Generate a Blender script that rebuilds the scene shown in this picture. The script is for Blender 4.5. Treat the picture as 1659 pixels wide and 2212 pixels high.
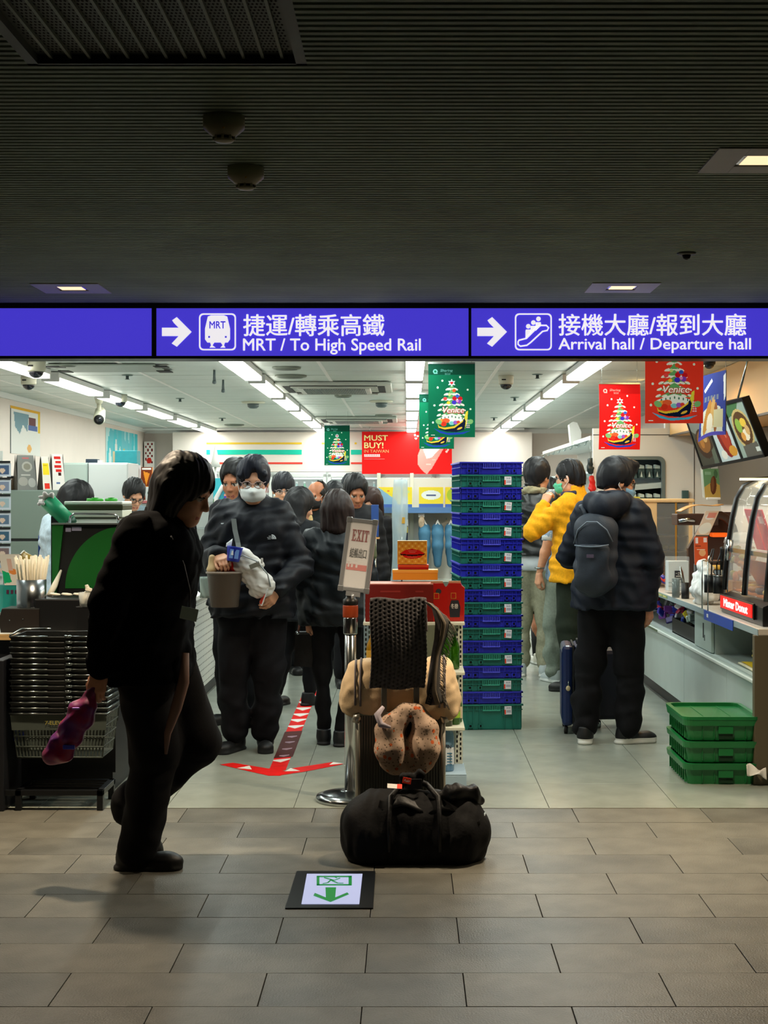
import bpy, bmesh, math, random
import numpy as np
from mathutils import Vector, Matrix, Euler

R = math.radians
random.seed(7)
for _o in list(bpy.data.objects):
    bpy.data.objects.remove(_o)
SC = bpy.context.scene
COL = SC.collection

# ------------------------------------------------------------------ camera
FPX, VX, VY, EYE = 3200.0, 880.0, 1073.0, 1.46      # focal length in px, vanishing point, eye height
cd = bpy.data.cameras.new('camera')
cd.sensor_width = 36.0
cd.sensor_fit = 'AUTO'
cd.lens = 36.0 * FPX / 2212.0
cd.shift_x = -(VX - 1659 / 2) / 2212.0
cd.shift_y = (VY - 2212 / 2) / 2212.0
cd.clip_end = 100
cam = bpy.data.objects.new('camera', cd)
cam.location = (0, 0, EYE)
cam.rotation_euler = (R(90), 0, 0)
COL.objects.link(cam)
SC.camera = cam

# ------------------------------------------------------------------ world, exposure
W = bpy.data.worlds.new('hall_dark')
SC.world = W
W.use_nodes = True
W.node_tree.nodes['Background'].inputs[0].default_value = (0.55, 0.62, 0.6, 1)
W.node_tree.nodes['Background'].inputs[1].default_value = 0.006
SC.view_settings.view_transform = 'Standard'
SC.view_settings.look = 'None'
SC.view_settings.gamma = 1
SC.view_settings.exposure = 0.0
SC.view_settings.use_curve_mapping = False
SC.cycles.use_denoising = True
SC.cycles.max_bounces = 6
SC.cycles.diffuse_bounces = 3
SC.cycles.glossy_bounces = 3
SC.cycles.transmission_bounces = 4
SC.cycles.transparent_max_bounces = 8
SC.cycles.caustics_reflective = False
SC.cycles.caustics_refractive = False
SC.cycles.sample_clamp_indirect = 4

STORE_W, HALL_W, WARM_W, SIGN_E = 13.0, 34.0, 8.0, 1.0
STORE_C = (0.85, 1.0, 0.97)
HALL_C = (1.0, 0.80, 0.56)
HC = 2.342      # hall ceiling
STC = 2.40      # store ceiling
YB = 6.942      # where the hall paving meets the store tiles


def area(name, loc, sx, sy, watt, col, rot=(0, 0, 0), parent=None, spread=180):
    l = bpy.data.lights.new(name, 'AREA')
    l.shape = 'RECTANGLE'
    l.size, l.size_y = sx, sy
    l.energy = watt
    l.color = col
    l.spread = R(spread)
    o = bpy.data.objects.new(name, l)
    o.location = loc
    o.rotation_euler = rot
    if parent:
        o.parent = parent
    COL.objects.link(o)
    return o


# ------------------------------------------------------------------ helpers
def P(px, py, Y):
    return Vector(((px - VX) / FPX * Y, Y, EYE - (py - VY) / FPX * Y))


def FL(px, py):
    Y = FPX * EYE / (py - VY)
    return Vector(((px - VX) / FPX * Y, Y, 0))


def lin(c):
    out = []
    for v in c[:3]:
        v = v / 255.0
        out.append(v / 12.92 if v <= 0.04045 else ((v + 0.055) / 1.055) ** 2.4)
    return out


MATS = {}


def mat(name, c=(128, 128, 128), rough=0.55, metal=0.0, emit=0.0, noise=0.0, ns=25.0, bump=0.0, bs=80.0,
        spec=0.4, trans=0.0, alpha=1.0, stretch=None, attr=None, c2=None, coat=0.0, sheen=0.0):
    if name in MATS:
        return MATS[name]
    m = bpy.data.materials.new(name)
    MATS[name] = m
    m.use_nodes = True
    nt = m.node_tree
    b = nt.nodes['Principled BSDF']
    col = (*lin(c), 1)
    b.inputs['Base Color'].default_value = col
    b.inputs['Roughness'].default_value = rough
    b.inputs['Metallic'].default_value = metal
    b.inputs['Specular IOR Level'].default_value = spec
    b.inputs['Transmission Weight'].default_value = trans
    b.inputs['Alpha'].default_value = alpha
    b.inputs['Coat Weight'].default_value = coat
    b.inputs['Sheen Weight'].default_value = sheen
    m.diffuse_color = col
    tc = nt.nodes.new('ShaderNodeTexCoord')
    vec = tc.outputs['Object']
    if stretch:
        mp = nt.nodes.new('ShaderNodeMapping')
        mp.inputs['Scale'].default_value = stretch
        nt.links.new(vec, mp.inputs[0])
        vec = mp.outputs[0]
    if attr:
        a = nt.nodes.new('ShaderNodeAttribute')
        a.attribute_name = attr
        nt.links.new(a.outputs['Color'], b.inputs['Base Color'])
        if emit:
            nt.links.new(a.outputs['Color'], b.inputs['Emission Color'])
            b.inputs['Emission Strength'].default_value = emit
    elif noise or c2:
        n = nt.nodes.new('ShaderNodeTexNoise')
        n.inputs['Scale'].default_value = ns
        n.inputs['Detail'].default_value = 5
        nt.links.new(vec, n.inputs['Vector'])
        rp = nt.nodes.new('ShaderNodeValToRGB')
        rp.color_ramp.elements[0].position = 0.35
        rp.color_ramp.elements[1].position = 0.65
        lo = lin(c2) if c2 else [v * (1 - noise) for v in col[:3]]
        hi = col[:3] if c2 else [min(1, v * (1 + noise * 0.6)) for v in col[:3]]
        rp.color_ramp.elements[0].color = (*lo, 1)
        rp.color_ramp.elements[1].color = (*hi, 1)
        nt.links.new(n.outputs['Fac'], rp.inputs[0])
        nt.links.new(rp.outputs[0], b.inputs['Base Color'])
    if emit and not attr:
        b.inputs['Emission Color'].default_value = col
        b.inputs['Emission Strength'].default_value = emit
    if bump:
        n2 = nt.nodes.new('ShaderNodeTexNoise')
        n2.inputs['Scale'].default_value = bs
        n2.inputs['Detail'].default_value = 4
        nt.links.new(vec, n2.inputs['Vector'])
        bp = nt.nodes.new('ShaderNodeBump')
        bp.inputs['Strength'].default_value = bump
        bp.inputs['Distance'].default_value = 0.01
        nt.links.new(n2.outputs['Fac'], bp.inputs['Height'])
        nt.links.new(bp.outputs[0], b.inputs['Normal'])
    return m


def thin_print(name='poster_paper', c=None):
    """poster paper and its ink: light from behind comes through"""
    if name not in MATS:
        m = mat(name, c or (128, 128, 128), attr=None if c else 'Col', rough=.75, spec=.15)
        nt = m.node_tree
        tr = nt.nodes.new('ShaderNodeBsdfTranslucent')
        if c:
            tr.inputs[0].default_value = (*lin(c), 1)
        else:
            nt.links.new(nt.nodes['Attribute'].outputs['Color'], tr.inputs[0])
        mx = nt.nodes.new('ShaderNodeMixShader')
        mx.inputs[0].default_value = .45
        nt.links.new(nt.nodes['Principled BSDF'].outputs[0], mx.inputs[1])
        nt.links.new(tr.outputs[0], mx.inputs[2])
        nt.links.new(mx.outputs[0], nt.nodes['Material Output'].inputs[0])
    return MATS[name]


class MB:
    """collects shapes and links them as one mesh object"""

    def __init__(s):
        s.v, s.f, s.mi, s.sm, s.col = [], [], [], [], None
        s.m = 0
        s.M = None

    def raw(s, vs, fs, smooth=False, m=None):
        o = len(s.v)
        if s.M is not None:
            vs = [s.M @ Vector(p) for p in vs]
        s.v.extend([tuple(p) for p in vs])
        for f in fs:
            s.f.append([i + o for i in f])
            s.mi.append(s.m if m is None else m)
            s.sm.append(smooth)
        return s

    def box(s, x0, x1, y0, y1, z0, z1, b=0.0, m=None):
        b = min(b, (x1 - x0) * .45, (y1 - y0) * .45, (z1 - z0) * .45)
        if b <= 0:
            vs = [(x, y, z) for x in (x0, x1) for y in (y0, y1) for z in (z0, z1)]
            fs = [(0, 1, 3, 2), (4, 6, 7, 5), (0, 4, 5, 1), (2, 3, 7, 6), (0, 2, 6, 4), (1, 5, 7, 3)]
            return s.raw(vs, fs, m=m)
        bm = bmesh.new()
        bmesh.ops.create_cube(bm, size=1)
        for v in bm.verts:
            v.co = ((x0 + x1) / 2 + v.co.x * (x1 - x0), (y0 + y1) / 2 + v.co.y * (y1 - y0), (z0 + z1) / 2 + v.co.z * (z1 - z0))
        bmesh.ops.bevel(bm, geom=bm.edges[:], offset=b, segments=2, affect='EDGES', profile=.5)
        bm.verts.index_update()
        vs = [v.co[:] for v in bm.verts]
        fs = [[v.index for v in f.verts] for f in bm.faces]
        bm.free()
        return s.raw(vs, fs, m=m)

    def boxc(s, c, d, b=0.0, m=None):
        return s.box(c[0] - d[0] / 2, c[0] + d[0] / 2, c[1] - d[1] / 2, c[1] + d[1] / 2, c[2] - d[2] / 2, c[2] + d[2] / 2, b, m)

    def prism(s, poly, d0, d1, axis='y', m=None, smooth=False):
        """polygon extruded: axis y -> poly in xz, z -> poly in xy, x -> poly in yz"""
        n = len(poly)

        def pt(p, d):
            return (p[0], d, p[1]) if axis == 'y' else (p[0], p[1], d) if axis == 'z' else (d, p[0], p[1])
        vs = [pt(p, d0) for p in poly] + [pt(p, d1) for p in poly]
        fs = [tuple(range(n))[::-1], tuple(range(n, 2 * n))]
        fs += [(i, (i + 1) % n, n + (i + 1) % n, n + i) for i in range(n)]
        if axis in ('z', 'x'):
            pass
        return s.raw(vs, fs, smooth, m)

    def tube(s, pts, r, n=8, closed=False, m=None):
        pts = [Vector(p) for p in pts]
        k = len(pts)
        rs = r if isinstance(r, (list, tuple)) else [r] * k
        vs, fs = [], []
        up = None
        for i, p in enumerate(pts):
            a = pts[(i - 1) % k] if (closed or i > 0) else p
            c = pts[(i + 1) % k] if (closed or i < k - 1) else p
            t = (c - a)
            t = t.normalized() if t.length > 1e-9 else Vector((0, 0, 1))
            if up is None:
                up = t.orthogonal().normalized()
            u = (up - t * up.dot(t))
            u = u.normalized() if u.length > 1e-6 else t.orthogonal().normalized()
            up = u
            w = t.cross(u)
            for j in range(n):
                an = 2 * math.pi * j / n
                vs.append(p + (u * math.cos(an) + w * math.sin(an)) * rs[i])
        for i in range(k if closed else k - 1):
            for j in range(n):
                a, b2 = i * n + j, i * n + (j + 1) % n
                c, d = ((i + 1) % k) * n + (j + 1) % n, ((i + 1) % k) * n + j
                fs.append((a, b2, c, d))
        if not closed:
            fs.append(tuple(range(n))[::-1])
            fs.append(tuple(range((k - 1) * n, k * n)))
        return s.raw(vs, fs, True, m)

    def lathe(s, prof, n=20, c=(0, 0, 0), m=None, smooth=True, sx=1, sy=1):
        vs, fs = [], []
        k = len(prof)
        for r, z in prof:
            for j in range(n):
                a = 2 * math.pi * j / n
                vs.append((c[0] + r * math.cos(a) * sx, c[1] + r * math.sin(a) * sy, c[2] + z))
        for i in range(k - 1):
            for j in range(n):
                fs.append((i * n + j, i * n + (j + 1) % n, (i + 1) * n + (j + 1) % n, (i + 1) * n + j))
        fs.append(tuple(range(n))[::-1])
        fs.append(tuple(range((k - 1) * n, k * n)))
        return s.raw(vs, fs, smooth, m)

    def ball(s, c, r, n=12, m=None):
        if not isinstance(r, (list, tuple)):
            r = (r, r, r)
        prof = [(math.sin(math.pi * i / (n // 2 + 1)), -math.cos(math.pi * i / (n // 2 + 1))) for i in range(n // 2 + 2)]
        vs, fs = [], []
        k = len(prof)
        for q, z in prof:
            q = max(q, 1e-4)
            for j in range(n):
                a = 2 * math.pi * j / n
                vs.append((c[0] + q * math.cos(a) * r[0], c[1] + q * math.sin(a) * r[1], c[2] + z * r[2]))
        for i in range(k - 1):
            for j in range(n):
                fs.append((i * n + j, i * n + (j + 1) % n, (i + 1) * n + (j + 1) % n, (i + 1) * n + j))
        return s.raw(vs, fs, True, m)

    def sheet(s, fn, nu, nv, th=0.002, m=None, smooth=True):
        """thick cloth or card: fn(u, v) -> point, u and v in 0..1"""
        g = np.array([[fn(i / nu, j / nv) for j in range(nv + 1)] for i in range(nu + 1)], dtype=float)
        du = np.gradient(g, axis=0)
        dv = np.gradient(g, axis=1)
        nr = np.cross(du, dv)
        nr /= np.maximum(np.linalg.norm(nr, axis=2, keepdims=True), 1e-9)
        a, b = g + nr * th / 2, g - nr * th / 2
        vs = list(a.reshape(-1, 3)) + list(b.reshape(-1, 3))
        N = (nu + 1) * (nv + 1)
        fs = []
        ix = lambda i, j: i * (nv + 1) + j
        for i in range(nu):
            for j in range(nv):
                q = (ix(i, j), ix(i + 1, j), ix(i + 1, j + 1), ix(i, j + 1))
                fs.append(q)
                fs.append(tuple(x + N for x in q[::-1]))
        for i in range(nu):
            fs.append((ix(i, 0), ix(i, 0) + N, ix(i + 1, 0) + N, ix(i + 1, 0)))
            fs.append((ix(i, nv), ix(i + 1, nv), ix(i + 1, nv) + N, ix(i, nv) + N))
        for j in range(nv):
            fs.append((ix(0, j), ix(0, j + 1), ix(0, j + 1) + N, ix(0, j) + N))
            fs.append((ix(nu, j), ix(nu, j) + N, ix(nu, j + 1) + N, ix(nu, j + 1)))
        return s.raw(vs, fs, smooth, m)

    def letters(s, txt, cx, cz, w=None, h=None, y=0.0, bold=0.0, shear=0.0, m=None, th=0.0):
        """flat lettering in the xz plane facing -y, fitted into a w x h box round (cx, cz)"""
        V, Fc = glyphs(txt)
        if bold:               # heavier strokes: the same outline laid a hair to each side
            e = bold * .6
            W0 = np.array(V)
            n0 = len(W0)
            sh = ((e, 0), (-e, 0), (0, e), (0, -e))
            V = np.concatenate([W0 + np.array(q) for q in sh])
            Fc = [tuple(i + n0 * k for i in f) for k in range(4) for f in Fc]
        V = np.array(V)
        lo, hi = V.min(0), V.max(0)
        sz = hi - lo
        kx = w / sz[0] if w else h / sz[1]
        kz = h / sz[1] if h else kx
        Q = (V - (lo + hi) / 2) * np.array([kx, kz])
        n4 = len(Q) // 4 if bold else len(Q)
        vs = [(cx + q[0] + shear * q[1], y - .00008 * (i // max(1, n4)), cz + q[1]) for i, q in enumerate(Q)]
        s.raw(vs, Fc, m=m)
        return s

    def build(s, name, mats=None, parent=None, label=None, loc=None, rot=None):
        me = bpy.data.meshes.new(name)
        me.from_pydata(s.v, [], s.f)
        if mats is None:
            mats = []
        if not isinstance(mats, (list, tuple)):
            mats = [mats]
        for q in mats:
            me.materials.append(q)
        me.polygons.foreach_set('material_index', s.mi)
        me.polygons.foreach_set('use_smooth', s.sm)
        me.update()
        return link(name, me, parent, label, loc, rot)


def link(name, me, parent=None, label=None, loc=None, rot=None):
    o = bpy.data.objects.new(name, me)
    COL.objects.link(o)
    if parent is not None:
        o.parent = parent
    if loc is not None:
        o.location = loc
    if rot is not None:
        o.rotation_euler = rot
    if label:
        o['label'] = label
    return o


_gl = {}


def glyphs(txt, bold=0.0):
    k = (txt, bold)
    if k not in _gl:
        cu = bpy.data.curves.new('lettering', 'FONT')
        cu.body = txt
        cu.resolution_u = 3
        cu.offset = bold
        ob = bpy.data.objects.new('lettering', cu)
        me = ob.to_mesh()
        V = [(v.co.x, v.co.y) for v in me.vertices]
        Fc = [tuple(p.vertices) for p in me.polygons]
        ob.to_mesh_clear()
        bpy.data.objects.remove(ob)
        bpy.data.curves.remove(cu)
        _gl[k] = (V, Fc)
    return _gl[k]


def tag(o, label, cat, group=None, kind=None):
    o['label'] = label
    o['category'] = cat
    if group:
        o['group'] = group
    if kind:
        o['kind'] = kind
    return o


def thing(name, label, cat, loc=(0, 0, 0), rotz=0.0, group=None, rot=None):
    o = bpy.data.objects.new(name, None)
    o.empty_display_size = 0.1
    COL.objects.link(o)
    o.location = loc
    o.rotation_euler = rot if rot else (0, 0, rotz)
    return tag(o, label, cat, group)


def struct(o):
    o['kind'] = 'structure'
    return o


def dup(root, loc, rotz=None, label=None, group=None):
    r = root.copy()
    COL.objects.link(r)
    r.location = loc
    if rotz is not None:
        r.rotation_euler = (0, 0, rotz)
    if label:
        r['label'] = label
    if group:
        r['group'] = group

    def kids(a, b):
        for ch in list(a.children):
            c = ch.copy()
            COL.objects.link(c)
            c.parent = b
            kids(ch, c)
    kids(root, r)
    return r


ORD = ['topmost', 'second', 'third', 'fourth', 'fifth', 'sixth', 'seventh', 'eighth', 'ninth', 'tenth', 'eleventh', 'twelfth',
       'thirteenth', 'fourteenth', 'fifteenth', 'sixteenth', 'seventeenth', 'eighteenth', 'nineteenth', 'twentieth']


class Pic:
    """a flat print, drawn on a grid and carried as a colour attribute"""

    def __init__(s, w, h, nx, bg):
        s.w, s.h = w, h
        s.nx = nx
        s.ny = max(2, int(nx * h / w))
        xs = (np.arange(s.nx) + .5) / s.nx
        ys = (np.arange(s.ny) + .5) / s.nx
        s.X, s.Y = np.meshgrid(xs, ys)
        s.a = np.zeros((s.ny, s.nx, 3))
        s.a[:] = lin(bg)

    def ell(s, cx, cy, rx, ry, c, rot=0):
        dx, dy = s.X - cx, s.Y - cy
        ca, sa = math.cos(rot), math.sin(rot)
        k = ((dx * ca + dy * sa) / rx) ** 2 + ((-dx * sa + dy * ca) / ry) ** 2 < 1
        s.a[k] = lin(c)
        return s

    def poly(s, pts, c):
        k = np.zeros(s.X.shape, bool)
        n = len(pts)
        for i in range(n):
            x1, y1 = pts[i]
            x2, y2 = pts[(i + 1) % n]
            if y1 == y2:
                continue
            cr = ((y1 > s.Y) != (y2 > s.Y)) & (s.X < (x2 - x1) * (s.Y - y1) / (y2 - y1) + x1)
            k ^= cr
        s.a[k] = lin(c)
        return s

    def text(s, txt, cx, cy, w, h, c, shear=0.0):
        V, Fc = glyphs(txt)
        V = np.array(V)
        lo, hi = V.min(0), V.max(0)
        Q = (V - (lo + hi) / 2) / (hi - lo) * np.array([w, h])
        Q[:, 0] += shear * Q[:, 1]
        for f in Fc:
            s.poly([(cx + Q[i][0], cy - Q[i][1]) for i in f], c)
        return s

    def rect(s, x0, y0, x1, y1, c):
        s.a[(s.X >= x0) & (s.X < x1) & (s.Y >= y0) & (s.Y < y1)] = lin(c)
        return s

    def mesh(s, mb=None, fn=None, name='print', m=None):
        """fn(u, v) -> point for u, v in 0..1, v downwards; default a flat sheet in xz"""
        fn = fn or (lambda u, v: ((u - .5) * s.w, 0, (.5 - v) * s.h))
        vs, cs = [], []
        for j in range(s.ny + 1):
            for i in range(s.nx + 1):
                vs.append(fn(i / s.nx, j / s.ny))
        fs = [(j * (s.nx + 1) + i, (j + 1) * (s.nx + 1) + i, (j + 1) * (s.nx + 1) + i + 1, j * (s.nx + 1) + i + 1)
              for j in range(s.ny) for i in range(s.nx)]
        me = bpy.data.meshes.new(name)
        me.from_pydata([tuple(v) for v in vs], [], fs)
        ca = me.color_attributes.new('Col', 'FLOAT_COLOR', 'CORNER')
        fc = np.repeat(s.a.reshape(-1, 3), 4, axis=0)
        fc = np.concatenate([fc, np.ones((len(fc), 1))], 1).astype(np.float32)
        ca.data.foreach_set('color', fc.ravel())
        me.materials.append(m or mat('printed_paper', attr='Col', rough=.75, spec=.15))
        me.update()
        return me
# ------------------------------------------------------------------ figures: smooth surfaces grown round a skeleton
class Body:
    def __init__(s, lo, hi, h):
        s.lo = np.array(lo, float)
        s.h = h
        s.n = np.ceil((np.array(hi) - s.lo) / h).astype(int) + 1
        s.F = np.full(s.n, 1.0, np.float32)
        s.ax = [s.lo[i] + np.arange(s.n[i]) * h for i in range(3)]
        s.tags = []

    def _sl(s, lo, hi):
        a = np.clip(np.floor((np.array(lo) - s.lo) / s.h).astype(int), 0, s.n)
        b = np.clip(np.ceil((np.array(hi) - s.lo) / s.h).astype(int) + 1, 0, s.n)
        return tuple(slice(i, j) for i, j in zip(a, b))

    def _pts(s, sl):
        return np.stack(np.meshgrid(*[s.ax[i][sl[i]] for i in range(3)], indexing='ij'), -1)

    def _op(s, fn, lo, hi, k, sub, m):
        pad = k + 3 * s.h
        sl = s._sl(np.array(lo) - pad, np.array(hi) + pad)
        if any(q.stop <= q.start for q in sl):
            return s
        d = fn(s._pts(sl)).astype(np.float32)
        f = s.F[sl]
        if sub:
            if k > 0:
                hh = np.clip(.5 - .5 * (f + d) / k, 0, 1)
                s.F[sl] = f * (1 - hh) + (-d) * hh + k * hh * (1 - hh)
            else:
                s.F[sl] = np.maximum(f, -d)
        else:
            if k > 0:
                hh = np.clip(.5 + .5 * (d - f) / k, 0, 1)
                s.F[sl] = f * hh + d * (1 - hh) - k * hh * (1 - hh)
            else:
                s.F[sl] = np.minimum(f, d)
            if m is not None:
                s.tags.append((fn, m))
        return s

    def cap(s, a, b, ra, rb=None, k=.02, m=None, sub=False, sq=None):
        rb = ra if rb is None else rb
        a, b = np.array(a, float), np.array(b, float)
        ba = b - a
        L = max(float(ba @ ba), 1e-12)
        sc = np.array(sq if sq else (1, 1, 1), float)

        def fn(p):
            pa = p - a
            t = np.clip((pa @ ba) / L, 0, 1)
            q = (pa - t[..., None] * ba) / sc
            return (np.linalg.norm(q, axis=-1) - (ra + (rb - ra) * t)) * min(sc)
        r = max(ra, rb) * max(sc)
        return s._op(fn, np.minimum(a, b) - r, np.maximum(a, b) + r, k, sub, m)

    def chain(s, pts, rs, k=.02, m=None):
        for i in range(len(pts) - 1):
            s.cap(pts[i], pts[i + 1], rs[i], rs[i + 1], k, m)
        return s

    def ell(s, c, r, k=.02, m=None, sub=False, rx=0.0):
        c, r = np.array(c, float), np.array(r, float)
        ca, sa = math.cos(rx), math.sin(rx)

        def fn(p):
            q = p - c
            if rx:
                q = np.stack([q[..., 0], q[..., 1] * ca + q[..., 2] * sa, -q[..., 1] * sa + q[..., 2] * ca], -1)
            k0 = np.linalg.norm(q / r, axis=-1)
            k1 = np.linalg.norm(q / (r * r), axis=-1)
            return k0 * (k0 - 1) / np.maximum(k1, 1e-6)
        R_ = max(r) if rx else r
        return s._op(fn, c - R_, c + R_, k, sub, m)

    def cut(s, nrm, d):
        """drop everything with p . nrm > d"""
        nrm = np.array(nrm, float)
        G = s.ax[0][:, None, None] * nrm[0] + s.ax[1][None, :, None] * nrm[1] + s.ax[2][None, None, :] * nrm[2] - d
        s.F = np.maximum(s.F, G.astype(np.float32))
        return s

    def ruffle(s, amp, fr, seed=0, lo=None, hi=None, st=(1, 1, 1)):
        rg = np.random.RandomState(seed)
        sl = s._sl(lo if lo is not None else s.lo, hi if hi is not None else s.lo + s.n * s.h)
        x, y, z = [s.ax[i][sl[i]] for i in range(3)]
        x, y, z = x[:, None, None] * st[0], y[None, :, None] * st[1], z[None, None, :] * st[2]
        q = 0
        for i in range(4):
            v = rg.normal(size=3) * fr
            w = rg.normal(size=3) * fr * .45
            q = q + np.sin(v[0] * x + v[1] * y + v[2] * .8 * z + rg.uniform(0, 6.3) + 1.3 * np.sin(w[0] * x + w[1] * y + w[2] * z + i))
        s.F[sl] -= (amp * q / 2).astype(np.float32)
        return s

    def quilt(s, amp, pitch, lo, hi):
        sl = s._sl(lo, hi)
        z = s.ax[2][sl[2]][None, None, :]
        s.F[sl] -= (amp * (np.abs(np.sin(math.pi * z / pitch)) - .5)).astype(np.float32)
        return s

    def mesh(s):
        F, h = s.F, s.h
        F[F == 0] = 1e-6
        S = F < 0
        c = np.zeros([n - 1 for n in F.shape], np.int8)
        for i in (0, 1):
            for j in (0, 1):
                for k in (0, 1):
                    c += S[i:F.shape[0] - 1 + i, j:F.shape[1] - 1 + j, k:F.shape[2] - 1 + k]
        ii = np.argwhere((c > 0) & (c < 8))
        if len(ii) == 0:
            return np.zeros((0, 3)), np.zeros((0, 4), int)
        acc = np.zeros((len(ii), 3))
        cnt = np.zeros(len(ii))
        for a in range(3):
            o1, o2 = [(1, 2), (0, 2), (0, 1)][a]
            for u in (0, 1):
                for w in (0, 1):
                    A = np.zeros(3, int)
                    A[o1], A[o2] = u, w
                    B = A.copy()
                    B[a] = 1
                    pa, pb = ii + A, ii + B
                    fa, fb = F[tuple(pa.T)], F[tuple(pb.T)]
                    m = (fa < 0) != (fb < 0)
                    t = np.where(m, fa / np.where(m, fa - fb, 1), 0)
                    pos = A[None, :] + t[:, None] * (B - A)[None, :]
                    acc += pos * m[:, None]
                    cnt += m
        V = (ii + acc / cnt[:, None]) * h + s.lo
        idx = np.full(c.shape, -1, np.int64)
        idx[tuple(ii.T)] = np.arange(len(ii))
        fs = []
        for a in range(3):
            o1, o2 = [(1, 2), (2, 0), (0, 1)][a]
            sa = [slice(None)] * 3
            sb = [slice(None)] * 3
            sa[a], sb[a] = slice(0, -1), slice(1, None)
            for o in (o1, o2):
                sa[o] = slice(1, -1)
                sb[o] = slice(1, -1)
            A, B = S[tuple(sa)], S[tuple(sb)]
            e = np.argwhere(A != B)
            if len(e) == 0:
                continue
            ins = A[tuple(e.T)]
            base = e.copy()
            for o in (o1, o2):
                base[:, o] += 1
            q = []
            for u, w in ((-1, -1), (0, -1), (0, 0), (-1, 0)):
                g = base.copy()
                g[:, o1] += u
                g[:, o2] += w
                q.append(idx[tuple(g.T)])
            q = np.stack(q, 1)
            q[~ins] = q[~ins][:, ::-1]
            fs.append(q)
        Q = np.concatenate(fs) if fs else np.zeros((0, 4), int)
        return V, Q[(Q >= 0).all(1)]

    def mats_of(s, V):
        if not s.tags:
            return np.zeros(len(V), int)
        best = np.full(len(V), 1e9)
        out = np.zeros(len(V), int)
        for fn, m in s.tags:
            d = fn(V)
            k = d < best
            best[k] = d[k]
            out[k] = m
        return out

    def arrays(s, base=0, xf=None):
        V, Q = s.mesh()
        mi = s.mats_of(V[Q].mean(1)) + base if len(Q) else np.zeros(0, int)
        if xf is not None:
            A = np.array(xf)
            V = V @ A[:3, :3].T + A[:3, 3]
        return V, Q, mi


def join(parts):
    vs, fs, ms, o = [], [], [], 0
    for V, Q, mi in parts:
        vs.append(V)
        fs.append(Q + o)
        ms.append(mi)
        o += len(V)
    return np.concatenate(vs), np.concatenate(fs), np.concatenate(ms)


def npmesh(name, V, Q, mi, mats, parent=None, label=None, loc=None, rot=None):
    me = bpy.data.meshes.new(name)
    me.vertices.add(len(V))
    me.vertices.foreach_set('co', V.astype(np.float32).ravel())
    me.loops.add(len(Q) * 4)
    me.loops.foreach_set('vertex_index', Q.astype(np.int32).ravel())
    me.polygons.add(len(Q))
    me.polygons.foreach_set('loop_start', np.arange(len(Q), dtype=np.int32) * 4)
    me.polygons.foreach_set('loop_total', np.full(len(Q), 4, np.int32))
    for m in mats:
        me.materials.append(m)
    me.polygons.foreach_set('material_index', np.asarray(mi, np.int32))
    me.polygons.foreach_set('use_smooth', np.ones(len(Q), bool))
    me.update(calc_edges=True)
    me.validate()
    return link(name, me, parent, label, loc, rot)


SKIN = dict(
    fair=lambda: [mat('skin', (205, 150, 118), .5, noise=.12, ns=30), mat('lips', (160, 82, 72), .45), mat('eye_white', (176, 166, 156), .35),
                  mat('iris', (24, 18, 14), .2), mat('brow', (22, 17, 15), .8)],
    tan=lambda: [mat('skin_tan', (168, 108, 76), .5, noise=.12, ns=30), mat('lips_tan', (132, 70, 58), .45), mat('eye_white', (176, 166, 156), .35),
                 mat('iris', (24, 18, 14), .2), mat('brow', (22, 17, 15), .8)])


def head_sdf(h=.0048, mouth=True, fem=False):
    b = Body((-.115, -.14, -.2), (.115, .15, .17), h)
    b.ell((0, -.012, .035), (.074, .094, .092), .01, 0)
    b.ell((0, .028, -.04), (.058, .062, .07), .03, 0)
    b.ell((0, .062, -.088), (.022, .02, .02), .035, 0)
    for s in (-1, 1):
        b.ell((s * .036, .052, -.025), (.026, .026, .026), .025, 0)         # cheek
        b.cap((s * .05, .0, -.07), (s * .02, .055, -.095), .016, .016, .03, 0)  # jaw line
    b.cap((-.03, .078, .022), (.03, .078, .022), .012, .012, .02, 0)         # brow ridge
    for s in (-1, 1):
        b.ell((s * .031, .094, .002), (.017, .014, .011), .012, sub=True)
    b.cap((0, .086, .008), (0, .103, -.03), .008, .012, .012, 0)
    for s in (-1, 1):
        b.ell((s * .011, .094, -.034), (.008, .009, .007), .008, 0)
    for s in (-1, 1):
        b.ell((s * .031, .074, .002), (.0135, .0118, .0062), .001, 2)
        b.ell((s * .031, .0835, .002), (.0058, .0045, .0058), .001, 3)
        b.cap((s * .018, .087, .019), (s * .045, .078, .021), .0036, .0026, .002, 4)
        b.cap((s * .018, .087, .0085), (s * .044, .077, .0075), .0024, .002, .003, 4)
    if mouth:
        b.cap((-.02, .077, -.06), (.02, .077, -.06), .0055, .0055, .006, 1)
        b.cap((-.016, .079, -.068), (.016, .079, -.068), .0055, .0055, .005, 1)
    for s in (-1, 1):
        b.ell((s * .077, -.012, -.005), (.009, .02, .031), .006, 0)
        b.ell((s * .085, -.006, -.003), (.005, .009, .016), .003, sub=True)
    b.cap((0, -.02, -.06), (0, -.045, -.2), .05, .054, .03, 0)
    return b


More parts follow.
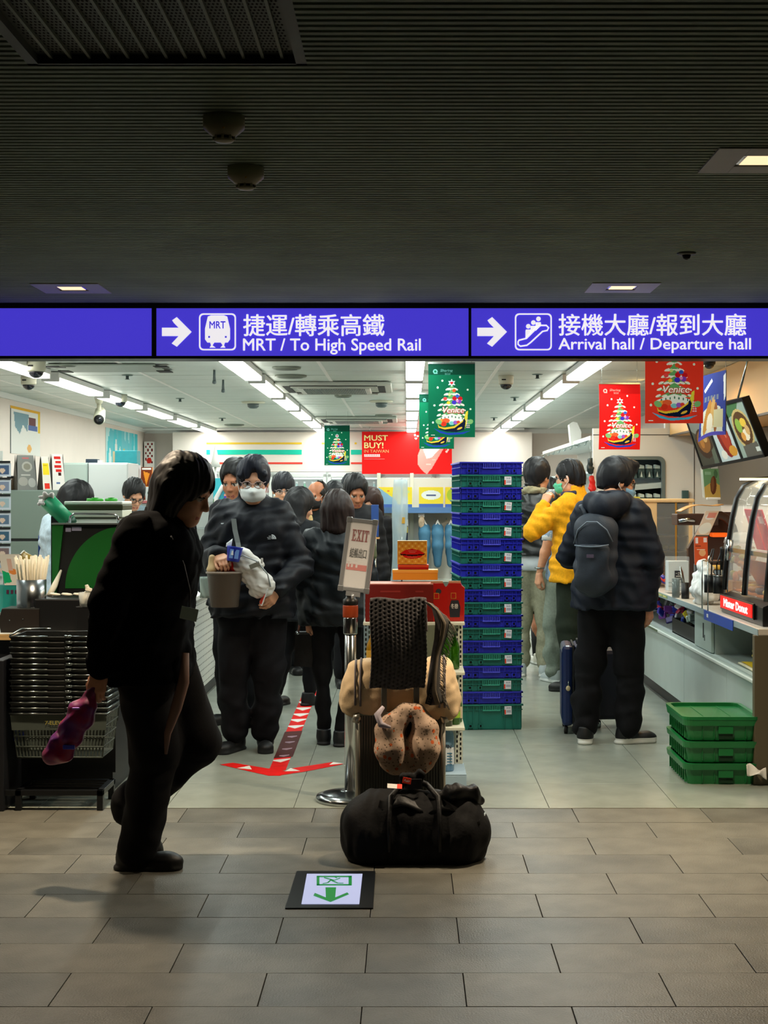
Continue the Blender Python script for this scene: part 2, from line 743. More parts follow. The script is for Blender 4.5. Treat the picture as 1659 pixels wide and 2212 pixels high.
def hair_sdf(style, h=.005, seed=1):
    lo = {'long': -.36, 'bob': -.2}.get(style, -.13)
    b = Body((-.15, -.18, lo), (.15, .16, .19), h)
    big = .010 if style in ('crop', 'bald') else .02
    b.ell((0, -.016, .042), (.076 + big, .096 + big, .094 + big), .01)
    if style == 'bald':
        b.ell((0, .02, .09), (.085, .1, .09), .01, sub=True)
        b.ell((0, .1, -.05), (.15, .12, .12), .005, sub=True)
        b.cut((0, 0, -1), .07)
    elif style in ('short', 'crop', 'fringe', 'part', 'swept'):
        zc = -.055 if style in ('fringe', 'part', 'short') else -.03
        b.cap((0, -.07, .0), (0, -.075, -.06), .055, .045, .03)
        fz = {'fringe': -.085, 'part': -.06, 'short': -.03, 'crop': -.025, 'swept': -.02}[style]
        b.ell((0, .105, fz), (.088, .085, .105), .012, sub=True)
        b.ell((.0, .03, -.085), (.2, .07, .075), .01, sub=True)
        for s in (-1, 1):
            b.ell((s * .105, .015, -.04), (.035, .05, .045), .01, sub=True)
        b.cut((0, 0, -1), {'crop': .05, 'swept': .05, 'short': .065}.get(style, .075))
        if style == 'part':
            b.ell((-.012, .115, .05), (.035, .05, .05), .012, sub=True)
        if style == 'swept':
            b.ell((0, .05, .118), (.05, .06, .028), .03)
        if style == 'part':
            b.cap((.015, .05, .115), (.07, .08, .05), .03, .014, .03)
            b.cap((.005, .05, .115), (-.068, .078, .055), .03, .014, .03)
    elif style == 'bob':
        b.cap((-.05, -.03, .0), (-.062, -.03, -.1), .06, .05, .04)
        b.cap((.05, -.03, .0), (.062, -.03, -.1), .06, .05, .04)
        b.cap((0, -.06, .0), (0, -.06, -.11), .07, .06, .04)
        b.ell((0, .115, -.07), (.062, .1, .12), .012, sub=True)
        b.ell((0, .04, -.2), (.07, .1, .1), .02, sub=True)
    elif style == 'long':
        for s in (-1, 1):
            b.chain([(s * .05, -.03, 0), (s * .075, -.02, -.15), (s * .08, .0, -.32)], [.06, .05, .035], .04)
        b.chain([(0, -.06, 0), (0, -.08, -.15), (0, -.075, -.33)], [.075, .065, .045], .04)
        b.ell((0, .115, -.07), (.06, .1, .12), .012, sub=True)
        b.ell((0, .06, -.3), (.06, .1, .2), .02, sub=True)
    b.ruffle(.0028, 70, seed, st=(1, 1, .25))
    b.ruffle(.002, 190, seed + 1, st=(1, 1, .2))
    return b


def hand_sdf(curl=.45, spread=.006, h=.0042, side=1):
    """wrist at the origin, fingers down -z, palm facing +y, thumb towards +x * side"""
    b = Body((-.075, -.05, -.21), (.075, .12, .04), h)
    b.cap((0, 0, .035), (0, 0, -.01), .026, .025, .01, sq=(1, .75, 1))
    xs = [.028, .010, -.009, -.027]
    ls = [.072, .080, .074, .058]
    for x, L in zip(xs, ls):
        kz = -.088 + (.006 if abs(x) > .02 else 0)
        b.cap((x * .6 * side, 0, -.012), (x * side, .0, kz), .0165, .0125, .012)
        p = np.array((x * side, 0, kz))
        ang = 0.0
        xs2 = x * spread * 30
        for i, f in enumerate((.45, .31, .24)):
            ang += curl * (1.0 if i else .8)
            d = np.array((xs2 * .4 * side, math.sin(ang), -math.cos(ang)))
            q = p + d * L * f
            r0 = (.0094, .0086, .0078)[i]
            b.cap(p, q, r0, r0 - .0008, .003)
            p = q
    b.cap((.012 * side, .006, -.02), (.036 * side, .016, -.055), .016, .0125, .014)
    b.cap((.036 * side, .016, -.055), (.045 * side, .028, -.082), .0115, .0098, .004)
    b.cap((.045 * side, .028, -.082), (.044 * side, .038, -.104), .0098, .008, .003)
    return b


def basis(d, palm):
    """matrix taking -z to d and +y as near palm as can be"""
    z = -Vector(d).normalized()
    y = Vector(palm)
    y = (y - z * y.dot(z)).normalized()
    x = y.cross(z)
    return Matrix(((x.x, y.x, z.x), (x.y, y.y, z.y), (x.z, y.z, z.z)))


J0 = dict(pel=(0, 0, .93), wai=(0, 0, 1.12), che=(0, .0, 1.3), nek=(0, -.01, 1.47), hea=(0, .03, 1.6),
          shR=(.158, -.01, 1.385), shL=(-.158, -.01, 1.385), elR=(.215, -.02, 1.125), elL=(-.215, -.02, 1.125),
          wrR=(.232, .07, .89), wrL=(-.232, .07, .89), hiR=(.09, 0, .9), hiL=(-.09, 0, .9), knR=(.1, .02, .49), knL=(-.1, .02, .49),
          anR=(.105, -.02, .085), anL=(-.105, -.02, .085))
_hcache = {}


def person(label, x, y, yaw, h=1.72, J=None, top=None, bot=None, hair=('short', (18, 15, 15)), look=(0, 0, 0), skin='fair', hands=None,
           shoes=((20, 20, 22), (20, 20, 22)), mask=None, glasses=None, res=.014, group=None, bare=(), z0=0.0, feet=None, mouth=True, hres=.0052, names=None):
    top = dict(dict(c=(25, 28, 36), p=.014, hem=.16, rough=.8, fold=.006, quilt=0, collar=True, hood=False, name='jacket', sleeves=True), **(top or {}))
    bot = dict(dict(c=(18, 18, 22), p=.012, rough=.85, fold=.005, cuff=.06, name='trousers', len=1.0), **(bot or {}))
    k = h / 1.72
    j = {q: np.array(v, float) * k for q, v in J0.items()}
    for q, v in (J or {}).items():
        j[q] = np.array(v, float) * k
    j['hea'] = j['hea'] - np.array((0, 0, .028 * k))
    root = thing('person', label, 'person', (x, y, z0), R(yaw), group)
    root['pose'] = 'standing'
    allp = np.array(list(j.values()))
    lo, hi = allp.min(0) - .28, allp.max(0) + .28
    p = top['p']

    # top: trunk, then sleeves
    hemz = j['pel'][2] - top['hem'] * k
    b = Body((lo[0], lo[1], hemz - .06), (hi[0], hi[1], j['nek'][2] + .16), res)
    pel, wai, che, nek = j['pel'], j['wai'], j['che'], j['nek']

    def slab(c, w, r, kk, **kw):
        b.cap(c - np.array((w, 0, 0)) * k, c + np.array((w, 0, 0)) * k, r * k, None, kk, **kw)
    slab(che, .072, .112 + p, .03)
    slab(wai, .066, .108 + p, .09)
    slab(pel + np.array((0, 0, .02)), .078, .118 + p, .09)
    if top['hem'] > .05:
        low = np.array((pel[0], pel[1], hemz))
        slab(low, .085, .125 + p, .1)
    for s in 'RL':
        b.cap(nek - np.array((0, 0, .045)), j['sh' + s] * np.array((.9, 1, 1)), (.062 + p * .3) * k, (.056 + p * .4) * k, .05)
    if top['collar']:
        b.cap(nek - np.array((0, 0, .04)), nek + np.array((0, .0, .035)), .075 * k, .07 * k, .015)
    b.ruffle(top['fold'] * .8, 22, 3)
    b.cut((0, 0, -1), -hemz)
    if top['collar']:
        b.cut((0, 0, 1), nek[2] + .05)
        b.cap(nek + np.array((0, .02, .02)), nek + np.array((0, .02, .12)), .056 * k, .075 * k, .0, sub=True)
    if top['sleeves']:
        for s in 'RL':
            sh, el, wr = j['sh' + s], j['el' + s], j['wr' + s]
            if top.get('short' + s) or top.get('short'):
                el2 = sh + (el - sh) * .8
                b.cap(sh, el2, (.062 + p * .5) * k, (.055 + p * .5) * k, .03)
            else:
                b.cap(sh, el, (.060 + p * .6) * k, (.050 + p * .6) * k, .035)
                b.cap(el, wr, (.050 + p * .6) * k, (.038 + p * .5) * k, .02)
        b.ruffle(top['fold'] * .8, 45, 5)
    if top['hood']:
        hs = float(top['hood'])
        b.chain([q * np.array((1, hs, 1)) + np.array((0, -nek[1] * (hs - 1), 0)) for q in [nek + np.array((-.085, -.01, .0)), nek + np.array((-.07, -.085, -.02)), nek + np.array((0, -.125, -.05)),
                 nek + np.array((.07, -.085, -.02)), nek + np.array((.085, -.01, .0))]], [r * hs ** .6 for r in (.035, .05, .062, .05, .035)], .02)
    if top['quilt']:
        b.quilt(top['quilt'], .075, b.lo, b.lo + b.n * b.h)
    V, Q, mi = b.arrays()
    tm = [mat('cloth_%d_%d_%d' % top['c'], top['c'], top['rough'], noise=.12, ns=60, bump=.12, bs=300, spec=top.get('spec', .25))]
    jk = npmesh(top['name'], V, Q, mi, tm, root)

    # trousers
    lz = 0 if bot['len'] >= 1 else (j['knR'][2] * (1 - bot['len']) * 2)
    b = Body((lo[0], lo[1], 0.0), (hi[0], hi[1], j['pel'][2] + .14), res)
    q = bot['p']
    b.cap(pel - np.array((.075, 0, 0)) * k, pel + np.array((.075, 0, 0)) * k, (.105 + q * .4) * k, None, .03)
    for s in 'RL':
        hi_, kn, an = j['hi' + s], j['kn' + s], j['an' + s]
        if bot['len'] >= 1:
            b.cap(hi_, kn, (.088 + q) * k, (.062 + q) * k, .04)
            b.cap(kn, an + (kn - an) * bot['cuff'], (.062 + q) * k, (.048 + q) * k, .03)
        else:
            b.cap(hi_, kn + (hi_ - kn) * .12, (.088 + q) * k, (.075 + q) * k, .04)
    b.ruffle(bot['fold'], 30, 9)
    b.ruffle(bot['fold'] * .8, 55, 11, hi=(hi[0], hi[1], .4 * k), st=(.4, .4, 1.3))
    V, Q, mi = b.arrays()
    bm_ = [mat('cloth_%d_%d_%d' % bot['c'], bot['c'], bot['rough'], noise=.12, ns=60, bump=.12, bs=300, spec=.2)]
    npmesh(bot['name'], V, Q, mi, bm_, root)

    # the body itself: head, hands and the limbs inside the clothes, one mesh
    sk = SKIN[skin]()
    parts = []
    b = Body(lo, hi, .022)
    b.cap(nek + np.array((0, -.01, .03)), che, .045, .07, .03)
    b.cap(che, pel, .085 * k, .09 * k, .03)
    for s in 'RL':
        b.cap(j['sh' + s] * np.array((.8, 1, 1)), che, .045, .06, .03)
        b.cap(j['sh' + s] * np.array((.9, 1, 1)), j['el' + s], .042 * k, .036 * k, .02)
        b.cap(j['el' + s], j['wr' + s], .036 * k, .026 * k, .02)
        b.cap(j['hi' + s], j['kn' + s], .07 * k, .05 * k, .02)
        b.cap(j['kn' + s], j['an' + s], .048 * k, .034 * k, .02)
    parts.append(b.arrays())
    for s in bare:
        if s in ('armR', 'armL'):
            b = Body(lo, hi, .009)
            el, wr = j['el' + s[3]], j['wr' + s[3]]
            sh = j['sh' + s[3]]
            b.cap(sh + (el - sh) * .5, el, .047 * k, .04 * k, .02)
            b.cap(el, el + (wr - el) * .35, .041 * k, .042 * k, .02)
            b.cap(el + (wr - el) * .35, wr, .042 * k, .026 * k, .02)
            parts.append(b.arrays())
        else:
            b = Body(lo, hi, .011)
            kn, an = j['kn' + s[3]], j['an' + s[3]]
            b.cap(j['hi' + s[3]], kn, .075 * k, .056 * k, .02)
            m_ = kn + (an - kn) * .35 + np.array((0, -.02, 0))
            b.cap(kn, m_, .055 * k, .058 * k, .03)
            b.cap(m_, an, .056 * k, .036 * k, .03)
            parts.append(b.arrays())
    hd = j['hea']
    Hm = Matrix.Translation(hd) @ Euler((R(look[1]), R(look[2]), R(look[0])), 'YXZ').to_matrix().to_4x4() @ Matrix.Scale(k * 1.05, 4)
    if ('h', hres, mouth) not in _hcache:
        _hcache[('h', hres, mouth)] = head_sdf(hres, mouth).arrays()
    V, Q, mi = _hcache[('h', hres, mouth)]
    A = np.array(Hm)
    parts.append((V @ A[:3, :3].T + A[:3, 3], Q, mi))
    for s, (d, palm, curl) in (hands or {}).items():
        B_ = basis(d, palm).to_4x4()
        wr = j['wr' + s]
        Hh = Matrix.Translation(Vector(wr) + Vector(d).normalized() * .012) @ B_ @ Matrix.Scale(k, 4)
        parts.append(hand_sdf(curl, side=(-1 if s == 'R' else 1)).arrays(0, Hh))
    V, Q, mi = join(parts)
    npmesh('body', V, Q, mi, sk, root)

    # hair
    hk = (hair[0], hres)
    if hk not in _hcache:
        _hcache[hk] = hair_sdf(hair[0], hres).arrays()
    V, Q, mi = _hcache[hk]
    hm_ = mat('hair_%d_%d_%d' % hair[1], hair[1], .55, noise=.3, ns=140, stretch=(1, 1, .1), spec=.3)
    npmesh('hair', V @ A[:3, :3].T + A[:3, 3], Q, mi, [hm_], root)

    # shoes
    for s in 'RL':
        an = j['an' + s]
        f = (feet or {}).get(s, {})
        b = Body((-.07, -.12, -.02), (.07, .22, .13), .007 if res < .016 else .01)
        heel = f.get('heel', 0)
        b.ell((0, -.03, .05), (.04, .055, .06), .02, 0)
        b.cap((0, -.035, .03), (0, .11, .028), .038, .036, .03, 0, sq=(1, 1, .95))
        b.ell((0, .12, .03), (.043, .06, .034), .03, 0)
        b.cap((0, -.02, .06), (0, -.025, .13), .045, .05, .03, 0)
        b.cut((0, 0, 1), .105)
        b.cap((0, -.05, .008), (0, .13, .008), .046, .048, .004, 1, sq=(1, 1, .45))
        b.cut((0, 0, -1), 0.0)
        V, Q, mi = b.arrays()
        zz = V[Q].mean(1)[:, 2]
        mi = (zz < f.get('sole', .028)).astype(int)
        fm = Matrix.Translation(Vector((an[0], an[1], max(0, an[2] - .085 * k)))) @ Euler((R(f.get('pitch', 0)), 0, R(f.get('turn', -8 if s == 'R' else 8)))).to_matrix().to_4x4() @ Matrix.Scale(k, 4)
        AA = np.array(fm)
        V = V @ AA[:3, :3].T + AA[:3, 3]
        npmesh('shoe', V, Q, mi, [mat('shoe_%d_%d_%d' % shoes[0], shoes[0], .5), mat('sole_%d_%d_%d' % shoes[1], shoes[1], .6)], root)

    if mask:
        b = Body((-.1, -.02, -.16), (.1, .15, .04), .0046)
        b.ell((0, .03, -.052), (.0715, .082, .068), .01)
        b.cap((0, .09, -.005), (0, .113, -.038), .008, .010, .022)
        b.ell((0, .02, -.052), (.068, .076, .062), .0, sub=True)
        b.cut((0, -1, 0), -.03)
        b.cut((0, .25, 1), .013)
        b.cut((0, 0, -1), .117)
        b.ruffle(.0016, 60, 2, st=(.1, .1, 1.6))
        V, Q, mi = b.arrays(0, Hm)
        mo = npmesh('face_mask', V, Q, mi, [mat('mask_%d_%d_%d' % mask, mask, .8, noise=.06)], root)
        t = MB()
        t.M = Hm
        for s in (-1, 1):
            t.tube([(s * .066, .04, -.012), (s * .08, .0, .022), (s * .088, -.02, .018), (s * .088, -.03, -.02), (s * .075, .01, -.055), (s * .062, .034, -.088)], .0022, 5)
        t.build('ear_loop', [mat('ear_loop_white', (225, 225, 225), .7)], mo)
    if glasses:
        t = MB()
        t.M = Hm
        for s in (-1, 1):
            t.tube([(s * .034 + .025 * math.cos(a) * (1 if abs(math.cos(a)) < .9 else 1), .1 - .018 * abs((s * .034 + .025 * math.cos(a)) / .06) ** 2, .0 + .019 * math.sin(a)) for a in np.linspace(0, 2 * math.pi, 17)[:-1]],
                   .0024, 6, closed=True)
            t.tube([(s * .059, .085, .008), (s * .082, .02, .01), (s * .086, -.02, .0)], .0022, 6)
        t.tube([(-.011, .102, .004), (0, .105, .006), (.011, .102, .004)], .002, 6)
        go = t.build('glasses', [mat('glasses_%d_%d_%d' % glasses, glasses, .3, metal=.3)], root)
        t = MB()
        t.M = Hm
        for s in (-1, 1):
            n = 16
            t.raw([(s * .034 + .024 * math.cos(a), .0985 - .018 * abs((s * .034 + .024 * math.cos(a)) / .06) ** 2, .018 * math.sin(a)) for a in np.linspace(0, 2 * math.pi, n + 1)[:-1]], [list(range(n))])
        t.build('lens', [mat('lens_glass', (240, 245, 245), .05, trans=1.0, alpha=.25)], go)
    return root, j, Hm, k
# ------------------------------------------------------------------ the setting
XL, XR, YBK = -3.65, 2.75, 20.6
M_tile = mat('hall_tile', (104, 102, 93), .42, noise=.22, ns=7, bump=.25, bs=160, spec=.45)
M_tile2 = mat('hall_tile_worn', (94, 93, 86), .38, noise=.3, ns=5, bump=.25, bs=160, spec=.45)
M_grout = mat('grout', (28, 28, 26), .9)
M_stile = mat('store_tile', (146, 152, 142), .22, noise=.1, ns=6, spec=.5)
M_wall = mat('white_wall', (230, 216, 206), .6, noise=.02, ns=4)

# hall paving: 600 x 300 porcelain in running bond
fl = struct(MB().box(-6, 6, -3, YB, -.06, -.008).build('floor', M_grout))
tile_me = [MB().box(-.2985, .2985, -.1485, .1485, -.03, 0, .0012).build('tile', q).data for q in (M_tile, M_tile2)]
for o in [o for o in COL.objects if o.name.startswith('tile')]:
    bpy.data.objects.remove(o)
for r_ in range(14):
    y0 = YB - .3 * (r_ + 1) + .15
    off = .17 if r_ % 2 == 0 else .47
    for i in range(-5, 5):
        link('tile', tile_me[random.random() < .35], fl, loc=(off + .6 * i + .3, y0, random.uniform(-.0006, .0004)))
fl2 = struct(MB().box(-6, 6, YB + .002, 21, -.06, -.006).build('floor', M_grout))
st_me = MB().box(-.2988, .2988, -.2988, .2988, -.03, 0, .001).build('tile', M_stile)
sm_ = st_me.data
bpy.data.objects.remove(st_me)
for r_ in range(23):
    for i in range(-6, 5):
        X = .066 + .6 * i + .3
        Yc = YB + .6 * r_ + .3
        if -3.7 < X < 2.8 and abs(X + .02) < .285 * Yc + .5:
            link('tile', sm_, fl2, loc=(X, Yc, 0))
trim = struct(MB().box(-6, 6, YB - .004, YB + .004, -.03, .0012).build('trim_1', mat('steel_trim', (150, 140, 120), .3, metal=.9)))

# hall ceiling: fine corrugated metal, ribs across the view
M_corr = mat('corrugated_ceiling', (148, 166, 146), .6, noise=.15, ns=3, spec=.3)
PITCH = .0315
GX0, GX1, GY0, GY1 = -.775, -.205, 2.2, 3.03


def corrugated(x0, x1, y0, y1):
    n = int((y1 - y0) / PITCH)
    vs, fs, ys = [], [], []
    for i in range(n):
        y = y0 + i * PITCH
        ys += [(y, HC + .007), (y + .006, HC), (y + .0225, HC), (y + .0285, HC + .007)]
    ys.append((y1, HC + .007))
    for y, z in ys:
        vs += [(x0, y, z), (x1, y, z)]
    for i in range(len(ys) - 1):
        fs.append((2 * i, 2 * i + 1, 2 * i + 3, 2 * i + 2))
    return vs, fs


c_ = MB()
for q in ((-4, GX0, 1.8, GY1), (GX1, 4, 1.8, GY1), (-4, 4, GY1, 6.9)):
    c_.raw(*corrugated(*q))
c_.box(-5, 5, -3, 1.8, HC, HC + .05)
c_.box(-5, 5, 1.8, 6.9, HC + .06, HC + .1)
ceil = struct(c_.build('ceiling', M_corr))

# perforated return-air panel set into the hall ceiling
g = thing('ceiling_grille', 'square perforated return air panel with long ribs set into the dark corrugated ceiling', 'vent',
          ((GX0 + GX1) / 2, (GY0 + GY1) / 2, HC))
w2, d2 = (GX1 - GX0) / 2, (GY1 - GY0) / 2
m_gr = mat('grille_paint', (104, 112, 106), .5)
f = MB()
for a in ((-w2, -w2 + .022, -d2, d2), (w2 - .022, w2, -d2, d2), (-w2, w2, -d2, -d2 + .02), (-w2, w2, d2 - .012, d2)):
    f.box(*a, .0, .05)
f.build('frame', m_gr, g)
pf = MB()
nr, nc = 46, 64
pf.box(-w2 + .02, w2 - .02, -d2 + .02, d2 - .012, .018, .05)
for i in range(nc):
    for jx in range(nr):
        x = -w2 + .03 + (w2 * 2 - .06) * (i + (.5 if jx % 2 else 0)) / nc
        y = -d2 + .03 + (d2 * 2 - .05) * jx / nr
        pf.raw([(x - .003, y, .0175), (x, y - .006, .0175), (x + .003, y, .0175), (x, y + .006, .0175)], [(0, 3, 2, 1)], m=1)
pp = pf.build('perforated_sheet', [m_gr, mat('hole_black', (8, 8, 8), .9)], g)
pp['kind'] = 'stuff'
for i in range(13):
    x = -w2 + .05 + (2 * w2 - .1) * i / 12
    MB().box(x - .003, x + .003, -d2 + .02, d2 - .012, .010, .02).build('rib', mat('rib_pale', (150, 162, 152), .5), g)
MB().box(-w2, w2, d2 - .006, d2, .0, .055).build('far_edge', mat('edge_dark', (40, 34, 26), .8), g)

# lintel over the shop front (behind the sign)
struct(MB().box(-5, 5, 6.9, 7.05, 2.125, 2.6).build('wall_front', mat('lintel_grey', (120, 122, 120), .6)))
struct(MB().box(-5, -2.02, 6.955, 7.05, 0, 2.125).build('wall_front', mat('lintel_grey')))
struct(MB().box(2.02, 5, 6.955, 7.05, 0, 2.125).build('wall_front', mat('lintel_grey')))

# store shell
struct(MB().box(XL - .1, XL, 7.05, YBK + .1, 0, STC + .1).build('wall_left', M_wall))
struct(MB().box(XR, XR + .1, 7.05, YBK + .1, 0, STC + .1).build('wall_right', M_wall))
struct(MB().box(XL, XR, YBK, YBK + .1, 0, STC + .1).build('wall_back', M_wall))
# far hall walls so that the hall is a closed place
struct(MB().box(-6, 6, -3.1, -3, 0, HC).build('wall_hall', mat('hall_wall', (96, 94, 90), .7)))
for s in (-1, 1):
    struct(MB().box(s * 5.5 - .05, s * 5.5 + .05, -3, 6.9, 0, HC).build('wall_hall', mat('hall_wall')))

# store ceiling: linear metal panels across the view, white runners along it
M_pan = mat('ceiling_panel', (196, 206, 200), .42, metal=.12, spec=.5, noise=.03, ns=2)
sc_ = struct(MB().box(XL, XR, 7.05, YBK, STC + .03, STC + .08).build('ceiling', mat('ceiling_void', (40, 44, 44), .9)))
RUN = [-3.28, -2.02, -.62, .66, 1.95]
PW = .40
edges = [XL] + RUN + [XR]
pmes = {}
yy = 7.06
while yy < YBK - .1:
    for a, b in zip(edges[:-1], edges[1:]):
        w = b - a - .022
        if round(w, 3) not in pmes:
            o = MB().box(-w / 2, w / 2, -PW / 2 + .009, PW / 2 - .009, 0, .02, .003).build('panel', M_pan)
            pmes[round(w, 3)] = o.data
            bpy.data.objects.remove(o)
        link('panel', pmes[round(w, 3)], sc_, loc=((a + b) / 2, yy + PW / 2, STC + random.uniform(-.0015, .0015)))
    yy += PW
for x in RUN:
    MB().box(x - .013, x + .013, 7.06, YBK, STC - .004, STC + .02, .002).build('runner', mat('runner_white', (228, 228, 224), .4), sc_)
struct(MB().box(XL, XL + .03, 7.06, YBK, STC - .05, STC).build('trim_2', mat('runner_white')))
struct(MB().box(XL, XR, YBK - .04, YBK, STC - .06, STC).build('trim_3', mat('runner_white')))
struct(MB().box(XL, 1.6, YBK - .35, YBK - .3, STC - .03, STC, .004).build('trim_4', mat('runner_white')))

# fascia over the chillers with its coloured stripes
fa = struct(MB().box(-3.2, 1.7, 20.2, YBK, 1.80, 2.34).build('wall_fascia', M_wall))
for nm, c, z0, z1, spans in (('stripe', (236, 190, 40), 2.175, 2.20, ((-2.74, -1.44), (-1.17, -1.08), (-.72, -.69))),
                             ('stripe', (0, 190, 160), 2.035, 2.10, ((-2.74, -2.69), (-2.62, -1.44), (-.77, -.60))),
                             ('stripe', (230, 58, 40), 1.905, 1.93, ((-2.68, -1.43), (-1.12, -1.10), (-.77, -.60)))):
    for a, b in spans:
        MB().box(a, b, 20.194, 20.2, z0, z1).build(nm, mat('stripe_%d' % c[0], c, .5), fa)

# ------------------------------------------------------------------ fluorescent rows in the store
m_tube = mat('tube_light', (255, 252, 240), .4, emit=9.0)
m_hous = mat('lamp_housing', (222, 224, 222), .45)
fx = None
names_row = ['row near the side wall', 'row over the checkout lane', 'middle row', 'row near the snack counter']
for ri, x in enumerate((-2.68, -1.15, .052, 1.25)):
    for k in range(7):
        y0 = 7.52 + 1.9 * k - (.2 if ri == 0 else 0)
        lab = 'white fluorescent batten, %s from the front in the %s' % (['nearest', 'second', 'third', 'fourth', 'fifth', 'sixth', 'seventh'][k], names_row[ri])
        if fx is None:
            fx = thing('batten_light', lab, 'ceiling light', (x, y0 + .82, STC), 0, 'fluorescent battens')
            MB().box(-.065, .065, -.82, .82, -.045, -.004, .004).build('housing', m_hous, fx)
            MB().box(-.062, .062, -.80, .80, -.075, -.045, .01).build('tube', m_tube, fx)
            MB().box(-.065, .065, -.83, -.80, -.075, -.004, .003).build('end_cap', m_hous, fx)
            MB().box(-.065, .065, .80, .83, -.075, -.004, .003).build('end_cap', m_hous, fx)
            r0 = fx
        else:
            r0 = dup(fx, (x, y0 + .82, STC), None, lab)
        area('batten_lamp', (x, y0 + .82, STC - .085), .12, 1.6, STORE_W, STORE_C)

# ------------------------------------------------------------------ hall downlights
m_lens = mat('warm_lens', (255, 226, 176), .4, emit=1.15)
m_ring = mat('downlight_frame', (176, 176, 170), .45)
m_refl = mat('reflector', (200, 200, 210), .12, metal=1.0)
for i, (x, y, lab, wk) in enumerate(((-1.42, 6.26, 'square recessed downlight above the blank end of the blue sign', 1.0),
                                     (.904, 6.24, 'square recessed downlight above the escalator symbol of the blue sign', 1.0),
                                     (.93, 3.88, 'large looking square downlight cut off at the edge of the picture', .05))):
    t = thing('downlight', lab, 'ceiling light', (x, y, HC), 0, 'square hall downlights')
    f = MB()
    for a in ((-.142, -.062, -.142, .142), (.062, .142, -.142, .142), (-.062, .062, -.142, -.062), (-.062, .062, .062, .142)):
        f.box(*a, -.004, .012, .001)
    f.build('frame', m_ring, t)
    f = MB()
    for q in range(4):
        f.M = Matrix.Rotation(q * math.pi / 2, 4, 'Z')
        f.raw([(-.062, -.062, .0), (.062, -.062, 0), (.05, -.05, -.001), (-.05, -.05, -.001)], [(0, 1, 2, 3)])
    f.build('reflector', m_refl, t)
    MB().box(-.05, .05, -.05, .05, -.002, .01).build('lens', m_lens, t)
    area('downlight_lamp', (x, y, HC - .008), .1, .1, HALL_W * wk, HALL_C, spread=124)
for x, y in ((-1.42, 3.88), (-1.42, 1.4), (.93, 1.4), (-3.8, 6.25), (3.25, 6.25), (3.25, 3.88), (-3.8, 3.88)):
    area('downlight_lamp', (x, y, HC - .008), .1, .1, HALL_W * (.025 if y < 6 else .9), HALL_C, spread=124)

# smoke detectors
m_det = mat('detector_plastic', (196, 190, 160), .4)
m_dk = mat('dark_slot', (12, 12, 12), .7)
for x, y, r, lab in ((-.426, 3.44, .0485, 'cream dome smoke detector nearer the perforated ceiling panel, its tip lit orange'), (-.433, 3.97, .049, 'cream dome smoke detector further from the perforated ceiling panel')):
    t = thing('smoke_detector', lab, 'smoke detector', (x, y, HC), 0, 'hall smoke detectors')
    MB().lathe([(r, 0), (r, -.022), (r * .98, -.028), (r * .55, -.046), (r * .5, -.047)], 28).build('housing', m_det, t)
    MB().lathe([(r * .48, -.046), (r * .48, -.053)], 24).build('sensing_slot', m_dk, t)
    MB().lathe([(r * .5, -.053), (r * .42, -.058), (r * .05, -.0605)], 24).build('tip', m_det, t)
    for q in range(8):
        a = q * math.pi / 4
        MB().boxc((r * .48 * math.cos(a), r * .48 * math.sin(a), -.05), (.006, .006, .009)).build('rib', m_det, t)
    MB().ball((0.004, -r * .8, -.033), .0035, 8).build('indicator', mat('led_amber', (200, 160, 60), .3), t)
t = thing('sprinkler', 'small dark concealed sprinkler rosette in the hall ceiling', 'sprinkler', ((1483 - 880) / 3200 * 5.36, 5.36, HC))
MB().lathe([(.035, 0), (.032, -.006), (.02, -.008)], 24).build('rosette', mat('rosette_grey', (90, 90, 84), .5), t)
MB().lathe([(.016, -.008), (.012, -.02), (.003, -.024)], 16).build('nozzle', m_dk, t)

# ------------------------------------------------------------------ the long illuminated sign
SY = 6.75
t = thing('wayfinding_sign', 'long illuminated blue wayfinding sign with white arrows, symbols and lettering over the shop front', 'sign', (0, SY, 0))


def sx(px):
    return (px - VX) / FPX * SY


def sz(py):
    return EYE - (py - VY) / FPX * SY


m_blk = mat('sign_black', (10, 10, 12), .45)
m_blue = mat('sign_blue', (66, 54, 196), .35, emit=1.0)
m_wht = mat('sign_white', (240, 236, 240), .35, emit=.95)
b_ = MB()
x0, x1, zb, zt = sx(-420), sx(2000), sz(775), HC - .001
b_.box(x0, x1, .03, .13, zb, zt)
b_.box(x0, x1, -.006, .03, sz(666), zt)
b_.box(x0, x1, -.006, .03, zb, sz(769))
b_.build('housing', m_blk, t)
for a, b in ((-420, 328), (338, 1012), (1018, 2000)):
    MB().box(sx(a), sx(b), .0, .03, sz(769), sz(666)).build('panel', m_blue, t)
for a, b in ((328, 338), (1012, 1018)):
    MB().box(sx(a), sx(b), -.006, .03, sz(769), sz(666)).build('divider', m_blk, t)


def ink(name, fnc):
    m = MB()
    fnc(m)
    return m.build(name, m_wht, t)


def arrow(m, dx):
    pts = [(350, 708), (386, 708), (376, 698), (372, 692), (382, 685), (414, 717), (382, 749), (371, 742), (386, 726), (350, 726)]
    m.prism([(sx(x + dx), sz(y)) for x, y in pts][::-1], -.003, 0)


def rring(m, x0, y0, x1, y1, w, r):
    def rr(a, b, c, d, r):
        o = []
        for cx, cy, s in ((c - r, b + r, -90), (c - r, d - r, 0), (a + r, d - r, 90), (a + r, b + r, 180)):
            for q in range(5):
                an = R(s + q * 22.5)
                o.append((cx + r * math.cos(an), cy + r * math.sin(an)))
        return o
    A, B = rr(x0, y0, x1, y1, r), rr(x0 + w, y0 + w, x1 - w, y1 - w, r - w * .6)
    n = len(A)
    m.raw([(sx(x), -.003, sz(y)) for x, y in A + B], [(i, i + n, (i + 1) % n + n, (i + 1) % n) for i in range(n)])


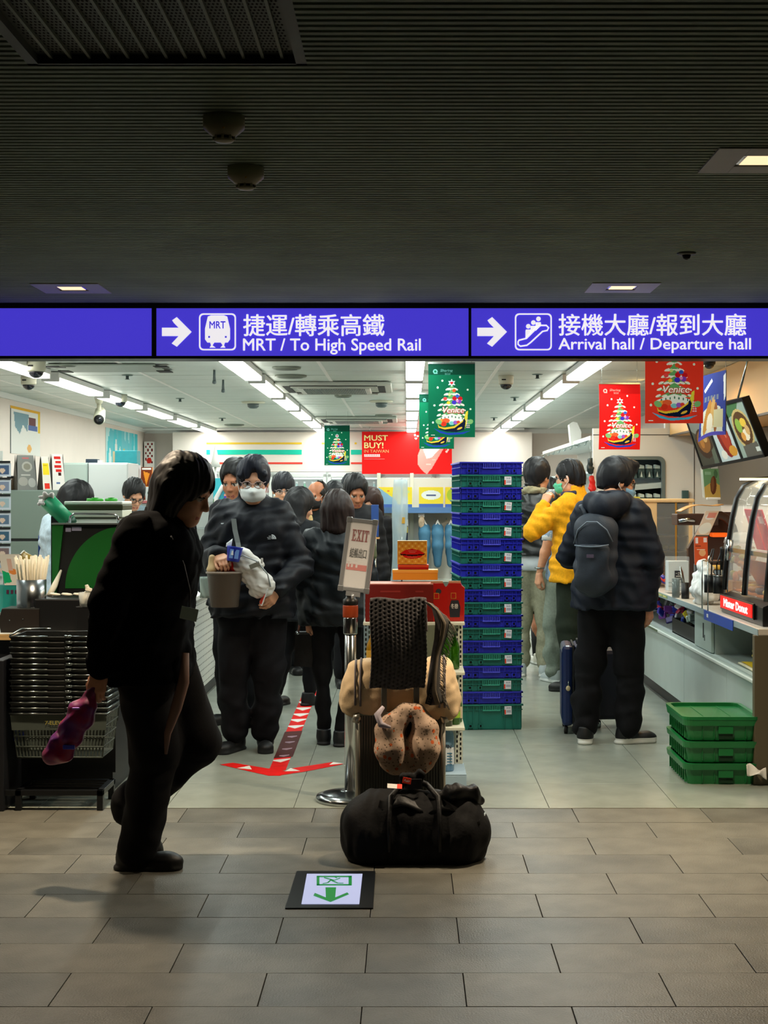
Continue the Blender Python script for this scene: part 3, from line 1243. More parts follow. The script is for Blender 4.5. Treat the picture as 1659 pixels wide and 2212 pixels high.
ink('arrow', lambda m: arrow(m, 0))
ink('arrow', lambda m: arrow(m, 681))


def train(m):
    rring(m, 430, 677, 510, 757, 3.2, 9)
    body = [(449, 684), (456, 681), (484, 681), (491, 684), (497, 710), (497, 733), (492, 740), (448, 740), (443, 733), (443, 710)]
    m.prism([(sx(x), sz(y)) for x, y in body][::-1], -.003, 0)
    for q in ([(454, 740), (463, 740), (459, 746), (466, 751), (453, 751), (456, 746)], [(477, 740), (486, 740), (484, 746), (487, 751), (476, 751), (481, 746)]):
        m.prism([(sx(x), sz(y)) for x, y in q][::-1], -.003, 0)


tr = ink('train_symbol', train)
q = MB()
q.letters('MRT', sx(470), sz(702), w=sx(487) - sx(452), h=sz(694) - sz(710), y=-.0045, bold=.035)
for x in (452, 488):
    q.raw([(sx(x - 2), -.0045, sz(726)), (sx(x + 2), -.0045, sz(726)), (sx(x + 2), -.0045, sz(730)), (sx(x - 2), -.0045, sz(730))], [(0, 3, 2, 1)])
q.build('lettering', m_blue, tr)
# escalator symbol
es = ink('escalator_symbol', lambda m: rring(m, 1112, 677, 1192, 757, 3.2, 9))
q = MB()
pl = [(1124, 746), (1138, 746), (1168, 712), (1178, 712)]
up_, lo_ = [], []
path = [(1121, 735), (1137, 731), (1160, 708), (1168, 703), (1180, 703), (1185, 708), (1182, 714), (1172, 716), (1146, 740), (1138, 746), (1124, 748), (1119, 744), (1119, 738)]
q.tube([(sx(x), -.003, sz(y)) for x, y in path], .0037, 6, closed=True)
for hx, hy in ((1141, 705), (1152, 697), (1163, 689)):
    q.lathe([(.0105, 0), (.0105, .003)], 16)
    for i in range(len(q.v) - 32, len(q.v)):
        v = q.v[i]
        q.v[i] = (sx(hx) + v[0], -.003 - v[2], sz(hy) + v[1])
    q.prism([(sx(x), sz(y)) for x, y in ((hx - 5, hy + 7), (hx + 5, hy + 7), (hx + 6, hy + 14), (hx - 6, hy + 26), (hx - 6, hy + 10))][::-1], -.003, 0)
q.build('pictogram', m_wht, es)
for s, xa, xb, ya, yb, bo in (('捷運/轉乘高鐵', 526, 830, 679, 726, .022), ('MRT / To High Speed Rail', 525, 909, 731, 766, .022),
                              ('接機大廳/報到大廳', 1207, 1611, 678, 725, .022), ('Arrival hall / Departure hall', 1206, 1622, 730, 763, .022)):
    q = MB()
    if ord(s[0]) > 999:        # stroke weight of the Chinese lettering: a few copies a hair apart
        for i, (ux, uz) in enumerate(((-.7, 0), (.7, 0), (0, .5), (0, -.5))):
            q.letters(s, sx((xa + xb) / 2 + ux), sz((ya + yb) / 2 + uz), w=sx(xb) - sx(xa), h=sz(ya) - sz(yb), y=-.003 - i * .0001)
    else:
        q.letters(s, sx((xa + xb) / 2), sz((ya + yb) / 2), w=sx(xb) - sx(xa), h=sz(ya) - sz(yb), y=-.003, bold=bo)
    q.build('lettering', m_wht, t)

# ------------------------------------------------------------------ emergency exit plate in the paving
t = thing('floor_exit_plate', 'lit white exit plate with green arrow set in black frame in the hall paving', 'sign', (-.238, 5.5, .001))
# frame corners from the paving
c4 = [FL(616, 1964), FL(806, 1964), FL(811, 1884), FL(641, 1884)]
w4 = [FL(651, 1957), FL(776, 1957), FL(783, 1891), FL(663, 1891)]
loc = lambda p, z: (p.x + .238, p.y - 5.5, z)
q = MB()
q.raw([loc(p, 0) for p in c4] + [loc(p, .004) for p in c4], [(4, 5, 6, 7), (0, 1, 5, 4), (1, 2, 6, 5), (2, 3, 7, 6), (3, 0, 4, 7)])
q.build('frame', mat('exit_frame', (22, 26, 30), .3), t)
q = MB()
q.raw([loc(p, .0055) for p in w4], [(0, 1, 2, 3)])
q.build('lit_panel', mat('exit_white', (178, 188, 232), .3, emit=.6), t)
mg = mat('exit_green', (20, 140, 62), .4, emit=.35)
q = MB()
for pts in ([(703, 1921), (726, 1921), (724, 1943), (750, 1932), (754, 1936), (714, 1953), (677, 1939), (680, 1933), (704, 1943)],):
    q.raw([loc(FL(x, y), .0065) for x, y in pts][::-1], [tuple(range(len(pts)))[::-1]])
q.build('arrow', mg, t)
q = MB()
for a, b, c, d in ((686, 1896, 760, 1899), (684, 1914, 757, 1917), (684, 1896, 690, 1917), (753, 1896, 760, 1917)):
    q.raw([loc(FL(x, y), .0065) for x, y in ((a, d), (c, d), (c, b), (a, b))], [(0, 1, 2, 3)])
for seg in ((700, 1900, 722, 1906, 4), (722, 1906, 735, 1901, 3), (716, 1904, 708, 1911, 4), (708, 1911, 697, 1913, 3), (716, 1906, 730, 1912, 4), (730, 1912, 742, 1912, 3), (722, 1898, 728, 1901, 3)):
    xa, ya, xb, yb, w = seg
    n = Vector((xb - xa, yb - ya)).normalized()
    n = Vector((-n.y, n.x)) * w / 2
    q.raw([loc(FL(x, y), .0067) for x, y in ((xa + n.x, ya + n.y * .5), (xb + n.x, yb + n.y * .5), (xb - n.x, yb - n.y * .5), (xa - n.x, ya - n.y * .5))], [(0, 1, 2, 3)])
q.build('running_figure', mg, t)
# ------------------------------------------------------------------ black duffel in front
t = thing('duffel_bag', 'large black duffel bag with rounded ends standing on the paving in front of the suitcase', 'bag', (.028, 5.98, 0))
m_duf = mat('black_nylon', (9, 9, 11), .75, noise=.2, ns=30, bump=.15, bs=60, spec=.2)
m_leath = mat('black_leather', (14, 14, 16), .5, bump=.2, bs=50, spec=.3)


def duffel():
    b = Body((-.34, -.2, -.01), (.34, .2, .36), .008)
    b.cap((-.17, 0, .13), (.17, 0, .13), .125, .125, .02, 0, sq=(1, 1, 1))
    b.cap((-.15, -.03, .06), (.15, -.03, .06), .1, .1, .05, 0)
    b.cap((-.19, .02, .05), (.2, .02, .05), .085, .085, .08, 0)
    b.ell((-.175, 0, .10), (.09, .14, .10), .06, 0)
    b.ell((.175, 0, .09), (.09, .14, .09), .06, 0)
    b.cap((-.14, .0, .2), (.17, .0, .2), .066, .06, .07, 0)
    b.ruffle(.004, 24, 4)
    b.ruffle(.003, 60, 7)
    b.cut((0, 0, -1), 0)
    return b


V, Q, mi = duffel().arrays()
npmesh('body', V, Q, mi, [m_duf], t)
for s in (-1, 1):
    q = MB()
    q.tube([(s * .1, -.145, .06), (s * .1, -.13, .17), (s * .095, -.07, .262), (s * .05, -.01, .30), (0, .0, .315), (-s * .03, .03, .31)], [.009, .009, .012, .012, .014, .012], 8)
    q.build('carry_strap', m_leath, t)
q = MB()
q.sheet(lambda u, v: (-.13 + .39 * u, -.1 + .2 * v, .255 + .022 * math.sin(5 * u + 3 * v) * math.sin(9 * u) - .16 * (v - .5) ** 2 - (.06 * max(0, u - .75) ** 2 * 16) * .8), 26, 12, .006)
q.build('top_flap', m_leath, t)
b = Body((.06, -.13, .2), (.32, .1, .34), .007)
b.chain([(.1, -.04, .262), (.17, -.05, .275), (.235, -.02, .262), (.262, .02, .225)], [.022, .034, .034, .02], .02)
b.ruffle(.007, 60, 3)
V, Q, mi = b.arrays()
npmesh('crumpled_pocket', V, Q, mi, [m_leath], t)
q = MB()
q.box(-.03, .03, -.052, -.046, .29, .33, .002)
q.build('handle_wrap', [m_leath], t)
b = Body((-.12, -.1, .26), (.06, .06, .4), .006)
b.ell((-.03, -.02, .325), (.03, .025, .03), .02)
b.ell((.02, -.01, .335), (.022, .02, .028), .02)
b.ruffle(.004, 90, 2)
V, Q, mi = b.arrays()
npmesh('bow_handle', V, Q, mi, [m_duf], t)
tg = MB()
tg.M = Matrix.Translation((-.03, -.085, .33)) @ Euler((R(-10), R(12), R(5))).to_matrix().to_4x4()
tg.box(-.017, .017, -.002, .002, -.012, .012, .001)
tg.build('luggage_tag', mat('tag_red', (232, 60, 34), .4), t, 'red airline luggage tag with white lettering')
q = MB()
q.M = tg.M
q.letters('Aair', 0, 0, w=.026, y=-.0025, bold=.02)
q.build('tag_lettering', mat('paper_white', (228, 226, 220), .7), t)
q = MB()
q.M = Matrix.Translation((-.075, -.075, .306)) @ Euler((R(-55), R(4), R(0))).to_matrix().to_4x4()
q.box(-.033, .018, -.001, .001, -.013, .011)
q.m = 1
q.box(.006, .026, -.0014, .0012, -.013, .012)
q.build('paper_tag', [mat('paper_white'), mat('tag_red')], t)
q = MB()
q.tube([(.25, -.09, .16), (.275, -.05, .175), (.285, -.01, .185)], .004, 6)
q.build('reflective_piping', mat('piping_grey', (150, 160, 165), .4), t)
q = MB()
q.tube([(-.2, -.12, .06), (-.235, -.07, .19), (-.2, .0, .25)], .006, 6)
q.build('side_piping', m_leath, t)

# ------------------------------------------------------------------ cabin suitcase
SX, SYY = -.03, 6.36
t = thing('suitcase', 'silver ribbed cabin suitcase with raised handle behind the black duffel', 'suitcase', (SX, SYY, 0))
m_alu = mat('suitcase_shell', (84, 86, 84), .4, metal=.35, spec=.4)
m_fr = mat('suitcase_frame', (176, 172, 160), .3, metal=.8)
q = MB()
prof = []
n = 30
for i in range(n * 2 + 1):
    x = -.17 + .34 * i / (n * 2)
    prof.append((x, -.10 - (.003 if i % 2 else 0)))
prof += [(.17, .1), (-.17, .1)]
q.prism(prof[::-1], .06, .535, axis='z')
q.build('shell', m_alu, t)
for s in (-1, 1):
    q = MB()
    q.tube([(s * .178, -.09, .06), (s * .178, -.09, .525), (s * .178, .09, .525), (s * .178, .09, .06)], .014, 8)
    q.build('edge_rail', m_fr, t)
    MB().tube([(s * .168, -.092, .53), (s * .184, -.092, .525), (s * .188, -.092, .505)], .019, 8).build('corner_cap', m_fr, t)
MB().box(-.178, .178, -.1, .1, .515, .548, .012).build('top_rail', m_fr, t)
MB().box(-.178, .178, -.1, .1, .045, .075, .012).build('bottom_rail', m_fr, t)
for s in (-1, 1):
    for d in (-1, 1):
        q = MB()
        q.M = Matrix.Translation((s * .14, d * .08, .024)) @ Matrix.Rotation(R(90), 4, 'Y')
        q.lathe([(.008, -.014), (.023, -.012), (.024, 0), (.023, .012), (.008, .014)], 16)
        q.M = None
        q.box(s * .14 - .018, s * .14 + .018, d * .08 - .012, d * .08 + .012, .036, .05)
        q.build('wheel', mat('wheel_black', (20, 20, 20), .5), t)
for s in (-1, 1):
    MB().box(s * .068 - .011, s * .068 + .011, -.012, .012, .53, 1.0, .003).build('handle_tube', mat('handle_alu', (120, 124, 122), .35, metal=.6), t)
MB().box(-.085, .085, -.018, .018, .985, 1.018, .01).build('handle_grip', m_blk, t)

# cream holdall riding on the suitcase
t = thing('holdall', 'cream canvas holdall with two grey stripes slumped over the top of the suitcase', 'bag', (SX, SYY, .549))
m_can = mat('cream_canvas', (214, 186, 146), .8, noise=.08, ns=20, bump=.15, bs=250)
b = Body((-.28, -.16, -.12), (.28, .19, .3), .008)
b.cap((-.12, .01, .1), (.12, .01, .1), .1, .1, .02)
b.ell((-.15, 0, .07), (.105, .125, .135), .07)
b.ell((.16, -.01, .06), (.09, .12, .14), .07)
b.cap((-.17, 0, .005), (.19, -.01, -.01), .055, .05, .06)
b.cap((.14, -.01, .16), (.17, -.01, .17), .05, .05, .05)
b.ruffle(.005, 26, 8)
b.ruffle(.0025, 70, 3)
b.cap((-.2, 0, -.085), (.2, 0, -.085), .09, .09, .01, sub=True)
V, Q, mi = b.arrays()
npmesh('body', V, Q, mi, [m_can], t)
b2V = V


def on_bag(pts, w, name, m):
    q = MB()
    q.tube([Vector(p) for p in pts], w, 6)
    return q.build(name, m, t)


for x, yo in ((-.168, 0), (-.19, 0), (.165, 0), (.187, 0)):
    mg_ = mat('stripe_grey', (112, 104, 106), .8)
    pts = []
    for a in np.linspace(-20, 120, 11):
        dy, dz = -math.cos(R(a)), math.sin(R(a))
        d = np.array((0, dy, dz))
        rel = V - np.array((x, 0, .07))
        k_ = (np.abs(rel[:, 0]) < .014)
        pr = rel[k_][:, 1:] @ d[1:]
        nn = np.linalg.norm(rel[k_][:, 1:], axis=1)
        k2 = pr > nn * .985
        rr = nn[k2].max() if k2.any() else .12
        pts.append((x, dy * (rr - .001), .07 + dz * (rr - .001)))
    on_bag(pts, .005, 'stripe', mg_)
q = MB()
for s in (-1, 1):
    q = MB()
    q.box(s * .068 - .012, s * .068 + .012, -.136, -.128, -.05, .16, .002)
    q.build('trolley_sleeve_strap', mat('strap_grey', (118, 118, 112), .7), t)

# knitted shawl thrown over the handle
t = thing('shawl', 'dark grey knitted shawl with taupe border and fringe draped over the suitcase handle', 'shawl', (SX, SYY, 0))
m_knit = mat('grey_knit', (86, 82, 82), .95, noise=.25, ns=40)


def shawl(u, v):
    # u across, v from the bottom of the front fall over the handle to the back
    x = -.118 + .232 * u - .012 * (1 - v) + .006 * math.sin(7 * v)
    if v < .72:
        z = .655 + .375 * v / .72
        y = -.138 - .022 * math.sin(math.pi * v / .72) + .01 * v
    else:
        a = (v - .72) / .28
        z = 1.03 - .02 * a - .25 * max(0, a - .45)
        y = -.128 + .2 * min(1, a * 1.3)
    # honeycomb stitch
    cu, cv = u * 13, v * 30
    st = math.sin(math.pi * cu) ** 2 * math.sin(math.pi * (cv + .5 * (int(cu) % 2))) ** 2
    return (x, y + .008 * st - .004 - .006 * math.sin(u * 5), z + .004 * math.sin(u * 9))


q = MB()
q.sheet(shawl, 78, 150, .008)
q.build('knit_panel', m_knit, t)
m_taupe = mat('taupe_band', (112, 100, 84), .9, noise=.1, ns=60)
EDGE = [((.105, 1.02), (.14, 1.005)), ((.14, .99), (.182, .965)), ((.155, .93), (.215, .93)), ((.15, .86), (.2, .87)), ((.135, .78), (.175, .80)), ((.125, .71), (.17, .73)), ((.118, .64), (.17, .66)), ((.13, .585), (.19, .60))]


def fall(u, v):
    f = v * (len(EDGE) - 1)
    i = min(int(f), len(EDGE) - 2)
    w = f - i
    a = Vector(EDGE[i][0]).lerp(Vector(EDGE[i + 1][0]), w)
    c = Vector(EDGE[i][1]).lerp(Vector(EDGE[i + 1][1]), w)
    p = a.lerp(c, u)
    return (p.x, -.135 + .05 * u * (1 - v) - .03 * math.sin(u * 3.1) - .01 * math.sin(v * 9), p.y)


MB().sheet(lambda u, v: fall(u * .3 - .1 * (1 - u), v), 6, 40, .007).build('side_fall', m_knit, t)
MB().sheet(lambda u, v: tuple(Vector(fall(.3 + u * .3, v)) + Vector((0, -.004, 0))), 6, 40, .007).build('border_band', m_taupe, t, 'taupe border band')
MB().sheet(lambda u, v: tuple(Vector(fall(.6 + u * .25, v)) + Vector((0, .0, 0))), 6, 40, .006).build('outer_edge', mat('edge_grey', (58, 56, 54), .9), t)
fr = MB()
for i in range(70):
    v = i / 69
    p = Vector(fall(.84, v))
    fr.tube([p, p + Vector((.016 + random.uniform(-.004, .006), random.uniform(-.006, .006), -.01 - .012 * random.random())), p + Vector((.026, random.uniform(-.01, .01), -.028 - .01 * random.random()))], .0018, 4)
o = fr.build('fringe', mat('fringe_grey', (140, 132, 120), .9), t)
o['kind'] = 'stuff'
lb = MB()
lb.M = Matrix.Translation((.128, -.166, .635)) @ Euler((0, R(15), 0)).to_matrix().to_4x4()
lb.box(-.013, .013, -.001, .001, -.045, .045)
lbo = lb.build('woven_label', mat('woven_black', (14, 14, 14), .8), t)
q = MB()
q.M = lb.M @ Matrix.Rotation(R(-90), 4, 'Y')
q.letters('ITZURN', 0, 0, w=.078, h=.014, y=-.0016, bold=.01)
q.build('label_lettering', mat('taupe_band'), lbo)

# floral neck pillow hanging on the suitcase
t = thing('neck_pillow', 'pale floral neck pillow hanging upside down on the front of the suitcase', 'pillow', (SX + .03, SYY - .16, .455))
m_flo = mat('floral_cloth', (196, 168, 142), .85, noise=.1, ns=30)
nt = m_flo.node_tree
bs_ = nt.nodes['Principled BSDF']
tc = nt.nodes.new('ShaderNodeTexCoord')
vo = nt.nodes.new('ShaderNodeTexVoronoi')
vo.inputs['Scale'].default_value = 26
nt.links.new(tc.outputs['Object'], vo.inputs['Vector'])
r1 = nt.nodes.new('ShaderNodeValToRGB')
r1.color_ramp.interpolation = 'CONSTANT'
r1.color_ramp.elements[0].color = (*lin((206, 96, 40)), 1)
r1.color_ramp.elements[1].position = .22
r1.color_ramp.elements[1].color = (*lin((190, 162, 140)), 1)
v2 = nt.nodes.new('ShaderNodeTexVoronoi')
v2.inputs['Scale'].default_value = 75
nt.links.new(tc.outputs['Object'], v2.inputs['Vector'])
r2 = nt.nodes.new('ShaderNodeValToRGB')
r2.color_ramp.interpolation = 'CONSTANT'
r2.color_ramp.elements[0].color = (*lin((104, 98, 78)), 1)
r2.color_ramp.elements[1].position = .26
r2.color_ramp.elements[1].color = (1, 1, 1, 1)
nt.links.new(v2.outputs['Distance'], r2.inputs[0])
mu = nt.nodes.new('ShaderNodeMixRGB')
mu.blend_type = 'MULTIPLY'
mu.inputs[0].default_value = .8
nt.links.new(r1.outputs[0], mu.inputs[1])
nt.links.new(r2.outputs[0], mu.inputs[2])
nt.links.new(vo.outputs['Distance'], r1.inputs[0])
nt.links.new(mu.outputs[0], bs_.inputs['Base Color'])
b = Body((-.17, -.1, -.19), (.17, .1, .16), .007)
b.chain([(.045, .0, .11), (.076, 0, .035), (.066, 0, -.045), (.056, 0, -.095)], [.03, .054, .072, .062], .012)
b.chain([(-.02, .0, .10), (-.07, 0, .025), (-.066, 0, -.05), (-.056, 0, -.095)], [.03, .056, .072, .062], .012)
b.cap((-.04, 0, -.1), (.04, 0, -.1), .05, .05, .02)
b.cap((-.09, 0, .03), (.0, .02, .11), .04, .035, .03)
b.ell((0, -.085, -.06), (.007, .05, .13), .02, sub=True)
b.ruffle(.002, 60, 8)
V, Q, mi = b.arrays()
npmesh('cushion', V, Q, mi, [m_flo], t)
MB().tube([(-.1, -.03, .13), (-.125, -.045, .1), (-.11, -.06, .06), (-.07, -.065, .05)], [.008, .014, .014, .006], 8).build('tie_ribbon', mat('ribbon_lilac', (176, 166, 176), .8), t)

# ------------------------------------------------------------------ barrier post with the EXIT frame
bx, by = (757 - VX) / FPX * 7.13, 7.13
t = thing('barrier_post', 'chrome barrier post carrying a framed EXIT sign beside the suitcase', 'barrier post', (bx, by, 0))
m_chr = mat('chrome', (176, 180, 182), .18, metal=1.0)
MB().lathe([(.165, 0), (.168, .012), (.163, .026), (.13, .036), (.06, .046), (.034, .05), (.032, .052)], 48).build('base', m_chr, t)
MB().lathe([(.0285, .05), (.0285, .96)], 28).build('pole', m_chr, t)
MB().lathe([(.034, .80), (.035, .805), (.035, .875), (.034, .88)], 28).build('pole_sleeve', m_chr, t)
MB().lathe([(.036, .88), (.037, .883), (.037, .935), (.036, .938)], 28).build('belt_head', mat('belt_orange', (150, 58, 22), .4), t, 'orange belt head')
MB().lathe([(.034, .938), (.036, .945), (.036, .965), (.025, .972), (.02, .985)], 28).build('cap', mat('cap_black', (14, 14, 14), .4), t)
FM = Matrix.Translation((.012, -.02, .985)) @ Euler((R(-7), R(6.0), R(-12))).to_matrix().to_4x4()
W_, H_ = .152, .352
m_acr = mat('silver_frame', (196, 200, 206), .25, metal=.6)


def inframe(name, fnc, m, parent=t, label=None):
    q = MB()
    q.M = FM
    fnc(q)
    return q.build(name, m, parent, label)


inframe('bracket', lambda q: (q.box(-.035, .035, -.006, .006, -.004, .03, .002), q.tube([(0, 0, -.02), (0, 0, .01)], .008, 8)), m_acr)
fo = inframe('sign_frame', lambda q: (q.box(-W_ / 2, -W_ / 2 + .022, -.008, .008, .02, .02 + H_, .004), q.box(W_ / 2 - .022, W_ / 2, -.008, .008, .02, .02 + H_, .004),
                                      q.box(-W_ / 2, W_ / 2, -.008, .008, .02, .04, .004), q.box(-W_ / 2, W_ / 2, -.008, .008, H_, .02 + H_, .004)), m_acr)
for s in (-1, 1):
    for z in (.03, .01 + H_):
        inframe('corner_clip', lambda q: q.box(s * (W_ / 2 - .012) - .014, s * (W_ / 2 - .012) + .014, -.0095, .009, z - .014, z + .014, .004), mat('clip_grey', (172, 176, 182), .3, metal=.7), fo)
so = inframe('sign_sheet', lambda q: q.box(-W_ / 2 + .02, W_ / 2 - .02, -.003, .002, .038, H_ + .002), mat('sheet_white', (242, 242, 246), .5))


def slab_exit(q):
    # four slab-serif capitals drawn as outlines
    E = [[(0, 0), (.62, 0), (.7, .3), (.62, .3), (.5, .12), (.3, .12), (.3, .44), (.42, .44), (.42, .36), (.5, .36), (.5, .64), (.42, .64), (.42, .56), (.3, .56), (.3, .88), (.5, .88), (.6, .7), (.68, .7), (.62, 1), (0, 1), (0, .9), (.1, .9), (.1, .1), (0, .1)]]
    X = [[(0, 0), (.32, 0), (.32, .1), (.24, .1), (.36, .36), (.48, .1), (.4, .1), (.4, 0), (.78, 0), (.78, .1), (.7, .1), (.47, .5), (.66, .9), (.74, .9), (.74, 1), (.44, 1), (.44, .9), (.52, .9), (.42, .66), (.31, .9), (.38, .9), (.38, 1), (.02, 1), (.02, .9), (.1, .9), (.31, .52), (.1, .1), (0, .1)]]
    I = [[(0, 0), (.4, 0), (.4, .1), (.31, .1), (.31, .9), (.4, .9), (.4, 1), (0, 1), (0, .9), (.09, .9), (.09, .1), (0, .1)]]
    T = [[(.16, 0), (.56, 0), (.56, .1), (.47, .1), (.47, .88), (.58, .88), (.64, .7), (.72, .7), (.7, 1), (.02, 1), (0, .7), (.08, .7), (.14, .88), (.25, .88), (.25, .1), (.16, .1)]]
    x = -.041
    for gl, w in ((E, .74), (X, .82), (I, .45), (T, .72)):
        kx, kz = .0302, .056
        for pl in gl:
            q.prism([(x + a * kx, .262 + b * kz) for a, b in pl][::-1], -.0045, -.003)
        x += w * kx


inframe('exit_lettering', slab_exit, mat('exit_red', (150, 34, 40), .5), so)
inframe('chinese_lettering', lambda q: [q.letters('結帳出口', i, .205, w=.082, h=.047, y=-.0045 - abs(i) * .01) for i in (-.0006, .0006)], mat('ink_black', (34, 36, 44), .6), so)
inframe('red_print', lambda q: q.box(-.05, .05, -.0042, -.003, .122, .15), mat('print_pink', (226, 120, 116), .5), so)
inframe('white_print', lambda q: [q.letters('in', -.02, .15, w=.05, h=.03, y=-.0045, bold=.03)], mat('print_cream', (244, 232, 234), .5), so)
inframe('cover', lambda q: q.box(-W_ / 2 + .012, W_ / 2 - .012, -.0065, -.0055, .03, H_ + .01), mat('clear_cover', (240, 244, 246), .12, alpha=.1))

# ------------------------------------------------------------------ promotional rack behind the suitcase
RX, RY = .03, 7.51
t = thing('display_rack', 'small white pegged display rack with tiers behind the suitcase', 'rack', (RX, RY, 0))
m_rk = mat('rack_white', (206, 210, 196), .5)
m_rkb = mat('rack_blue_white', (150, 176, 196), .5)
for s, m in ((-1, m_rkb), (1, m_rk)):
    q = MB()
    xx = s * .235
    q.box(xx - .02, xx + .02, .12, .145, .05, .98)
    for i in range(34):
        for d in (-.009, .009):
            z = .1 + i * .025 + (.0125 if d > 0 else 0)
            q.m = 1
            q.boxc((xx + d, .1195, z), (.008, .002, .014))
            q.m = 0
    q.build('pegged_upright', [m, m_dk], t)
MB().box(-.235, .235, .132, .14, .06, .97).build('back_panel', m_rk, t)
for i, (z, d) in enumerate(((.82, .15), (.575, .17), (.30, .17))):
    MB().box(-.25, .255, -d, .13, z, z + .016, .003).build('shelf', m_rk, t)
q = MB()
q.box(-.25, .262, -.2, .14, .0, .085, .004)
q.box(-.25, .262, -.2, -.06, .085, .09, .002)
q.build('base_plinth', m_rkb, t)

m_rd = mat('gift_red', (176, 26, 20), .3, coat=.4, noise=.1, ns=8)
m_rdd = mat('gift_dark_red', (110, 18, 14), .4)
m_gold = mat('gold_print', (220, 160, 70), .35, metal=.5)
# big dark red carton and glossy red gift bags on the top tier
t = thing('gift_carton', 'wide dark red gift carton on the top tier of the rack', 'box', (RX - .07, RY - .02, .837))
q = MB()
q.box(-.17, .17, -.1, .12, 0, .185, .002)
q.build('carton', m_rdd, t)
MB().box(-.168, .168, -.098, .118, .185, .189).build('lid_rim', mat('pink_card', (206, 140, 126), .6), t)
for x, w in ((-.07, .05), (-.02, .05), (.1, .04)):
    MB().boxc((x, -.101, .15), (w, .001, .008)).build('print', mat('faint_red', (140, 40, 34), .5), t)
for k, (x, y, lab) in enumerate(((.118, -.075, 'glossy red gift bag with black disc beside the dark carton'), (.208, -.06, 'glossy red gift bag with black pot picture at the end of the rack'))):
    t = thing('gift_bag', lab, 'gift bag', (RX + x, RY + y, .837), R(4 - 8 * k), 'red gift bags on the rack')
    q = MB()
    q.prism([(-.048, 0), (.048, 0), (.05, .165), (.036, .178), (.03, .19), (-.03, .19), (-.036, .178), (-.05, .165)], -.03, .03)
    q.build('bag', m_rd, t)
    q = MB()
    if k:
        q.prism([(-.022, .02), (.026, .02), (.03, .07), (.02, .105), (-.016, .105), (-.026, .07)][::-1], -.0315, -.030)
    else:
        q.prism([(.014 * math.cos(a) + .006, .15 + .013 * math.sin(a)) for a in np.linspace(0, 6.28, 17)[:-1]][::-1], -.0315, -.030)
    pr = q.build('picture', mat('ink_black'), t)
    q = MB()
    q.prism([(-.018, .112), (.008, .112), (.008, .142), (-.018, .142)][::-1], -.0318, -.030)
    q.m = 1
    q.prism([(-.015, .115), (.005, .115), (.005, .139), (-.015, .139)][::-1], -.0321, -.030)
    q.build('gold_emblem', [m_gold, m_rd], t)
    if k:
        q = MB()
        q.letters('冬戀', 0.0, .075, w=.036, h=.026, y=-.0325, bold=.01)
        q.build('lettering', mat('paper_white'), t)
    MB().box(-.03, .03, -.005, .005, .185, .2, .002).build('folded_top', mat('tan_card', (170, 132, 98), .6), t)

# yellow cracker boxes on top
m_yel = mat('cracker_yellow', (222, 150, 40), .45)
t = thing('gift_box', 'flat orange gift box lying on the red carton', 'box', (RX + .01, RY + .1, 1.035))
MB().box(-.115, .115, -.05, .05, 0, .05, .002).build('box', m_yel, t)
MB().box(-.117, .117, -.052, .052, .036, .052, .002).build('lid', mat('cracker_light', (236, 172, 70), .45), t)
t = thing('gift_box', 'smaller red gift box tucked under the chequered yellow box', 'box', (RX - .0, RY + .1, 1.088))
MB().box(-.078, .078, -.04, .045, 0, .022, .002).build('box', m_rd, t)
MB().box(-.079, .079, -.041, .046, .012, .024, .001).build('lid', mat('gift_orange', (214, 74, 30), .45), t)
pic = Pic(.15, .118, 60, (226, 160, 50))
for i in range(9):
    for jx in range(8):
        pic.ell(.06 + i * .125 * .9, .06 + jx * .105, .034, .034, (238, 190, 96) if (i + jx) % 2 else (214, 132, 40))
pic.poly([(.08, .42), (.25, .3), (.5, .25), (.75, .3), (.95, .42), (.75, .44), (.5, .45), (.25, .44)], (206, 24, 16))
pic.poly([(.08, .42), (.25, .44), (.5, .45), (.75, .44), (.95, .42), (.9, .48), (.5, .52), (.12, .48)], (40, 10, 8))
pic.poly([(.14, .47), (.5, .51), (.9, .47), (.75, .57), (.5, .6), (.28, .57)], (206, 24, 16))
pic.rect(.36, .32, .66, .34, (220, 120, 100)).rect(.4, .37, .62, .385, (220, 120, 100)).rect(.34, .54, .68, .555, (220, 120, 100))
t = thing('gift_box', 'upright chequered yellow box with a red lips shaped window on the rack', 'box', (RX - .005, RY + .09, 1.114), R(-3))
MB().box(-.075, .075, -.025, .035, 0, .118, .002).build('box', m_yel, t)
link('printed_front', pic.mesh(fn=lambda u, v: ((u - .5) * .148, -.0258, .117 - v * .116)), t)
MB().box(-.075, .075, -.025, .035, .118, .121).build('top_edge', mat('cracker_cream', (240, 206, 150), .5), t)

# bottles on the lower tiers
m_gl = mat('green_glass', (60, 130, 20), .08, trans=.6, spec=.6)
m_amb = mat('amber_liquid', (150, 110, 20), .2)
m_cap = mat('bottle_cap_green', (110, 150, 120), .4)


def bottle(name, lab, cat, loc, r, h, mb, mc, ml=None, grp=None, shape=0, capm=None):
    t = thing(name, lab, cat, loc, 0, grp)
    if shape == 0:
        pr = [(r * .9, 0), (r, .004), (r, h * .58), (r * .85, h * .68), (r * .42, h * .82), (r * .38, h * .94)]
    else:
        pr = [(r * .92, 0), (r, .006), (r, h * .7), (r * .9, h * .8), (r * .5, h * .9), (r * .45, h * .94)]
    MB().lathe(pr, 18).build('glass', mb, t)
    MB().lathe([(r * .46, h * .92), (r * .48, h * .925), (r * .48, h), (r * .3, h)], 14).build('cap', capm or mc, t)
    if ml:
        MB().lathe([(r * 1.01, h * .14), (r * 1.015, h * .145), (r * 1.015, h * .5), (r * 1.01, h * .505)], 18).build('label_band', ml, t)
    return t


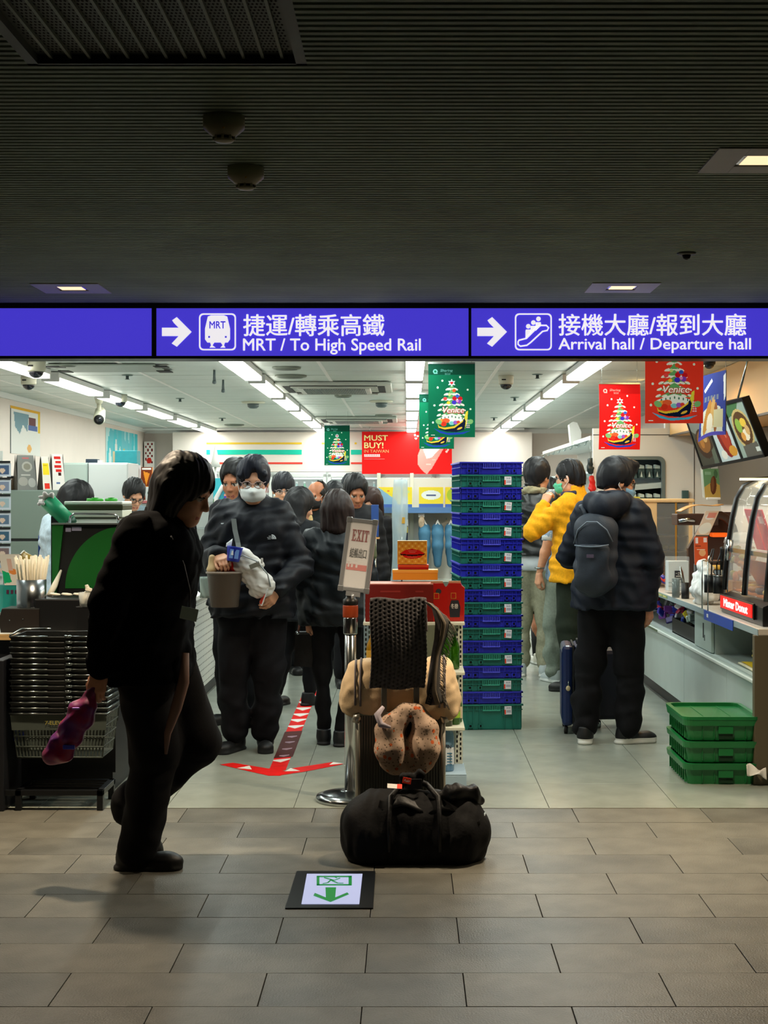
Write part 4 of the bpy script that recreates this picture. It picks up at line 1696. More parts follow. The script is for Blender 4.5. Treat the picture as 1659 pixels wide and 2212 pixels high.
bottle('sauce_bottle', 'sauce bottle with green cap and yellow filling beside the barrier post', 'bottle', (RX - .205, RY - .1, .592), .03, .2, m_amb, m_cap, mat('label_yellow', (196, 150, 50), .6))
bottle('tea_bottle', 'green tea bottle standing on the middle tier behind the shawl fringe', 'bottle', (RX + .16, RY - .09, .592), .03, .2, m_gl, m_cap)
bottle('tea_bottle', 'green tea bottle at the shelf end of the middle tier', 'bottle', (RX + .205, RY - .04, .592), .028, .19, m_gl, m_cap)
bottle('wine_bottle', 'tall green bottle lying close to the cream holdall on the lower tier', 'bottle', (RX + .208, RY - .06, .317), .028, .24, m_gl, m_cap, mat('label_lime', (150, 190, 60), .5))
bottle('wine_bottle', 'squat bottle with cream label on the lower tier of the rack', 'bottle', (RX + .165, RY - .11, .317), .032, .2, mat('dark_glass', (40, 44, 20), .1), m_cap, mat('label_cream', (206, 190, 160), .6))
bottle('water_bottle', 'small bottle at the back corner of the lower tier', 'bottle', (RX + .225, RY + .0, .317), .022, .16, m_gl, m_cap, mat('label_cream'))
t = bottle('water_bottle', 'big pale blue water bottle with printed label on the rack base', 'bottle', (RX + .168, RY - .1, .091), .036, .235, mat('blue_plastic', (120, 160, 190), .15, trans=.3), m_rkb, mat('label_white', (206, 214, 222), .5), shape=1)
q = MB()
q.letters('FIN', .005, .125, w=.03, h=.02, y=-.0372, bold=.03)
q.build('lettering', mat('ink_black'), t)
for i in range(5):
    MB().boxc((.012, -.0355, .035 + i * .014), (.026, .002, .006)).build('print', mat('print_teal', (60, 110, 140), .5), t)

# ------------------------------------------------------------------ tall stack of crates
m_cb = mat('crate_blue', (36, 40, 176), .35, spec=.5, noise=.1, ns=9)
m_cg = mat('crate_green', (26, 112, 98), .38, spec=.5, noise=.1, ns=9)
CY0, CW, CD, CP = 9.27, .402, .6, .0797


def crate(col, h, lab, z):
    m = m_cb if col == 'blue' else m_cg
    t = thing('crate', lab, 'crate', (.506, CY0 + CD / 2, z), R(4.0), 'stacked bread crates')
    w, d = CW / 2, CD / 2
    q = MB()
    th = .004
    for a in ((-w + .012, w - .012, -d + .012, -d + .012 + th), (-w + .012, w - .012, d - .012 - th, d - .012), (-w + .012, -w + .012 + th, -d + .012, d - .012), (w - .012 - th, w - .012, -d + .012, d - .012)):
        q.box(*a, 0, h - .004)
    q.box(-w + .012, w - .012, -d + .012, d - .012, 0, .006)
    q.build('walls', m, t)
    q = MB()
    for z0, z1, e in ((h - .01, h, 0), (h - .036, h - .032, .004)):
        for a in ((-w + e, w - e, -d + e, -d + .014), (-w + e, w - e, d - .014, d - e), (-w + e, -w + .014, -d + e, d - e), (w - .014, w - e, -d + e, d - e)):
            q.box(*a, z0, z1, .001 if e == 0 else 0)
    q.build('rim', m, t)
    q = MB()
    for x in (-.15, -.115, -.075, .08, .135, .16):
        q.box(x - .002, x + .002, -d + .003, -d + .013, .004, h - .01)
    for i in range(9):
        y = -d + .05 + i * .0625
        for s in (-1, 1):
            q.box(s * (w - .008) - .004, s * (w - .008) + .004, y - .002, y + .002, .004, h - .01)
    for i in range(14):
        x = -w + .02 + i * .028
        q.box(x - .001, x + .001, -d + .004, -d + .013, h - .033, h - .009)
    q.build('ribs', m, t)['kind'] = 'stuff'
    for x in ((-.142, -.1, .1, .142) if col == 'blue' else (-.132, -.07)):
        q = MB()
        for a in ((x - .014, x - .008, .012, .036), (x + .008, x + .014, .012, .036), (x - .014, x + .014, .032, .036), (x - .014, x + .014, .012, .016)):
            q.box(a[0], a[1], -d + .004, -d + .012, a[2], a[3])
        q.m = 1
        q.box(x - .007, x + .007, -d + .0108, -d + .0118, .016, .031)
        q.build('vent', [m, m_dk], t)
    q = MB()
    q.box(-.055, .056, -d - .002, -d + .014, h - .042, h - .036, .001)
    for i in range(10):
        x = -.05 + i * .0112
        q.box(x - .002, x + .002, -d - .001, -d + .014, h - .036, h - .01)
    h_ = q.build('handle', mat('crate_blue_light', (84, 84, 214), .35) if col == 'blue' else mat('crate_green_light', (60, 156, 130), .38), t)
    if col == 'green':
        q = MB()
        for a in ((.068, .132, .006, .010), (.068, .132, .05, .054), (.068, .072, .006, .054), (.128, .132, .006, .054)):
            q.box(a[0], a[1], -d + .002, -d + .012, a[2] + h - .0797, a[3] + h - .0797)
        q.build('label_holder', m, t)
        zz = h - .0797
        q = MB()
        an = random.uniform(-7, 5)
        q.M = Matrix.Translation((.104, -d - .002, zz + .042)) @ Euler((0, R(an), 0)).to_matrix().to_4x4()
        q.box(-.022, .022, -.0008, .0008, -.026, .026)
        cdo = q.build('card', mat('label_paper', (226, 222, 226), .6), t, 'white card with a red strip')
        q2 = MB()
        q2.M = q.M
        q2.box(-.0225, -.014, -.0012, .001, -.024, .004)
        q2.build('red_strip', mat('tag_red'), cdo)
        q2 = MB()
        q2.M = q.M
        q2.letters('B-02', .004, .015, w=.024, h=.007, y=-.0014, bold=.02)
        for i in range(2):
            q2.box(-.01, .018, -.0012, -.0009, -.012 + i * .008, -.008 + i * .008)
        q2.build('print', mat('print_grey', (130, 124, 150), .6), cdo)
    return t


z = 0.0
protos = {}
levels = []
for i in range(20):          # from the floor up
    top_i = 19 - i
    col = 'blue' if top_i % 2 == 0 else 'green'
    hgt = .16 if i == 0 else CP
    lab = ('deep green plastic crate at the bottom of the tall stack on the shop floor' if i == 0 else
           '%s plastic crate, %s of the tall stack of crates' % (col, 'topmost' if top_i == 0 else ORD[top_i] + ' from the top'))
    key = (col, hgt)
    random.seed(40 + i)
    protos.setdefault(key, None)
    if protos[key] is None or col == 'green':
        o = crate(col, hgt, lab, z)
        protos[key] = o
    else:
        o = dup(protos[key], (.506, CY0 + CD / 2, z), R(4.0), lab)
    o.rotation_euler = (0, 0, R(4.0 + random.uniform(-.5, .5)))
    o.location.x += random.uniform(-.002, .002)
    z += hgt + .0002
random.seed(11)

# ------------------------------------------------------------------ three green totes
m_tg = mat('tote_green', (22, 112, 56), .35, spec=.5, noise=.08, ns=8)


def tote(lab, z, lid):
    t = thing('tote', lab, 'tote', (1.597, 7.765, z), 0, 'green totes by the counter')
    w, d, h = .196, .265, .1105

    def ring(a, b, z0, z1, r, taper, name, inner=.006):
        q = MB()
        n = 6

        def rr(hw, hd, r):
            o = []
            for cx, cy, s in ((hw - r, -hd + r, -90), (hw - r, hd - r, 0), (-hw + r, hd - r, 90), (-hw + r, -hd + r, 180)):
                for i in range(n):
                    an = R(s + 90 * i / (n - 1))
                    o.append((cx + r * math.cos(an), cy + r * math.sin(an)))
            return o
        A, B, C, D = rr(a - taper, b - taper, r), rr(a, b, r), rr(a - inner, b - inner, r * .9), rr(a - taper - inner, b - taper - inner, r * .9)
        N = len(A)
        vs = [(x, y, z0) for x, y in A] + [(x, y, z1) for x, y in B] + [(x, y, z1) for x, y in C] + [(x, y, z0) for x, y in D]
        fs = []
        for k in range(3):
            fs += [(k * N + i, k * N + (i + 1) % N, (k + 1) * N + (i + 1) % N, (k + 1) * N + i) for i in range(N)]
        fs += [(3 * N + i, 3 * N + (i + 1) % N, (i + 1) % N, i) for i in range(N)]
        q.raw(vs, fs, False)
        return q, A
    q, A = ring(w - .012, d - .012, 0, h - .03, .03, .014, 'walls')
    q.raw([(x, y, .004) for x, y in A], [tuple(range(len(A)))])
    q.build('walls', m_tg, t)
    q, A = ring(w + .004, d + .004, h - .034, h - .003, .045, .004, 'rim', .02)
    q.build('rim', m_tg, t)
    q = MB()
    for i in range(9):
        y = -d + .05 + i * .053
        for s in (-1, 1):
            q.box(s * (w - .016) - .006, s * (w - .016) + .006, y - .004, y + .004, .01, h - .034)
    for x in (-.1, -.04, .12):
        q.box(x - .002, x + .002, -d + .012, -d + .02, .01, h - .034)
    q.build('ribs', m_tg, t)['kind'] = 'stuff'
    q = MB()
    q.box(-.02, .055, -d + .004, -d + .016, .035, h - .034, .002)
    q.m = 1
    q.box(-.018, .053, -d + .0125, -d + .017, .008, .036)
    q.build('handle', [m_tg, mat('tote_recess', (8, 46, 22), .6)], t)
    if lid:
        q, A = ring(w + .006, d + .006, h - .004, h + .012, .048, .0, 'lid', .022)
        q.build('lid_rim', m_tg, t)
        q = MB()
        q.box(-w + .016, w - .016, -d + .016, d - .016, h - .012, h - .006)
        for x in (-.07, .07):
            q.box(x - .003, x + .003, -d + .03, d - .03, h - .006, h - .003)
        q.build('lid_panel', m_tg, t)
    return t


tote('green plastic tote on the floor, bottom of the three by the counter', 0, False)
tote('green plastic tote in the middle of the three by the counter', .1115, False)
tote('green plastic tote with a recessed lid, top of the three by the counter', .223, True)
t = thing('paper_scrap', 'crumpled white paper scrap poking out of the bottom green tote', 'paper', (1.76, 7.475, .055))
MB().sheet(lambda u, v: (-.05 + .1 * u, -.02 * v + .012 * math.sin(9 * u), .05 - .04 * v - .02 * u + .012 * math.sin(7 * u + 4 * v)), 10, 6, .002).build('scrap', mat('paper_white'), t)

# ------------------------------------------------------------------ red tape arrow on the shop floor
t = thing('tape_arrow', 'big arrow of red and white warning tape stuck on the shop floor', 'floor marking', (0, 0, 0))
m_tr = mat('tape_red', (206, 16, 12), .6, spec=.15, noise=.1, ns=20)
m_tw = mat('tape_white', (214, 210, 204), .6, spec=.2)
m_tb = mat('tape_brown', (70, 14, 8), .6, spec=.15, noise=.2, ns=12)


def fpoly(name, pts, m, z, parent=t):
    q = MB()
    pp = [FL(*p) for p in pts]
    a = sum(pp[i].x * pp[(i + 1) % len(pp)].y - pp[(i + 1) % len(pp)].x * pp[i].y for i in range(len(pp)))
    if a < 0:
        pp = pp[::-1]
    q.prism([(p.x, p.y) for p in pp], z - .0004, z, axis='z')
    return q.build(name, m, parent)


L0, L1, R0, R1 = Vector((656, 1494)), Vector((579, 1668)), Vector((686, 1494)), Vector((617, 1664))


def strip(u, v):
    return L0.lerp(L1, v).lerp(R0.lerp(R1, v), u)


shaft = fpoly('shaft_tape', [strip(0, 0), strip(1, 0), strip(1, 1), strip(0, 1)], m_tr, .0008)
for v in (.05, .125, .2, .275, .345, .425, .85):
    q = [strip(0, v), strip(1, v), strip(1, v + .012), strip(.5, v + .04), strip(0, v + .012)]
    fpoly('chevron', q, m_tw, .0012, shaft)
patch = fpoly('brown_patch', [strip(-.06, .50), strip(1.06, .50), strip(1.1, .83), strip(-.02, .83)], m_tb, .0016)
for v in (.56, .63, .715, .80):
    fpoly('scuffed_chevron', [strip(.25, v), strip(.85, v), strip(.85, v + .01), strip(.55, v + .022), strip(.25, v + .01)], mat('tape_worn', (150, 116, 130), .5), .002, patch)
for pts, ch in (([(475, 1652), (503, 1648), (620, 1667), (606, 1676), (580, 1676)], [(511, 1660), (539, 1655), (544, 1663)]),
                ([(600, 1676), (632, 1660), (717, 1647), (742, 1651), (660, 1667)], [(615, 1667), (628, 1660), (648, 1666)])):
    a_ = fpoly('head_tape', pts, m_tr, .0014 if ch[0][0] < 600 else .0018)
    fpoly('chevron', ch, m_tw, .0024, a_)
    if ch[0][0] > 600:
        fpoly('chevron', [(711, 1653), (720, 1647), (742, 1650)], m_tw, .0024, a_)

# ------------------------------------------------------------------ stack of shopping baskets on its stand
m_bk = mat('basket_black', (26, 28, 28), .35, spec=.5)
m_wire = mat('basket_steel', (150, 160, 160), .22, metal=1.0)
BX, BYc = -1.62, 7.03
t = thing('basket_stand', 'low black metal stand carrying the stack of shopping baskets', 'stand', (BX, BYc, 0))
m_sm = mat('stand_black', (22, 24, 26), .35, metal=.3)
for s in (-1, 1):
    for d, nm in ((-1, 'leg'), (1, 'leg')):
        MB().box(s * .19 - .014, s * .19 + .014, d * .13 - .014, d * .13 + .014, 0, .07, .002).build(nm, m_sm, t)
for a in ((-.255, .205, -.145, -.115), (-.205, .205, .115, .145), (-.205, -.175, -.145, .145), (.175, .205, -.145, .145)):
    MB().box(*a, .07, .095, .002).build('frame_bar', m_sm, t)
MB().box(-.30, -.252, -.16, .16, 0, .70, .004).build('side_post', mat('post_dark', (16, 18, 24), .5), t)
MB().box(-.25, -.238, .0, .16, .3, .69, .004).build('blue_post', mat('post_blue', (40, 60, 190), .4), t)
for i in range(3):
    MB().box(-.2, .2, -.06 + i * .06 - .006, -.06 + i * .06 + .006, .085, .093).build('cross_bar', m_sm, t)

bproto = None
NB = 15
for i in range(NB):
    z = .245 + .0255 * i
    w, d, h = .225, .15, .205
    lab = ('grey shopping basket with yellow lettering at the bottom of the stack' if i == 0 else 'shopping basket with steel handles, %s from the top of the nested stack' % ORD[NB - 1 - i] if i < NB - 1 else 'topmost shopping basket of the nested stack, handles folded')
    t = thing('shopping_basket', lab, 'basket', (BX + .005 * (i % 2), BYc, z), 0, 'nested shopping baskets')
    q = MB()
    a, b = w - .028, d - .028
    if i == 0:
        # slatted sides of the lowest basket, the only one that shows them
        for k in range(27):
            x = -1 + 2 * k / 26
            for s in (-1, 1):
                q.raw([(x * a - .004, s * b, 0), (x * a + .004, s * b, 0), (x * w * .97 + .004, s * (d - .003), h), (x * w * .97 - .004, s * (d - .003), h)], [(0, 1, 2, 3)])
        for k in range(18):
            y = -1 + 2 * k / 17
            for s in (-1, 1):
                q.raw([(s * a, y * b - .004, 0), (s * a, y * b + .004, 0), (s * (w - .003), y * d * .97 + .004, h), (s * (w - .003), y * d * .97 - .004, h)], [(0, 1, 2, 3)])
        for z0 in (0, .05, .1, .15):
            f = z0 / h
            aa, bb = a + (w - a) * f, b + (d - b) * f
            q.tube([(-aa, -bb, z0), (aa, -bb, z0), (aa, bb, z0), (-aa, bb, z0)], .004, 6, closed=True)
        q.box(-a, a, -b, b, -.004, .002)
        for s in (-1, 1):
            q.raw([(-w * .97, s * (d - .004), .13), (w * .97, s * (d - .004), .13), (w, s * d, h), (-w, s * d, h)], [(0, 1, 2, 3)])
    else:
        q.raw([(-a - .02, -b - .02, .17), (a + .02, -b - .02, .17), (a + .02, b + .02, .17), (-a - .02, b + .02, .17), (-w, -d, h), (w, -d, h), (w, d, h), (-w, d, h)],
              [(0, 1, 5, 4), (1, 2, 6, 5), (2, 3, 7, 6), (3, 0, 4, 7)])
    bb_ = q.build('basket_body', m_bk if i else mat('basket_grey', (70, 78, 72), .5), t)
    q = MB()
    q.tube([(-w, -d, h), (-w + .03, -d - .004, h), (w - .03, -d - .004, h), (w, -d, h), (w, d, h), (-w, d, h)], .0042, 6, closed=True)
    q.build('rim', m_bk, t)
    MB().tube([(-w - .003, -d - .008, h + .004), (-.05, -d - .010, h + .004)], .0036, 6).build('handle', m_wire, t)
    MB().tube([(.03, -d - .010, h + .004), (w + .002, -d - .008, h + .004), (w + .004, d * .6, h + .004)], .0036, 6).build('handle', m_wire, t)
    MB().tube([(.03, -d - .012, h + .004), (.062, -d - .012, h + .004)], .0075, 6).build('handle_grip', m_wire, t)
    if i == 0:
        q = MB()
        q.letters('7-ELEVEN', -.01, .165, w=.105, h=.018, y=-d - .001, bold=.03)
        q.build('lettering', mat('basket_yellow', (150, 140, 70), .5), t)
    if i == NB - 1:
        q = MB()
        q.tube([(-w, -d, h + .01), (-w + .03, -d + .1, h + .03), (-.09, -d + .11, h + .03), (-.06, -d + .1, h + .03)], .005, 6)
        q.build('folded_handle', m_wire, t)
        q = MB()
        for s in range(14):
            q.boxc((-.12 + s * .024, d - .02, h - .012), (.008, .003, .010))
        q.box(-w, w, d - .018, d - .016, .15, h)
        q.build('perforated_back', m_bk, t)
# ------------------------------------------------------------------ checkout counter on the pale wall side
def span(px0, py0, px1, py1, Y):
    """x0, x1, z0, z1 of a picture rectangle standing at depth Y"""
    a, b = P(px0, py1, Y), P(px1, py0, Y)
    return a.x, b.x, a.z, b.z


m_ctw = mat('counter_white', (206, 208, 202), .4)
m_cbk = mat('counter_black', (16, 17, 19), .45)
m_wood = mat('counter_wood', (206, 168, 112), .5, noise=.15, ns=12, stretch=(1, 12, 12))
t = thing('checkout_counter', 'long checkout counter with black front, pale worktop and wood edge strip', 'counter', (0, 0, 0))
q = MB()
q.box(-3.0, -1.40, 7.27, 7.95, .757, .787, .003)
q.box(-2.05, -1.42, 7.95, 12.3, .757, .787, .003)
q.build('worktop', m_ctw, t)
MB().box(-3.0, -1.83, 7.262, 7.27, .757, .786).build('wood_edge', m_wood, t)
q = MB()
q.box(-3.0, -1.44, 7.31, 7.93, .1, .757)
q.box(-3.0, -1.46, 7.34, 7.9, 0, .1)
q.build('front_body', m_cbk, t)
MB().box(-2.02, -1.49, 7.93, 12.25, 0, .1).build('plinth', m_cbk, t)
for k in range(4):
    q = MB()
    y0 = 7.95 + k * 1.075
    q.box(-2.0, -1.46, y0, y0 + 1.065, .1, .757)
    for i in range(20):
        for jx in range(13):
            q.m = 1
            q.boxc((-1.4595, y0 + .03 + i * .053, .13 + jx * .048), (.002, .008, .008))
            q.m = 0
    q.build('perforated_panel', [m_ctw, m_dk], t)
q = MB()
for i in range(5):
    for jx in range(12):
        q.boxc((-1.985 + i * .11, 12.251, .13 + jx * .05), (.01, .002, .01))
q.build('end_holes', m_dk, t)['kind'] = 'stuff'

# steel cup of straws on a dark box
t = thing('condiment_box', 'low black wooden box under the steel straw cup on the counter', 'box', (-1.925, 7.43, .787))
q = MB()
q.prism([(-.09, 0), (.10, 0), (.10, .115), (-.085, .115), (-.1, .06)], -.09, .09)
q.build('box', mat('dark_wood', (34, 28, 24), .5), t)
MB().box(-.085, .1, -.085, .085, .115, .119).build('lid', mat('dark_grey_lid', (70, 74, 74), .35), t)
for s in (-.045, .02):
    MB().ball((s, -.0905, .07 - abs(s) * .2), .004, 8).build('screw', m_wire, t)
cx, cy = (68 - VX) / FPX * 7.42, 7.42
t = thing('straw_cup', 'polished steel cup holding paper wrapped straws on the checkout counter', 'cup', (cx, cy, .906))
MB().lathe([(.07, 0), (.0725, .004), (.0735, .14), (.0715, .14), (.0705, .008), (.01, .008)], 40).build('cup', mat('brushed_steel', (150, 156, 160), .25, metal=1.0), t)
m_st = mat('straw_paper', (226, 218, 196), .7)
for i in range(58):
    a, rr = random.uniform(0, 6.28), .064 * math.sqrt(random.random())
    lean = Vector((rr * math.cos(a) * .35 - .002, rr * math.sin(a) * .3, 0))
    h = random.uniform(.235, .262)
    q = MB()
    q.tube([(rr * math.cos(a) * .75, rr * math.sin(a) * .75, .012), Vector((rr * math.cos(a), rr * math.sin(a), h)) + lean], .0055, 6)
    tag(q.build('straw', m_st, None, None, (cx, cy, .906)), 'white paper wrapped straw standing in the steel cup', 'straw', 'straws in the steel cup')

# soup station with green quarter disc
t = thing('soup_station', 'black heated soup station with a green quarter circle on its backboard', 'food station', (-1.665, 7.6, .787))
m_grn = mat('panel_green', (14, 104, 34), .45)
MB().box(-.185, .19, -.25, .15, 0, .165, .006).build('body', m_cbk, t)
q = MB()
q.box(-.185, .19, .13, .15, .165, .53)
q.build('backboard', m_cbk, t)
q = MB()
arc = [(.19, .195)] + [(.19 + .31 * math.cos(a) * 1.0, .195 + .325 * math.sin(a)) for a in np.linspace(math.pi / 2, math.pi, 22)]
q.prism(arc, .126, .13)
q.build('green_quarter', m_grn, t)
q = MB()
q.prism([(-.185, .165), (-.165, .165), (-.125, .53), (-.185, .53)], .11, .129)
q.build('green_wing', m_grn, t)
MB().box(-.185, .19, .1, .155, .528, .536).build('top_edge', mat('edge_steel', (150, 158, 156), .3, metal=.6), t)
for a in ((-.118, -.09, .49, .512), (-.085, -.035, .495, .516)):
    MB().box(a[0], a[1], .1265, .1285, a[2], a[3]).build('price_label', mat('label_lilac', (160, 160, 190), .5), t)
MB().tube([(-.10, .14, .535), (-.095, .14, .57), (-.075, .14, .585), (.13, .14, .582), (.15, .14, .57), (.155, .14, .535)], .0065, 8).build('handle_bar', m_chr, t)
m_lid = mat('ladle_white', (224, 216, 196), .4)
for i, (x, a) in enumerate(((-.12, .1), (-.06, -.1), (0.0, .05), (.06, 0))):
    q = MB()
    q.M = Matrix.Translation((x, -.1, .172)) @ Euler((0, R(6), a)).to_matrix().to_4x4()
    q.lathe([(.0, .0), (.024, .001), (.03, .006), (.024, .012), (.0, .015)], 18)
    q.build('pot_lid', m_lid, t)
q = MB()
q.tube([(-.16, -.05, .17), (-.15, .02, .215), (-.135, .1, .29)], [.015, .016, .006], 8)
q.build('ladle_handle', m_lid, t)
t = thing('cream_cup_holder', 'clear tub stuffed with little white creamer packs beside the soup station', 'tub', (-1.585, 7.33, .787))
MB().lathe([(.036, .13), (.043, .2), (.041, .2), (.034, .133), (.001, .133)], 20).build('tub', mat('clear_plastic', (230, 230, 224), .1, alpha=.35), t)
MB().box(-.05, .05, -.03, .05, 0, .132, .004).build('stand', m_cbk, t)
for i in range(16):
    a, rr = random.uniform(0, 6.28), random.uniform(0, .034)
    tag(MB().boxc((0, 0, 0), (.026, .018, .012), .003).build('creamer_pack', mat('pack_cream', (226, 218, 200), .5), None, None,
        (-1.585 + rr * math.cos(a), 7.33 + rr * math.sin(a), .787 + .15 + .005 * i), (random.random() * 3, random.random() * 3, random.random() * 3)),
        'small white creamer pack heaped in the clear tub', 'creamer', 'creamer packs in the tub')
# paper cup tubes leaning over the station
t = thing('cup_sleeve', 'green tube of paper cups tilted out of its holder beside the white steamer', 'cups', (-1.90, 8.0, .825))
q = MB()
q.tube([(-.045, 0, .615), (.07, 0, .50)], [.045, .042], 18)
q.build('tube', mat('cup_green', (40, 156, 108), .4), t)
q = MB()
q.tube([(.07, 0, .50), (.09, 0, .48)], [.043, .034], 18)
q.build('ring', mat('cup_ring', (20, 70, 50), .5), t)
q = MB()
q.box(-.02, .02, -.02, .02, -.038, .53)
q.build('stand', m_cbk, t)
b = Body((-.12, -.08, .56), (.04, .08, .72), .006)
for a in range(9):
    b.cap((-.045, 0, .615), (-.05 + .035 * math.cos(a * .75), -.02 + .03 * math.sin(a * 2), .622 + .03 * math.sin(a * .9)), .012, .012, .012)
b.ruffle(.004, 90, 3)
V, Q, mi = b.arrays()
npmesh('tissue_tuft', V, Q, mi, [mat('tissue_print', (222, 214, 210), .8, noise=.3, ns=50)], t)
t = thing('cup_sleeve', 'gold paper cup lying tilted behind the straws', 'cups', (-2.0, 7.885, .787))
q = MB()
q.tube([(-.06, 0, .35), (.03, 0, .305)], [.04, .034], 18)
q.build('tube', mat('cup_gold', (150, 120, 40), .4), t)
MB().tube([(-.063, 0, .352), (-.058, 0, .349)], [.043, .043], 18).build('cup_rim', mat('paper_white'), t)
MB().box(-.02, .02, -.02, .02, 0, .31).build('stand', m_cbk, t)

# white steamer, green discs on it
t = thing('steamer', 'white bun steamer with dark lid line on the checkout counter', 'steamer', (-1.73, 8.25, .787))
q = MB()
q.box(-.15, .17, -.14, .14, 0, .56, .03)
q.build('body', mat('steamer_white', (220, 222, 212), .35), t)
MB().box(-.152, .172, -.142, .142, .60, .628, .004).build('lid_band', mat('steamer_dark', (60, 62, 40), .4), t)
MB().box(-.15, .17, -.14, .14, .56, .60, .004).build('glass_band', mat('steamer_pale', (222, 224, 206), .3), t)
MB().box(-.15, .17, -.14, .14, .628, .648, .006).build('lid', mat('steamer_white'), t)
b = Body((-.16, -.2, .42), (.2, -.1, .56), .007)
b.cap((-.08, -.15, .44), (.18, -.15, .46), .03, .05, .02)
b.ruffle(.004, 50, 3)
V, Q, mi = b.arrays()
npmesh('cloth', V, Q, mi, [mat('steam_cloth', (40, 50, 48), .9)], t)
for i, x in enumerate((-.005, .085)):
    t = thing('disc_lid', ['larger green flat disc on the white steamer', 'smaller green flat disc on the white steamer'][i], 'lid', (-1.73 + x, 8.23, 1.4352))
    MB().lathe([(.045 - .012 * i, 0), (.047 - .012 * i, .004), (.045 - .012 * i, .016), (.001, .017)], 24).build('disc', mat('disc_green', (40, 150, 30), .4), t)
    MB().lathe([(.02, .017), (.018, .02), (.001, .021)], 16).build('boss', mat('disc_green'), t)
# teal acrylic stand at the picture edge, small black box
t = thing('acrylic_stand', 'slanted acrylic promotion stand with teal print at the counter end', 'stand', (-2.06, 7.72, .787))
pic = Pic(.12, .16, 40, (222, 214, 202))
pic.poly([(0, .7), (.3, .8), (.35, 1.2), (0, 1.25)], (20, 170, 110)).ell(.5, .75, .2, .12, (226, 138, 70)).poly([(.7, .85), (.95, .95), (.98, 1.2), (.75, 1.15)], (20, 170, 110)).rect(.3, .2, .5, .7, (214, 176, 160)).poly([(.92, 0), (1, 0), (1, .3)], (60, 60, 60))
link('print', pic.mesh(fn=lambda u, v: (-.06 + .115 * u + .035 * v, -.03 - .02 * v, .375 - .16 * v)), t)
q = MB()
q.prism([(-.065, .215), (.085, .215), (.085, .12), (.07, .05), (-.065, .05)], -.045, .03)
q.build('teal_block', mat('teal_acrylic', (30, 160, 150), .15, alpha=.75), t)
for i in range(4):
    MB().boxc((-.01 + i * .022, -.047, .18), (.013, .003, .02)).build('print_mark', mat('mark_plum', (80, 30, 60), .5), t)
q = MB()
q.box(-.09, .09, -.05, .05, 0, .05, .004)
q.build('foot', m_cbk, t)
t = thing('cash_drawer', 'pale grey cash drawer on the counter behind the black wooden box', 'drawer', (-2.2, 7.8, .787))
MB().box(-.16, .27, -.14, .14, 0, .075, .004).build('case', mat('drawer_grey', (140, 160, 160), .4), t)
MB().box(-.15, .26, -.146, -.14, .012, .04).build('drawer_front', mat('drawer_dark', (30, 40, 44), .4), t)

# cabinets behind the counter
t = thing('filing_cabinet', 'dark grey two tier cabinet with product bags on top behind the cashier', 'cabinet', (-2.79, 11.2, 0))
m_cab = mat('cabinet_grey', (104, 116, 108), .45)
MB().box(-.24, .2, -.22, .22, 0, 1.51, .004).build('body', m_cab, t)
for z0, z1 in ((.75, 1.13), (1.15, 1.505), (.05, .73)):
    MB().box(-.235, .195, -.232, -.22, z0, z1, .003).build('door', mat('cabinet_door', (112, 126, 116), .4), t)
MB().box(-.235, .195, -.228, -.22, 1.13, 1.15).build('gap', m_dk, t)
for i, (x, w, c) in enumerate(((-2.88, .4, (176, 190, 182)), (-2.585, .34, (204, 208, 206)))):
    t = thing('locker', ['pale green grey locker left of its twin behind the product bags', 'silver white locker beside the packed shelf'][i], 'cabinet', (x + (0.03 if i else -.05), 12.9, 0))
    MB().box(-w / 2, w / 2, -.25, .25, 0, 1.75, .005).build('body', mat('locker_%d' % i, c, .35, metal=.1), t)
    MB().box(-w / 2 + .006, w / 2 - .006, -.262, -.25, .06, 1.74, .004).build('door', mat('locker_%d' % i), t)
    MB().box(w / 2 - .05, w / 2 - .035, -.275, -.262, .9, 1.1, .003).build('handle', m_wire, t)
t = thing('clipboard_box', 'small dark box lying on the lockers', 'box', (-2.72, 12.85, 1.751))
MB().box(-.06, .04, -.05, .05, 0, .035, .003).build('box', mat('navy_box', (30, 44, 60), .5), t)
MB().box(.04, .075, -.04, .04, 0, .025, .003).build('lid', mat('paper_white'), t)


def gusset_bag(lab, loc, w, h, d, pic, mside, lean=0, rz=0):
    t = thing('product_bag', lab, 'bag', loc, rz)
    link('printed_front', pic.mesh(fn=lambda u, v: ((u - .5) * w * (.82 + .18 * v), -d * .5 * v ** .8 - .001, h * (1 - v))), t)
    q = MB()
    q.prism([(-d / 2, 0), (d / 2, 0), (0, h)], w * .5 - .002, w * .5, axis='x')
    q.prism([(-d / 2, 0), (d / 2, 0), (0, h)], -w * .5, -w * .5 + .002, axis='x')
    q.build('gusset', mside, t)
    q = MB()
    q.raw([(-w / 2, d / 2, 0), (w / 2, d / 2, 0), (w * .41, 0, h), (-w * .41, 0, h)], [(0, 1, 2, 3)])
    q.build('back', mside, t)


